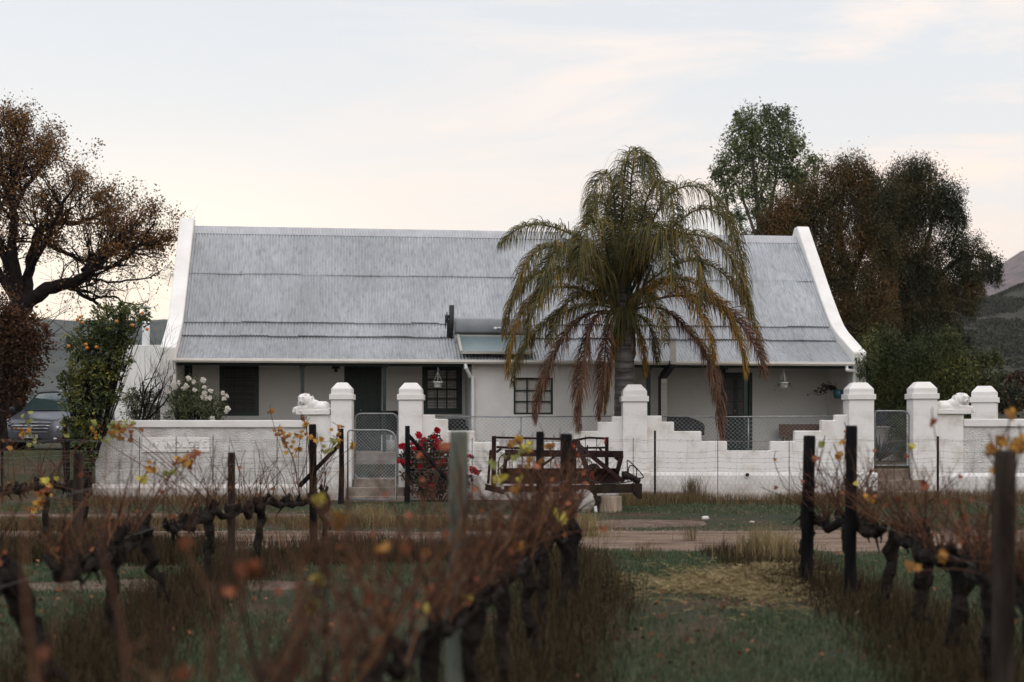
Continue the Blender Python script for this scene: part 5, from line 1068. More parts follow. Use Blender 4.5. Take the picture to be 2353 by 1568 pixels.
FR = [
 # upright and arching, towards the top
 ([(1432, 690, 0), (1446, 550, 0), (1450, 420, -.1), (1462, 365, -.4), (1495, 378, -.7), (1512, 440, -.9)], PG, .62, 1.1, 150),
 ([(1430, 690, 0), (1428, 550, .1), (1434, 410, .2), (1450, 350, .1), (1478, 362, -.3), (1490, 420, -.6)], PG, .60, 1.1, 150),
 ([(1428, 690, 0), (1415, 580, -.1), (1412, 460, -.3), (1398, 400, -.6), (1368, 430, -.9), (1355, 510, -1.1)], PG, .60, 1.1, 140),
 ([(1436, 690, 0), (1470, 580, .1), (1520, 470, .2), (1570, 430, .2), (1625, 440, .1), (1670, 500, 0), (1685, 570, -.1)], PG, .60, 1.0, 140),
 ([(1438, 700, 0), (1490, 600, .3), (1560, 510, .5), (1620, 480, .6), (1670, 510, .6), (1700, 590, .5), (1712, 680, .4)], PG, .60, 1.0, 140),
 ([(1436, 700, 0), (1480, 610, -.3), (1540, 550, -.7), (1600, 540, -1.0), (1660, 570, -1.2), (1700, 640, -1.3), (1722, 720, -1.3)], PO, .60, 1.0, 140),
 ([(1425, 700, 0), (1380, 610, .2), (1320, 545, .4), (1260, 520, .5), (1200, 522, .5), (1150, 560, .4)], PG, .55, 1.1, 140),
 ([(1425, 700, 0), (1370, 620, -.3), (1310, 575, -.7), (1250, 570, -1.0), (1210, 610, -1.2), (1185, 680, -1.3)], PO, .60, 1.1, 150),
 ([(1425, 705, 0), (1385, 640, -.6), (1340, 590, -1.1), (1290, 580, -1.5), (1255, 620, -1.8), (1240, 690, -1.9)], PG, .60, 1.1, 140),
 ([(1427, 700, 0), (1400, 600, -.5), (1385, 530, -1.0), (1360, 510, -1.5), (1335, 560, -1.9), (1325, 630, -2.1)], PG, .58, 1.1, 130),
 ([(1434, 700, 0), (1455, 610, -.5), (1480, 540, -1.1), (1510, 520, -1.6), (1535, 570, -2.0), (1545, 650, -2.1)], PG, .58, 1.1, 130),
 ([(1432, 700, 0), (1438, 600, .6), (1450, 520, 1.1), (1470, 480, 1.6), (1500, 520, 1.9)], PG, .55, 1.0, 110),
 ([(1425, 700, 0), (1390, 600, .7), (1350, 560, 1.2), (1300, 560, 1.5), (1262, 600, 1.6)], PG, .52, 1.0, 90),
 ([(1436, 690, 0), (1462, 560, -.4), (1490, 450, -.9), (1520, 420, -1.3), (1545, 460, -1.6), (1555, 540, -1.8)], PG, .60, 1.1, 140),
 ([(1436, 690, 0), (1470, 600, -.6), (1515, 550, -1.3), (1570, 545, -1.9), (1605, 610, -2.2), (1615, 700, -2.3)], PO, .58, 1.1, 140),
 ([(1428, 690, 0), (1405, 570, .5), (1395, 480, .9), (1375, 450, 1.2), (1350, 500, 1.4)], PG, .58, 1.1, 130),
 ([(1425, 700, 0), (1370, 640, -.9), (1310, 620, -1.6), (1260, 650, -2.0), (1225, 720, -2.2), (1215, 790, -2.2)], PO, .52, 1.1, 140),
 # middle, spreading, olive and golden
 ([(1438, 710, 0), (1490, 660, -.3), (1550, 640, -.6), (1610, 660, -.8), (1660, 710, -.9), (1700, 790, -1.0), (1712, 860, -1.0)], PY, .50, 1.0, 150),
 ([(1438, 712, 0), (1500, 690, -.2), (1570, 680, -.3), (1640, 700, -.4), (1700, 745, -.4), (1740, 810, -.4), (1755, 860, -.4)], PD, .36, 0.8, 120),
 ([(1438, 705, 0), (1500, 640, .2), (1580, 600, .4), (1650, 620, .4), (1700, 680, .4), (1735, 760, .3), (1752, 830, .2)], PO, .46, 1.0, 140),
 ([(1438, 710, 0), (1485, 670, -.5), (1540, 650, -1.0), (1590, 690, -1.3), (1625, 760, -1.5), (1640, 830, -1.5)], PY, .48, 1.0, 130),
 ([(1424, 710, 0), (1370, 680, -.4), (1310, 660, -.7), (1250, 670, -.9), (1200, 720, -1.0), (1175, 800, -1.1), (1168, 860, -1.1)], PY, .48, 1.0, 150),
 ([(1424, 712, 0), (1360, 700, 0), (1290, 720, .1), (1235, 760, .1), (1195, 820, .1), (1180, 880, .1)], PO, .46, 1.0, 120),
 ([(1424, 706, 0), (1360, 650, .2), (1280, 620, .3), (1220, 640, .3), (1175, 700, .3), (1160, 770, .3)], PO, .50, 1.0, 130),
 ([(1424, 712, 0), (1380, 690, -.6), (1330, 680, -1.1), (1285, 720, -1.4), (1262, 790, -1.6)], PO, .46, 1.0, 100),
 ([(1436, 712, 0), (1470, 680, -.7), (1500, 690, -1.2), (1522, 740, -1.5), (1530, 790, -1.6)], PO, .40, 1.0, 80),
 # hanging dead ones
 ([(1424, 725, 0), (1385, 715, -.3), (1340, 730, -.5), (1300, 770, -.6), (1265, 840, -.7), (1240, 910, -.7), (1232, 965, -.7)], PD, .30, 1.6, 150),
 ([(1426, 725, 0), (1400, 720, -.5), (1370, 730, -.8), (1350, 790, -.9), (1338, 870, -1.0), (1332, 985, -1.0)], PD, .30, 1.6, 150),
 ([(1428, 730, 0), (1410, 730, -.4), (1395, 770, -.6), (1388, 840, -.7), (1385, 900, -.7), (1378, 960, -.7)], PD, .28, 1.7, 110),
 ([(1438, 722, 0), (1480, 706, -.3), (1530, 715, -.5), (1580, 760, -.6), (1620, 820, -.7), (1645, 900, -.7), (1656, 1010, -.7)], PD, .30, 1.6, 170),
 ([(1430, 735, 0), (1418, 760, -.3), (1408, 820, -.4), (1398, 890, -.4), (1390, 950, -.4)], PY, .26, 1.6, 80),
 ([(1442, 735, 0), (1462, 750, -.1), (1475, 800, -.2), (1482, 860, -.2)], PY, .30, 1.5, 80),
 ([(1440, 730, 0), (1475, 730, .5), (1500, 770, .7), (1510, 830, .8)], PO, .35, 1.3, 70),
]
for i, (pts, m, L_, dr_, n_) in enumerate(FR): frond(pts, m, 100+i, int(n_*1.75), L_*(1.5 if m is PG else 1.4 if m is PO else 1.3 if m is PY else 1.95), dr_*(0.6 if m is PD else 1.15), dead=(m is PD), start=0.22 if m is PD else 0.14)
# fruit stalks and spears
fr_m = mat('palm_fruit_stalk', (0.055, 0.058, 0.018), 0.8, col2=(0.14, 0.12, 0.04), island=True, ramp=(0, 1)); 
for (cx_, cy_, d_, n_, w_) in ((1432, 742, -.35, 150, 62), (1478, 700, .1, 90, 40), (1385, 698, -.1, 90, 40)):
    b = MB(); rr = random.Random(int(cx_)); o0 = P(cx_, cy_-38, YP+d_)-PB
    for k in range(n_):
        t = rr.uniform(-1, 1); e = P(cx_+t*w_*0.8, cy_+rr.uniform(-10, 1.0*w_)*(1-0.5*abs(t)), YP+d_+rr.uniform(-.3, .2))-PB; m_ = (o0+e)/2+Vector((t*0.12, -0.06, 0.08)); b.tube([o0, m_, e], 0.007, 3, False)
    b.build('fruit_stalk', fr_m, palm)
b = MB(); b.tube([P(1432, 745, YP)-PB, P(1436, 640, YP-.05)-PB, P(1440, 560, YP-.05)-PB], [0.10, 0.05, 0.02], 10); 
for dx_ in (-22, -12, 10, 22, 30): b.tube([P(1432+dx_*0.5, 740, YP-.1)-PB, P(1432+dx_*1.4, 670, YP-.15)-PB, P(1432+dx_*2.2, 610, YP-.1)-PB], [0.07, 0.04, 0.025], 8)
b.build('crown_shaft', mat('crown_shaft', (0.03, 0.036, 0.02), 0.6, col2=(0.08, 0.06, 0.03), nscale=5, stretch=(2, 2, .4)), palm, smooth=True)

# ------------------------------------------------------------------ trees
def topat(p, env):
    px = p.x/p.y*F+1176.5; return HZ-(p.z-1.6)*F/p.y > np.interp(px, [e[0] for e in env], [e[1] for e in env]) and px < env[-1][0]
def tree_from_limbs(name, lab, Y, limbs, barkm, leafm, seed, base_px, n_sp=15, twig=1.4, leaf=0.10, per=14, dens=None, group=None, depth_spread=2.0, nb=3, env=None):
    """limbs: list of (pts px, r0, r1); twigs and leaves grow from them"""
    rr = random.Random(seed); rg = np.random.default_rng(seed); base = P(base_px[0], base_px[1], Y); o = thing(name, lab, 'tree', base, 0, group); tr_ = MB(); tips = []
    for (pts, r0, r1, sp) in limbs:
        cp = smooth_path([P(px, py, Y+d)-base for px, py, d in pts], 5); n = len(cp); cp = [p+Vector((rr.gauss(0, .03), rr.gauss(0, .03), rr.gauss(0, .03))) for p in cp]; rs = [r0+(r1-r0)*i/(n-1) for i in range(n)]; tr_.tube(cp, rs, 9, False)
        for k in range(sp):
            i = rr.randint(n//5, n-1); d = (cp[min(i+1, n-1)]-cp[max(i-1, 0)]).normalized(); nd = (d*0.5+Vector((rr.gauss(0, .7), rr.gauss(0, .7), rr.gauss(.35, .55)))).normalized(); L0 = twig*rr.uniform(0.6, 1.3)
            while env and L0 > 0.12 and not topat(cp[i]+base+nd*L0*2.5, env): L0 *= 0.7
            branchy(tr_, cp[i], nd, L0, min(rs[i]*0.45, 0.045), 2, rr, 0.6, tips, 0.15, nb, 4)
    tr_.build('trunk', barkm, o, smooth=True)
    cen = []; dr = []
    for p, d in tips:
        if dens and rr.random() > dens(p+base): continue
        k = per; cen.append(np.array(p)+rg.normal(size=(k, 3))*0.14); dr.append(rg.normal(size=(k, 3))+np.array(d)*0.5)
    link('crown', npmesh('crown', leafquads(rg, np.concatenate(cen), np.concatenate(dr), leaf, 0.6, 0.1), 4), leafm, o)
    print(name, 'tips', len(tips)); return o
M['oakl'] = mat('autumn_oak_leaf', (0.045, 0.024, 0.014), 0.75, col2=(0.30, 0.145, 0.040), island=True, ramp=(0, 1), third=(0.5, (0.12, 0.062, 0.022)), transl=0.2)
def odens(p):
    px = p.x/p.y*F+1176.5; py = HZ-(p.z-1.6)*F/p.y
    k = 0.30 if px < 130 else 0.25
    if py > 600: k *= 0.22 if px > 90 else 0.6
    return k
YO = 46.5
tree_from_limbs('oak_tree', 'big spreading tree with thin rust brown autumn leaves, left of the house behind the van', YO, [
 ([(20, 1010, 0), (25, 850, 0), (35, 740, 0), (58, 690, 0)], 0.55, 0.34, 0),
 ([(58, 700, 0), (110, 662, 0), (170, 650, -.3), (225, 604, -.5), (270, 572, -.5), (340, 562, -.5), (392, 545, -.5)], 0.26, 0.03, 22),
 ([(110, 662, 0), (150, 655, .5), (209, 688, .6), (261, 722, .7)], 0.12, 0.03, 9),
 ([(50, 700, 0), (20, 655, 0), (-30, 600, 0), (-70, 500, 0)], 0.28, 0.05, 16),
 ([(60, 690, 0), (70, 600, .5), (88, 540, .8), (124, 514, .8), (166, 512, .8), (215, 500, .8), (250, 480, .8)], 0.18, 0.03, 20),
 ([(45, 700, 0), (30, 560, -.3), (34, 420, -.5), (45, 300, -.6)], 0.22, 0.03, 26),
 ([(33, 480, -.4), (60, 425, 0), (95, 385, .3), (118, 330, .4)], 0.10, 0.02, 18),
 ([(190, 625, -.4), (215, 590, 0), (260, 565, .4), (310, 580, .5), (350, 592, .5)], 0.09, 0.02, 10),
 ([(88, 545, .8), (130, 572, .4), (190, 598, 0), (240, 585, -.3), (290, 550, -.3), (330, 500, -.3)], 0.09, 0.02, 15),
 ([(30, 640, 0), (0, 560, .8), (-30, 480, 1.2), (-50, 380, 1.2)], 0.16, 0.03, 18),
 ([(60, 640, .3), (100, 560, -.8), (140, 480, -1.2), (170, 430, -1.2)], 0.12, 0.02, 18),
 ([(170, 650, -.3), (220, 620, -1), (280, 600, -1.2), (330, 550, -1.2), (360, 500, -1.2)], 0.10, 0.02, 14),
 ([(35, 500, -.4), (10, 440, -.4), (0, 360, -.4), (5, 290, -.4)], 0.10, 0.02, 18),
 ([(20, 780, 0), (60, 760, -.5), (110, 790, -.8)], 0.10, 0.02, 10), ([(20, 740, 0), (-30, 720, -.5), (-60, 760, -.8)], 0.12, 0.02, 10),
 ([(209, 688, .6), (250, 680, .5), (300, 700, .5), (345, 690, .5)], 0.05, 0.015, 8), ([(150, 655, .5), (200, 640, .7), (260, 650, .7), (330, 640, .7), (380, 620, .7)], 0.06, 0.015, 9),
], M['oakbark'], M['oakl'], 7, (20, 1000), twig=1.3, leaf=0.085, per=13, dens=odens, nb=3, env=[(-400, 150), (-40, 225), (40, 238), (120, 245), (150, 310), (205, 385), (250, 400), (320, 415), (360, 445), (398, 475), (404, 560)])
def crown_tree(name, lab, base, blobs, trunkpts, nleaf, lsize, asp, leafm, barkm, seed, droop=0.0, clump=0.16, per=22, group=None, shell=0.55, hang=0.0, jitr=0.13, grow=1.0):
    """blobs: (px, py, Y, rpx) ; trunkpts: list of (list of px points, r0, r1)"""
    rg = np.random.default_rng(seed); rr = random.Random(seed); bs = P(*base); o = thing(name, lab, 'tree', bs, 0, group); cen = []; dr = []; tot = sum(q[3]**2 for q in blobs); b = MB()
    for pts, r0, r1 in trunkpts:
        cp = smooth_path([P(*p)-bs for p in pts], 4); n = len(cp); b.tube(cp, [r0+(r1-r0)*i/(n-1) for i in range(n)], 8, False)
    for (px, py, Y, rp) in blobs:
        c = np.array(P(px, py, Y)-bs); r = rp*Y/F*grow; n = int(nleaf*rp*rp/tot); nc = max(4, n//per)
        q = nrm(rg.normal(size=(nc, 3)))*(rg.uniform(shell**3, 1.0, (nc, 1))**(1/3))*r*np.array([1, 0.9, 0.95])
        q *= (1+jitr*np.clip(rg.normal(size=(nc, 1)), -2, 1.3))
        for p in q:
            sz = r*clump*rg.uniform(0.6, 1.7); pp = p+rg.normal(size=(per, 3))*sz*np.array([1, 1, 1+droop])
            if hang: pp[:, 2] -= abs(rg.normal(size=per))*hang
            cen.append(pp+c); dr.append(nrm(rg.normal(size=(per, 3)))+nrm(p)*0.4+np.array([0, 0, -droop]))
        for k in range(4): e = Vector(q[rr.randrange(nc)]); b.tube([Vector(c)*0.96-Vector((0, 0, r*0.5)), Vector(c)+e*0.5, Vector(c)+e], [0.03, 0.02, 0.008], 4, False)
    V_ = leafquads(rg, np.concatenate(cen), np.concatenate(dr), lsize, asp, 0.05)
    link('crown', npmesh('crown', V_, 4), leafm, o); b.build('trunk', barkm, o, smooth=True); return o
def lm(n, a, c, th=None, r=(0, 1), tr=0.15): return mat(n, a, 0.7, col2=c, island=True, ramp=r, third=th, transl=tr, spec=0.25, mixn=0.55)
M['guml'] = lm('gum_leaf', (0.040, 0.060, 0.032), (0.24, 0.25, 0.10), (0.5, (0.10, 0.125, 0.058)))
YG = 55
crown_tree('gum_tree', 'tall green gum tree with open crown behind the roof, between palm and rust coloured tree', (1745, 950, YG), [
 (1725, 285, YG, 34), (1770, 275, YG, 28), (1800, 290, YG+1, 30), (1700, 320, YG, 32), (1745, 320, YG, 38), (1800, 335, YG, 36), (1825, 335, YG, 24), (1690, 365, YG, 34), (1735, 375, YG, 36), (1785, 385, YG, 34), (1665, 405, YG, 28), (1705, 425, YG, 30), (1750, 430, YG, 28), (1820, 400, YG, 28), (1850, 390, YG, 28), (1875, 375, YG, 20), (1830, 430, YG, 30), (1670, 450, YG, 20), (1740, 480, YG, 24), (1775, 460, YG, 22), (1700, 500, YG, 22), (1790, 500, YG, 24), (1655, 385, YG, 18), (1640, 395, YG, 10), (1800, 255, YG, 14), (1760, 250, YG, 10), (1705, 265, YG, 16)],
 [([(1745, 900, YG), (1745, 600, YG), (1742, 480, YG), (1730, 380, YG), (1728, 290, YG)], .16, .03), ([(1745, 620, YG), (1765, 500, YG), (1785, 400, YG), (1795, 300, YG)], .10, .02), ([(1742, 560, YG), (1715, 480, YG), (1690, 420, YG), (1665, 400, YG)], .07, .02), ([(1750, 560, YG), (1800, 480, YG), (1850, 400, YG)], .07, .02), ([(1738, 480, YG), (1765, 400, YG), (1770, 300, YG)], .06, .02)],
 19000, 0.15, 0.32, M['guml'], mat('pale_gum_bark', (0.12, 0.10, 0.08), 0.8), 51, droop=0.5, clump=0.17, per=20, jitr=0.15, grow=1.05)
M['rustl'] = lm('rust_leaf', (0.024, 0.027, 0.013), (0.17, 0.085, 0.030), (0.5, (0.060, 0.052, 0.021)), r=(0.15, .85)); M['darkl'] = lm('dark_leaf', (0.020, 0.026, 0.014), (0.14, 0.085, 0.032), (0.6, (0.050, 0.053, 0.025)), r=(0.15, .9))
YR = 52; rb = M['oakbark']
crown_tree('wattle_tree', 'broad tree with rust tinged feathery foliage directly behind the right gable', (1960, 960, YR), [
 (1960, 385, YR, 36), (1925, 410, YR, 40), (1975, 420, YR, 42), (1880, 440, YR, 36), (1835, 470, YR, 44), (1790, 500, YR, 38), (1760, 525, YR, 26), (1820, 520, YR, 44), (1720, 540, YR, 20), (1885, 490, YR, 50), (1940, 480, YR, 50), (1995, 470, YR, 40), (1870, 560, YR, 48), (1925, 570, YR, 44), (1800, 560, YR, 36), (1915, 620, YR, 46), (1960, 660, YR, 50), (1920, 690, YR, 44), (1975, 720, YR, 48), (1950, 780, YR, 50), (2000, 600, YR, 40), (1980, 540, YR, 30), (2010, 530, YR, 36), (2020, 650, YR, 40), (2000, 780, YR, 44), (1780, 545, YR, 30), (1750, 500, YR, 18), (2035, 560, YR, 38), (2040, 450, YR+1, 32), (2025, 720, YR, 40), (1850, 620, YR, 30), (2012, 425, YR+1, 30)],
 [([(1960, 960, YR), (1965, 800, YR), (1950, 650, YR), (1930, 540, YR), (1940, 430, YR)], .35, .05), ([(1960, 700, YR), (1880, 600, YR), (1820, 520, YR)], .18, .04), ([(1955, 640, YR), (1990, 540, YR), (1980, 440, YR)], .15, .04)],
 120000, 0.115, 0.26, M['rustl'], rb, 61, droop=0.8, clump=0.13, per=34, hang=0.16, shell=0.4, grow=1.12)
crown_tree('wattle_tree', 'darker evergreen tree with ragged rounded crown, furthest right behind the house', (2110, 960, YR+2), [
 (2110, 385, YR+2, 30), (2075, 400, YR+2, 34), (2130, 420, YR+2, 40), (2075, 445, YR+2, 44), (2035, 470, YR+2, 38), (2185, 445, YR+2, 32), (2165, 475, YR+2, 36), (2120, 480, YR+2, 40), (2200, 495, YR+2, 22), (2050, 530, YR+2, 44), (2105, 560, YR+2, 40), (2185, 550, YR+2, 34), (2205, 600, YR+2, 26), (2235, 570, YR+2, 30), (2225, 625, YR+2, 28), (2255, 620, YR+2, 18), (2278, 600, YR+2, 22), (2285, 630, YR+2, 18), (2240, 660, YR+2, 24), (2150, 640, YR+2, 34), (2070, 620, YR+2, 40), (2030, 680, YR+2, 44), (2095, 690, YR+2, 40), (2160, 710, YR+2, 32), (2225, 700, YR+2, 20), (2050, 760, YR+2, 48), (2115, 770, YR+2, 44), (2170, 770, YR+2, 30), (2190, 740, YR+2, 22), (2100, 840, YR+2, 50), (2030, 830, YR+2, 46), (2165, 840, YR+2, 34), (2130, 600, YR+3, 40), (2160, 660, YR+3, 40), (2100, 640, YR+3, 40), (2050, 590, YR+3, 40), (2200, 670, YR+3, 30), (2140, 740, YR+3, 40), (2075, 500, YR+3, 36), (2200, 780, YR+3, 28)],
 [([(2110, 960, YR+2), (2090, 800, YR+2), (2080, 680, YR+2), (2070, 560, YR+2), (2080, 430, YR+2)], .38, .05), ([(2085, 720, YR+2), (2150, 640, YR+2), (2220, 590, YR+2), (2275, 600, YR+2)], .14, .03), ([(2085, 660, YR+2), (2130, 560, YR+2), (2150, 460, YR+2)], .16, .04), ([(2085, 760, YR+2), (2040, 640, YR+2), (2035, 500, YR+2)], .16, .04)],
 150000, 0.115, 0.26, M['darkl'], rb, 62, droop=0.8, clump=0.13, per=34, hang=0.16, shell=0.4, grow=1.12)
M['pepl'] = lm('pepper_leaf', (0.022, 0.032, 0.010), (0.19, 0.17, 0.045), (0.6, (0.062, 0.072, 0.022)), r=(0.15, .9)); YK = 35.6
crown_tree('pepper_tree', 'low dense drooping green tree beside the right gable end, above the side gate', (2080, 1040, YK), [
 (2010, 810, YK, 40), (2030, 780, YK, 30), (2065, 830, YK, 46), (2120, 820, YK, 46), (2170, 800, YK, 36), (2185, 770, YK, 22), (2220, 830, YK, 36), (2260, 820, YK, 22), (2290, 812, YK, 16), (2150, 860, YK, 48), (2210, 880, YK, 38), (2090, 890, YK, 46), (2040, 870, YK, 36), (2145, 920, YK, 44), (2220, 930, YK, 36), (2075, 940, YK, 36), (2020, 900, YK, 22), (2080, 985, YK, 28), (2060, 1000, YK, 20), (2130, 960, YK, 34), (2265, 870, YK, 20), (2190, 960, YK, 30), (2240, 965, YK, 24), (2070, 1030, YK, 14), (1990, 835, 34.6, 26), (2000, 800, 35, 20), (2075, 1010, 34.5, 22), (2085, 960, 34.5, 24)],
 [([(2080, 1060, YK), (2090, 940, YK), (2110, 840, YK)], .18, .06), ([(2095, 930, YK), (2180, 850, YK), (2280, 815, YK)], .10, .02), ([(2090, 940, YK), (2040, 860, YK), (2015, 810, YK)], .08, .02)],
 52000, 0.10, 0.22, M['pepl'], rb, 63, droop=1.0, clump=0.17, per=26, hang=0.15, shell=0.4)
M['redl'] = lm('red_autumn_leaf', (0.026, 0.014, 0.009), (0.16, 0.062, 0.022), (0.6, (0.060, 0.028, 0.013)))
YT = 42.5
crown_tree('autumn_tree', 'small reddish brown leaved tree at the left edge, above and beside the van', (10, 1040, YT), [(-20, 760, YT, 46), (30, 790, YT, 50), (60, 750, YT, 36), (20, 850, YT, 48), (70, 830, YT, 36), (90, 790, YT, 26), (-10, 900, YT, 40), (40, 900, YT, 26), (10, 720, YT, 40), (65, 880, YT, 22), (110, 760, YT, 14), (-20, 960, YT, 34)],
 [([(10, 1040, YT), (5, 900, YT), (20, 780, YT)], .16, .04), ([(8, 900, YT), (60, 830, YT), (90, 780, YT)], .06, .015)], 9500, 0.105, 0.6, M['redl'], rb, 71, clump=0.24, per=12, shell=0.3)
# dark hedge behind the van and far shrubs on the right
crown_tree('hedge', 'dark shrubbery in deep shade at the left edge behind the van', (-10, 1040, 49), [(-20, 930, 49, 50), (20, 960, 49, 50), (10, 1010, 49, 40), (60, 990, 49, 36), (-40, 1000, 49, 50)], [], 9000, 0.14, 0.6, M['darkl'], rb, 72, clump=0.3, shell=0.1)
for i, (px, py, Y, r, mm, lab) in enumerate(((2262, 905, 95, 34, 'darkl', 'dark shrub on the far field behind the lone white pier'), (2325, 915, 95, 30, 'darkl', 'rounded dark shrub on the far field at the right edge'), (2340, 880, 110, 20, 'redl', 'reddish shrub on the far field at the right edge'), (2300, 880, 120, 22, 'pepl', 'olive shrub on the far field between the dark ones'))):
    crown_tree('shrub', lab, (px, py+r, Y), [(px, py, Y, r), (px-r*.7, py+8, Y, r*.7), (px+r*.7, py+6, Y, r*.7)], [], 3500, 0.28, 0.6, M[mm], rb, 80+i, shell=0.2)
# ------------------------------------------------------------------ vines
def leafshape(rr, size):
    """a lobed vine leaf, returned as vertices in its own plane (fan round the stalk)"""
    pr = [(0, 1.0), (22, 0.62), (45, 0.92), (68, 0.55), (100, 0.80), (130, 0.5), (160, 0.42), (180, 0.10)]
    out_ = [(a, r) for a, r in pr]+[(-a, r) for a, r in reversed(pr[1:-1])]; cup = rr.uniform(-0.5, 0.5)
    return [Vector((math.sin(R(a))*r*size*0.5, math.cos(R(a))*r*size*0.5+size*0.1, cup*(r*size*0.5)**2/size*1.5+rr.uniform(-.06, .06)*size)) for a, r in out_]
def add_leaf(b, p, size, rr, droop=True):
    vs = leafshape(rr, size); n = Vector((rr.gauss(0, .6), -1, rr.gauss(0.2, .5))).normalized(); up = Vector((rr.gauss(0, .5), 0, -1 if droop else 1)); up = (up-n*up.dot(n)).normalized(); s = up.cross(n)
    M3 = Matrix((s, up, n)).transposed(); k = len(b.v); b.v += [tuple(Vector(p)+M3 @ v) for v in vs]; c = len(b.v); b.v.append(tuple(p)); m_ = len(vs); b.f += [(k+i, k+(i+1) % m_, c) for i in range(m_)]
M['lorange'] = mat('vine_leaf_orange', (0.22, 0.060, 0.012), 0.6, col2=(0.55, 0.29, 0.035), island=True, ramp=(0, 1), transl=0.3, third=(0.35, (0.20, 0.075, 0.018)))
M['lyellow'] = mat('vine_leaf_yellow', (0.40, 0.33, 0.045), 0.6, col2=(0.58, 0.50, 0.09), island=True, ramp=(0, 1), transl=0.3)
M['lgreen'] = mat('vine_leaf_green', (0.14, 0.17, 0.045), 0.6, col2=(0.30, 0.30, 0.075), island=True, ramp=(0, 1), transl=0.3)
M['ldry'] = mat('vine_leaf_dry', (0.14, 0.032, 0.016), 0.8, col2=(0.30, 0.10, 0.040), island=True, ramp=(0, 1))
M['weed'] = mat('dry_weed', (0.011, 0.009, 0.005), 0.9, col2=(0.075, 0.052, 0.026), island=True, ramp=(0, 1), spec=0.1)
vines = []
def vine(x, y, nxt, seed, lab, ncane=26, clen=0.62, ztop=0.72, lean=(0, 0), r=0.045, canr=1.0, ndry=8, rowname='', thick=1.0, weeds=40, spread=1.0):
    """nxt: (x, y) where the arm along the row ends"""
    rr = random.Random(seed); g0 = float(gz(x, y)); o = thing('grape_vine', lab, 'grape vine', (x, y, g0), 0, rowname)
    pass; b = MB()
    pts = [Vector((0, 0, -0.05))]; 
    for t in np.linspace(0.12, 1, 8): pts.append(Vector((lean[0]*t+rr.gauss(0, .018), lean[1]*t+rr.gauss(0, .018), ztop*t)))
    b.tube(pts, [r*rr.uniform(0.85, 1.25)*(1.25 if i < 2 else 1.0 if i < 6 else 1.35) for i in range(len(pts))], 9)
    for k in range(10): p = pts[rr.randint(3, 8)]; b.ball(p+Vector((rr.gauss(0, r*.5), rr.gauss(0, r*.5), rr.gauss(0, .04))), (r*.5, r*.5, r*rr.uniform(.8, 1.8)), 6, 5, jit=.25, rnd=rr)
    b.build('trunk', M['bark'], o)
    tp = pts[-1]; b = MB(); d = Vector((nxt[0]-x-lean[0], nxt[1]-y-lean[1], 0)); n = max(4, int(d.length/0.14)); arm = []
    for i in range(n+1): t = i/n; arm.append(tp+d*t+Vector((rr.gauss(0, .018), rr.gauss(0, .018), rr.gauss(0, .022)-0.05*math.sin(t*3.1))))
    b.tube(arm, [r*rr.uniform(0.7, 1.15)*(1-0.35*i/n)*thick for i in range(n+1)], 8)
    spurs = []
    for i in range(n+1):
        for s in range(2):
            q = arm[i]+Vector((rr.gauss(0, .03), rr.gauss(0, .04), rr.uniform(0.02, 0.10))); b.tube([arm[i], q], [r*.55*thick, r*.4*thick], 6); b.ball(q, (r*rr.uniform(.3, .55)*thick, r*rr.uniform(.3, .55)*thick, r*rr.uniform(.4, .9)*thick), 6, 5, jit=.3, rnd=rr); spurs.append(q)
            if rr.random() < 0.25: b.tube([arm[i], arm[i]+Vector((rr.gauss(0, .06), rr.gauss(0, .06), -rr.uniform(.05, .16)))], [r*.4, r*.12], 5)
    b.build('cordon', M['bark'], o)
    b = MB(); lb = MB(); tips = []
    for k in range(ncane):
        p = rr.choice(spurs).copy(); L_ = clen*rr.uniform(0.45, 1.35); dd = Vector((rr.gauss(0, .34*spread), rr.gauss(0, .4), 1)).normalized(); cp = [p]; ns = 6
        for s in range(ns): dd = (dd+Vector((rr.gauss(0, .13), rr.gauss(0, .13), rr.uniform(-.12, .06)))).normalized(); cp.append(cp[-1]+dd*L_/ns)
        r0 = rr.uniform(0.003, 0.0062)*canr; b.tube(cp, [r0*(1-0.6*i/ns) for i in range(ns+1)], 4, False); tips.append(cp)
        for s in range(1, ns):
            if rr.random() < 0.3: e = cp[s]+Vector((rr.gauss(0, .06), rr.gauss(0, .06), rr.uniform(0, .08))); b.tube([cp[s], e], [r0*.5, r0*.25], 3, False)
    b.build('canes', M['cane'], o)
    for k in range(ndry): cp = rr.choice(tips); add_leaf(lb, cp[rr.randint(1, 6)]+Vector((rr.gauss(0, .02), 0, 0)), rr.uniform(0.035, 0.07), rr)
    if ndry: lb.build('dry_leaves', M['ldry'], o)
    vines.append((o, x, y, spurs)); return o
def vrow(prefix, pts, seed, rowname, labs, **k):
    for i in range(len(pts)-1):
        (x, y), (x2, y2) = pts[i][:2], pts[i+1][:2]; kk = dict(k); kk.update(pts[i][2] if len(pts[i]) > 2 else {}); vine(x, y, (x2, y2), seed+i, labs[i], rowname=rowname, **kk)
rw = 'vines of the row in the middle of the picture'
PA = [(0.56, 13.4), (0.46, 12.1), (0.24, 10.9), (0.12, 9.7), (-0.06, 8.5), (-0.20, 7.3), (-0.36, 6.1), (-0.55, 4.9), (-0.70, 3.9), (-0.86, 2.9), (-1.0, 2.2)]
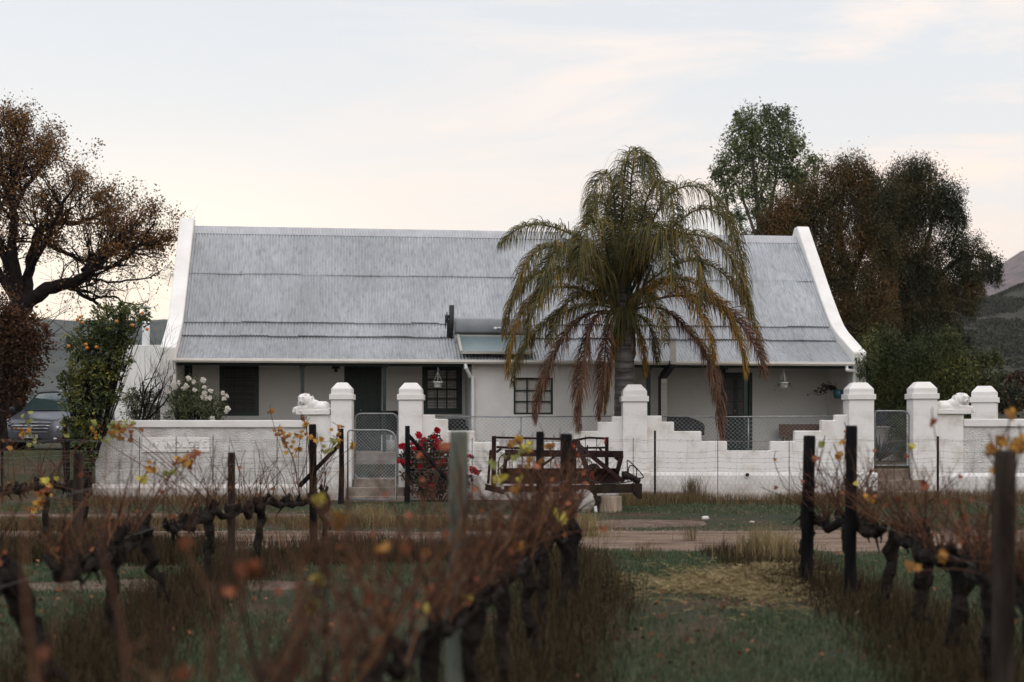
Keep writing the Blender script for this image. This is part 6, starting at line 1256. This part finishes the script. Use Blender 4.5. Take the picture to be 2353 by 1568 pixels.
LA = ['far end vine of the middle row, against the thick dark end post under the implement', 'second vine of the middle row from its far end, dense with red brown canes', 'third vine of the middle row from its far end, canes hiding the implement foot', 'fourth vine of the middle row from the far end post, left of the grassy lane', 'fifth vine of the middle row from the far end, just behind the grey green post', 'vine at the grey green post of the middle row, with sparse yellow leaves', 'vine of the middle row just in front of the grey green post, strongly blurred', 'blurred vine of the middle row with tall rusty canes left of the grey green post', 'very blurred near vine of the middle row, canes rising at the lower left centre', 'nearest blurred vine of the middle row, tall canes crossing the lower left']
vrow('', [(x, y, dict(ncane=(60 if y > 8 else 36 if y > 4.5 else 15), canr=(1.0 if y > 8 else 1.25 if y > 4.5 else 1.7), clen=(0.66 if y > 4.5 else .60), ndry=10 if y > 5 else 4, r=0.055 if y > 12.9 else 0.034, weeds=60, spread=1.3 if y < 5 else 1.0)) for x, y in PA], 300, rw, LA)
rw = 'vines of the row at the left'
PBk = [(-2.45, 18.6), (-3.0, 16.6, dict(lean=(0.08, 0))), (-3.12, 14.7), (-3.05, 12.6, dict(lean=(-0.22, 0), r=.046)), (-2.98, 10.6, dict(r=.046)), (-2.72, 8.5, dict(lean=(-0.28, 0), r=.058)), (-2.75, 6.6), (-2.8, 5.4)]
LB = ['far end vine of the left row, at the black end post below the lion', 'second vine of the left row, slim trunk beside the cut off post', 'third vine of the left row counted from the black end post', 'leaning trunk vine of the left row in front of the pale soil strip', 'upright thick trunk vine at the left, cordon running to the dark end post', 'near leaning vine at the lower left with a thick pale lit trunk', 'nearest vine at the lower left corner, mostly out of frame']
vrow('', [p if len(p) > 2 else (p[0], p[1], {}) for p in PBk], 400, rw, LB, ncane=42, clen=0.62, ztop=0.73, r=0.04, ndry=5, thick=1.25)
rw = 'vines of the far left row'
PC = [(-6.6, 22.0), (-6.62, 20.2), (-6.7, 18.2), (-6.7, 16.4), (-6.7, 14.8)]
LC = ['far end vine of the far left row, beside the orange tree trunk', 'second vine of the far left row, in front of the lawn', 'third vine of the far left row, its cordon black against the lawn', 'vine at the left edge of the far left row']
vrow('', [(x, y, {}) for x, y in PC], 500, rw, LC, ncane=14, clen=0.7, ztop=0.78, r=0.05, ndry=3)
rw = 'vines of the row at the right'
PD_ = [(2.98, 14.4), (3.22, 13.6), (3.20, 12.3, dict(lean=(.12, 0), r=.048)), (3.18, 11.0, dict(r=.055)), (3.0, 9.8, dict(lean=(.15, 0), r=.055)), (2.9, 8.6), (2.78, 7.6), (2.7, 6.6), (2.6, 5.6), (2.5, 4.8)]
LD = ['far end vine of the right row, gnarled at the black post with fanned canes', 'vine of the right row between the two black posts', 'vine of the right row with thick leaning trunk right of the second black post', 'fourth vine of the right row, canes standing before the side gate steps', 'fifth vine of the right row with trunk leaning right', 'sixth vine of the right row, low dark cordon', 'seventh vine of the right row, in deep shade', 'vine of the right row beside the blurred dark post at the right edge', 'near vine at the lower right corner, mostly out of frame']
vrow('', [(p[0], p[1], dict(dict(ncane=60 if p[1] > 12 else 52, clen=.6 if p[1] > 12 else .5, spread=1.9 if p[1] > 12 else 1), **(p[2] if len(p) > 2 else {}))) for p in PD_], 600, rw, LD, ztop=0.70, r=0.042, ndry=7, thick=1.4)
# feature leaves on their own canes
def feature(px, py, Y, n, spread, m, size=0.09, seed=0, name='leaves'):
    rr = random.Random(seed+int(px)); c = P(px, py, Y); v = min(vines, key=lambda q: (q[1]-c.x)**2+(q[2]-Y)**2); o = v[0]; oc = o.location; s = min(v[3], key=lambda q: (Vector(q)+oc-c).length); b = MB()
    cc = c-oc; m_ = (s+cc)/2+Vector((rr.gauss(0, .05), rr.gauss(0, .04), rr.gauss(0, .04))); path = smooth_path([s, m_, cc+Vector((0, 0, -.03)), cc+Vector((rr.gauss(0, .04), 0, .08))], 4); b.tube(path, 0.0042, 4, False); b.build('canes', M['cane'], o)
    lb = MB(); sp = spread*Y/F
    for k in range(n): p = cc+Vector((rr.gauss(0, sp), rr.gauss(0, sp*.6), rr.gauss(0, sp*.75))); add_leaf(lb, p, size*rr.uniform(.6, 1.2), rr)
    lb.build(name, m, o)
O_, Yw, G_, D_ = M['lorange'], M['lyellow'], M['lgreen'], M['ldry']
for a in [(60, 962, 18.5, 5, 9, G_), (58, 985, 18.5, 5, 8, O_), (40, 1000, 18.5, 4, 10, O_), (75, 1010, 18.5, 4, 8, G_), (12, 1025, 16.5, 3, 7, O_), (155, 990, 20.0, 4, 8, G_), (100, 1135, 13.5, 16, 17, O_), (110, 1100, 13.5, 5, 9, Yw), (85, 1165, 13.5, 8, 12, O_), (220, 985, 20.5, 7, 10, O_), (215, 965, 20.5, 4, 8, G_), (280, 985, 15.5, 26, 17, O_), (265, 975, 15.5, 8, 10, G_), (300, 965, 15.5, 5, 9, G_), (245, 1010, 15.5, 5, 10, G_), (355, 1075, 12.6, 8, 11, O_), (325, 1100, 12.6, 5, 8, Yw), (425, 1055, 12.6, 18, 13, O_), (440, 1040, 12.6, 4, 8, D_), (395, 1085, 12.6, 3, 6, G_),
          (622, 945, 17.8, 3, 4, O_), (640, 990, 17.8, 8, 9, O_), (655, 1015, 17.8, 12, 13, O_), (690, 1000, 17.8, 9, 10, O_), (705, 975, 17.8, 5, 6, O_), (700, 960, 17.8, 2, 3, D_), (730, 1010, 17.8, 5, 7, O_), (755, 1030, 17.8, 8, 9, G_), (765, 1015, 17.8, 4, 6, G_), (780, 985, 17.8, 7, 8, O_), (805, 1025, 17.8, 4, 6, O_), (780, 1015, 17.8, 4, 6, O_), (680, 1035, 17.8, 5, 9, O_),
          (730, 1140, 5.6, 1, 2, Yw), (732, 1325, 5.3, 2, 2, Yw), (712, 1378, 5.2, 3, 8, Yw), (1020, 1345, 7.5, 2, 3, Yw), (1070, 1375, 7.0, 3, 5, Yw), (990, 1390, 7.0, 2, 4, Yw), (1285, 1172, 10.8, 2, 4, Yw), (1292, 1188, 10.8, 3, 4, Yw), (1195, 1010, 12.6, 8, 8, O_), (1210, 1025, 12.6, 5, 9, Yw), (1185, 1050, 12.4, 5, 14, G_), (1270, 1020, 12.8, 3, 4, O_), (1215, 1060, 12.2, 4, 10, O_), (1200, 1100, 11, 3, 8, Yw), (1150, 1095, 9.6, 3, 6, Yw), (1130, 1060, 9.6, 2, 5, G_), (1180, 1125, 9.6, 3, 10, O_),
          (1968, 1110, 12.4, 2, 3, Yw), (1940, 1010, 13.4, 5, 6, O_), (1925, 1040, 13.4, 5, 6, O_), (1890, 1020, 13.8, 4, 7, G_), (1870, 1050, 13.8, 3, 5, D_), (1780, 1055, 14.2, 1, 2, O_), (2000, 1140, 12.0, 5, 6, O_), (2092, 1023, 10.8, 2, 2, Yw), (1945, 990, 13.4, 2, 3, D_), (2145, 965, 9.2, 2, 3, D_), (2285, 1030, 8.0, 7, 9, O_), (2300, 1010, 8.0, 5, 6, O_), (2330, 1030, 8.0, 12, 14, O_), (2320, 945, 8.0, 4, 5, O_), (2290, 1070, 8.0, 4, 6, O_), (2345, 1010, 7.8, 6, 8, O_), (2125, 1110, 9.6, 2, 3, D_), (2165, 1270, 8, 3, 5, O_), (2100, 1300, 9, 4, 9, O_), (560, 1300, 3.6, 2, 5, D_), (430, 1240, 4.2, 1, 3, D_), (880, 1260, 4.9, 2, 3, O_), (780, 1185, 5.0, 2, 4, O_), (980, 1265, 7, 2, 4, O_), (1190, 1250, 8.2, 2, 3, O_)]:
    feature(*a)
# vineyard posts and trellis wires
def vpost(px, py, Y, r, lab, m, tilt=0.0, kind='round'):
    x = X_(px, Y); g0 = float(gz(x, Y)); h = Z_(py, Y)-g0; b = MB(); b.tube([(-tilt*h, 0, -0.15), (-tilt*h*.5, 0, h*.5), (0, 0, h-.02), (0, 0, h)], [r*1.04, r*1.0, r*.97, r*.88], 14); o = b.build('vineyard_post', m, None, loc=(x, Y, g0), smooth=False, bevel=0.004); tag(o, lab, 'post', 'posts of the vine rows')
vpost(1055, 990, 7.3, 0.050, 'pale grey green round post standing blurred in the middle of the picture', M['greypost'], 0.02)
vpost(1241, 992, 15.5, 0.044, 'thin black post in front of the left half of the implement', M['post'])
vpost(1301, 997, 13.2, 0.058, 'thick black end post of the middle row in front of the implement', M['post'], -0.01)
vpost(718, 975, 18.2, 0.050, 'black end post of the left row below the left lion', M['post'], -0.01)
vpost(532, 1040, 16.8, 0.045, 'shorter brown black post in front of the name panel wall', M['wood'])
vpost(1860, 1001, 14.2, 0.062, 'black post at the far end of the right row, slightly leaning', M['post'], 0.02)
vpost(1957, 978, 13.0, 0.054, 'taller straight black post in front of the right pier', M['post'], 0.01)
vpost(2310, 1035, 7.4, 0.058, 'large blurred dark brown post at the right edge', M['wood'], 0.012)
vpost(180, 1040, 20.5, 0.07, 'brown post in front of the orange tree at the left', M['wood'], 0.01)
def twire(lab, pts, hs):
    b = MB()
    for h in hs: b.tube([(x, y, h+0.01*math.sin(i)) for i, (x, y) in enumerate(pts)], 0.0022, 3, False)
    tag(b.build('trellis_wire', M['wire'], None), lab, 'wire')
twire('thin trellis wires along the middle vine row', [(X_(1301, 13.2), 13.2)]+[(x+.02, y) for x, y in PA[1:6]], (0.74, 1.15)); twire('thin trellis wires along the left vine row', [(X_(718, 18.2), 18.2)]+[(p[0], p[1]) for p in PBk[1:]], (0.76, 1.2)); twire('thin trellis wires along the right vine row', [(X_(1860, 14.2), 14.2)]+[(p[0], p[1]) for p in PD_[1:]], (0.74, 1.15)); twire('thin trellis wires along the far left vine row', PC, (0.8, 1.2))
# ------------------------------------------------------------------ grass, weeds, straw, fallen leaves
rg = np.random.default_rng(77)
def blades(name, pts, h, w, m, lean=0.5, kind='stuff', lab=None, cat=None, segs=2, group=None, base=None):
    """pts (n,2) positions; h heights; one bent blade each"""
    n = len(pts); z = gz(pts[:, 0], pts[:, 1]); p = np.stack([pts[:, 0], pts[:, 1], z-0.01], 1); ang = rg.uniform(0, 2*np.pi, n); s = np.stack([np.cos(ang), np.sin(ang), ang*0], 1)*w/2
    la = rg.uniform(0, 2*np.pi, n); ln = rg.uniform(0.1, 1, n)*lean; d = np.stack([np.cos(la)*ln, np.sin(la)*ln, np.ones(n)], 1); h = (h*rg.uniform(0.5, 1.3, n))[:, None]
    mid_ = p+d*np.array([.35, .35, .6])*h; tip = p+d*np.array([1, 1, 1-0.25*lean])*h
    V_ = np.stack([p-s, p+s, mid_+s*.8, tip, mid_-s*.8], 1)
    if base is not None: V_ = V_-np.array(base)
    o = link(name, blademesh(name, V_), m, None, loc=base)
    return tag(o, lab, cat, group, kind)
M['grass'] = mat('frosty_grass', (0.028, 0.042, 0.018), 0.8, col2=(0.125, 0.155, 0.088), island=True, ramp=(0, 1), third=(0.55, (0.056, 0.080, 0.038)), spec=0.2)
M['dry'] = mat('dry_grass_blade', (0.11, 0.080, 0.035), 0.85, col2=(0.36, 0.28, 0.145), island=True, ramp=(0, 1), third=(0.4, (0.20, 0.15, 0.07)), spec=0.2)
M['brown'] = mat('brown_grass_blade', (0.055, 0.038, 0.018), 0.85, col2=(0.19, 0.135, 0.065), island=True, ramp=(0, 1), spec=0.2)
M['lawn'] = mat('lawn_blade', (0.050, 0.065, 0.025), 0.85, col2=(0.12, 0.125, 0.050), island=True, ramp=(0, 1), spec=0.2)
def scatter(n, x0, x1, y0, y1, mask=None, pw=1.0):
    y = y0+(y1-y0)*rg.uniform(0, 1, n)**pw; x = rg.uniform(x0, x1, n)
    vis = abs(x) < 0.40*y+1.0; x, y = x[vis], y[vis]
    if mask is not None: k = mask(x, y) > rg.uniform(0, 1, len(x)); x, y = x[k], y[k]
    return np.stack([x, y], 1)
row = lambda x, y: np.minimum.reduce([abs(x-np.interp(y, [p[1] for p in reversed(q)], [p[0] for p in reversed(q)])) for q in (PA, PBk, PD_)])
gm = lambda x, y: np.clip((fbm(x*0.9, y*0.6, 31)-0.33)*5, 0.08, 1)*np.clip(row(x, y)*1.8-0.2, 0.05, 1)
blades('grass', scatter(330000, -6.5, 6.5, 6.5, 18.6, gm, 0.9), 0.060, 0.007, M['grass'])
vm = lambda x, y: np.clip((fbm(x*0.7, y*0.9, 35)-0.40)*5, 0.0, 1)*(1-((x < 1.2) & (y > 25.3) & (y < 26.5))*0.9)*(1-((x > 1) & (x < 3.4) & (y > 22.9) & (y < 25.2))*.5)
blades('grass', scatter(150000, -13, 13, 22.4, 30.9, vm), 0.045, 0.010, M['grass'])
lm_ = lambda x, y: ((x < -9.4) | (x > 13.6))*1.0
blades('grass', scatter(60000, -18, -9.3, 27, 44, lm_), 0.04, 0.012, M['lawn'])
# weeds and dry stalks under the vine rows
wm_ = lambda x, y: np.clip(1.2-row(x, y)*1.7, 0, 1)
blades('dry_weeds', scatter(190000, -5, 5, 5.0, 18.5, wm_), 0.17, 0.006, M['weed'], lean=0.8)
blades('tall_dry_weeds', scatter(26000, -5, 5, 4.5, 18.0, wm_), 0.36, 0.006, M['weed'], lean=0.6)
blades('dry_weeds', scatter(26000, -9.5, -5.6, 14, 23, lambda x, y: np.clip((fbm(x, y, 4)-.35)*4, 0, 1)), 0.22, 0.007, M['weed'], lean=0.7)
vg_ = lambda x, y: np.clip((fbm(x*0.9, y*0.5, 67)-.30)*4, 0, 1)*np.clip((0.6-x)*1.2, 0, 1)
blades('dry_verge_weeds', scatter(42000, -9.5, 0.8, 16.6, 19.2, vg_), 0.26, 0.007, M['weed'], lean=0.6)
blades('dry_verge_weeds', scatter(26000, -9.5, 0.8, 22.0, 24.4, vg_), 0.18, 0.008, M['brown'], lean=0.6)
# tall dry grass in front of the wall
tm_ = lambda x, y: np.clip((fbm(x*0.8, y*1.2, 41)-0.36)*4, 0.02, 1)*np.clip((y-28.3-1.3*fbm(x*0.5, y*0, 43))*0.9, 0, 1)
blades('tall_dry_grass', scatter(26000, 2.3, 6.8, 29.0, 31.0, tm_), 0.26, 0.008, M['brown'], lean=0.5)
blades('tall_dry_grass', scatter(26000, 6.8, 13, 28.3, 30.9, tm_), 0.30, 0.008, M['brown'], lean=0.5)
blades('tall_dry_grass', scatter(16000, -9.2, -3.9, 28.8, 30.6, tm_), 0.22, 0.008, M['brown'], lean=0.5)
blades('green_verge_grass', scatter(20000, -3, 12, 26.0, 29.8, lambda x, y: np.clip((fbm(x*0.8, y*1.2, 47)-0.42)*4, 0, 1)), 0.09, 0.010, M['grass'], lean=0.8)
def tuft(px, Y, r, n, h, m, lab, lean=0.4, w=0.006):
    x = X_(px, Y); a = rg.uniform(0, 2*np.pi, n); q = abs(rg.normal(size=n))*r; pts = np.stack([x+np.cos(a)*q, Y+np.sin(a)*q], 1); blades('grass_tuft', pts, h, w, m, lean, None, lab, 'grass tuft', group='tall grass tufts', base=(x, Y, float(gz(x, Y))))
tuft(1590, 30.4, 0.18, 420, 0.62, M['brown'], 'tall brown grass tuft against the white wall right of the implement', 0.35)
tuft(1345, 20.8, 0.22, 520, 0.42, M['dry'], 'pale straw coloured grass tuft at the end post of the middle row', 0.5)
tuft(1745, 17.0, 0.22, 420, 0.44, M['dry'], 'pale thin grass tuft growing left of the right row at the edge of the track', 0.35, 0.008)
tuft(1800, 16.5, 0.20, 420, 0.40, M['dry'], 'pale dense grass tuft at the foot of the right row end vine', 0.4, 0.008)
tuft(845, 23.6, 0.35, 700, 0.36, M['dry'], 'wide pale grass tuft beside the gate, left of the lane', 0.6)
tuft(790, 23.4, 0.22, 380, 0.30, M['dry'], 'smaller pale grass tuft below the lower gate', 0.6)
tuft(1590, 20.0, 0.10, 60, 0.34, M['brown'], 'sparse brown weed on the near edge of the dirt track', 0.7)
tuft(1480, 17.3, 0.10, 60, 0.30, M['brown'], 'few bent brown stalks in the grassy lane near the middle row', 0.9)
tuft(520, 24.5, 0.5, 500, 0.22, M['dry'], 'low pale grass patch in front of the roughcast wall', 0.7)
tuft(800, 17.0, 0.22, 200, 0.32, M['weed'], 'brown weed clump at the far end of the left row', 0.7)
# straw heap spread in the lane
n = 13000; a = rg.uniform(0, 2*np.pi, n); q = abs(rg.normal(size=n)); sx_ = 2.15+np.cos(a)*q*0.62+rg.normal(size=n)*.06; sy_ = 14.2+np.sin(a)*q*1.0; k = (fbm(sx_*2.2, sy_*1.5, 61) > 0.40); sx_, sy_ = sx_[k], sy_[k]; n = len(sx_)
hgt = 0.13*np.exp(-((sx_-2.75)/0.45)**2-((sy_-14.9)/0.7)**2)+0.02*rg.uniform(0, 1, n)+0.03*fbm(sx_*4, sy_*4, 5); c = np.stack([sx_, sy_, gz(sx_, sy_)+hgt+0.01], 1); th = rg.uniform(0, 2*np.pi, n); d = np.stack([np.cos(th), np.sin(th), rg.normal(size=n)*.25], 1)
tag(link('straw', npmesh('straw', leafquads(rg, c, d, 0.13, 0.045, 0.08), 4), M['dry']), kind='stuff')
n = 1300; pts = scatter(n, -6, 6, 8, 18); c = np.stack([pts[:, 0], pts[:, 1], gz(pts[:, 0], pts[:, 1])+0.035], 1); k = (vnoise(pts[:, 0]*1.3, pts[:, 1]*1.3, 9) > 0.45); c = c[k]; d = rg.normal(size=c.shape)*np.array([1, 1, .25])
tag(link('fallen_leaves', npmesh('fallen_leaves', leafquads(rg, c, d, 0.055, 0.8, 0.12), 4), mat('leaf_litter', (0.045, 0.022, 0.012), 0.85, col2=(0.20, 0.085, 0.035), island=True, ramp=(0, 1))), kind='stuff')
nc_ = 900; pts = scatter(nc_, -9, 9, 15, 30.5); c = np.stack([pts[:, 0], pts[:, 1], gz(pts[:, 0], pts[:, 1])+0.012], 1); cl_ = MB(); rc_ = random.Random(4)
for p in c:
    if abs(p[0]) < 9: s_ = rc_.uniform(.008, .026); cl_.ball(p, (s_, s_, s_*.7), 5, 4, jit=.3, rnd=rc_)
tag(cl_.build('clods', M['track'], None), kind='stuff')
# fine weeds encroaching on the track
blades('track_weeds', scatter(9000, -11, 11, 18.3, 22.5, lambda x, y: np.clip((fbm(x*0.9, y*1.6, 57)-0.5)*5, 0, 1)), 0.06, 0.008, M['brown'], lean=0.8)
# gravel bits on the track
n = 4200; pts = scatter(n, -9, 9, 18.3, 22.6); c = np.stack([pts[:, 0], pts[:, 1], gz(pts[:, 0], pts[:, 1])+0.02], 1); d = rg.normal(size=c.shape)*np.array([1, 1, .5])
tag(link('gravel', npmesh('gravel', leafquads(rg, c, d, 0.020, 0.8, 0.25), 4), M['stone']), kind='stuff')
# ------------------------------------------------------------------ air: thin even haze round everything
zt_h = max(float(g[2].max()) for g in GR.values())+30
hzb = MB().box(-9500, -5000, -60, 9500, 8500, max(zt_h, 760)).build('haze', None, None)
hm = bpy.data.materials.new('thin_air'); hm.use_nodes = True; hn = hm.node_tree.nodes; hn.clear()
ho = hn.new('ShaderNodeOutputMaterial'); hv_ = hn.new('ShaderNodeVolumePrincipled'); hv_.inputs['Color'].default_value = (0.72, 0.78, 0.88, 1); hv_.inputs['Density'].default_value = 0.00006
hm.node_tree.links.new(hv_.outputs[0], ho.inputs['Volume']); hzb.data.materials.append(hm); tag(hzb, kind='stuff')
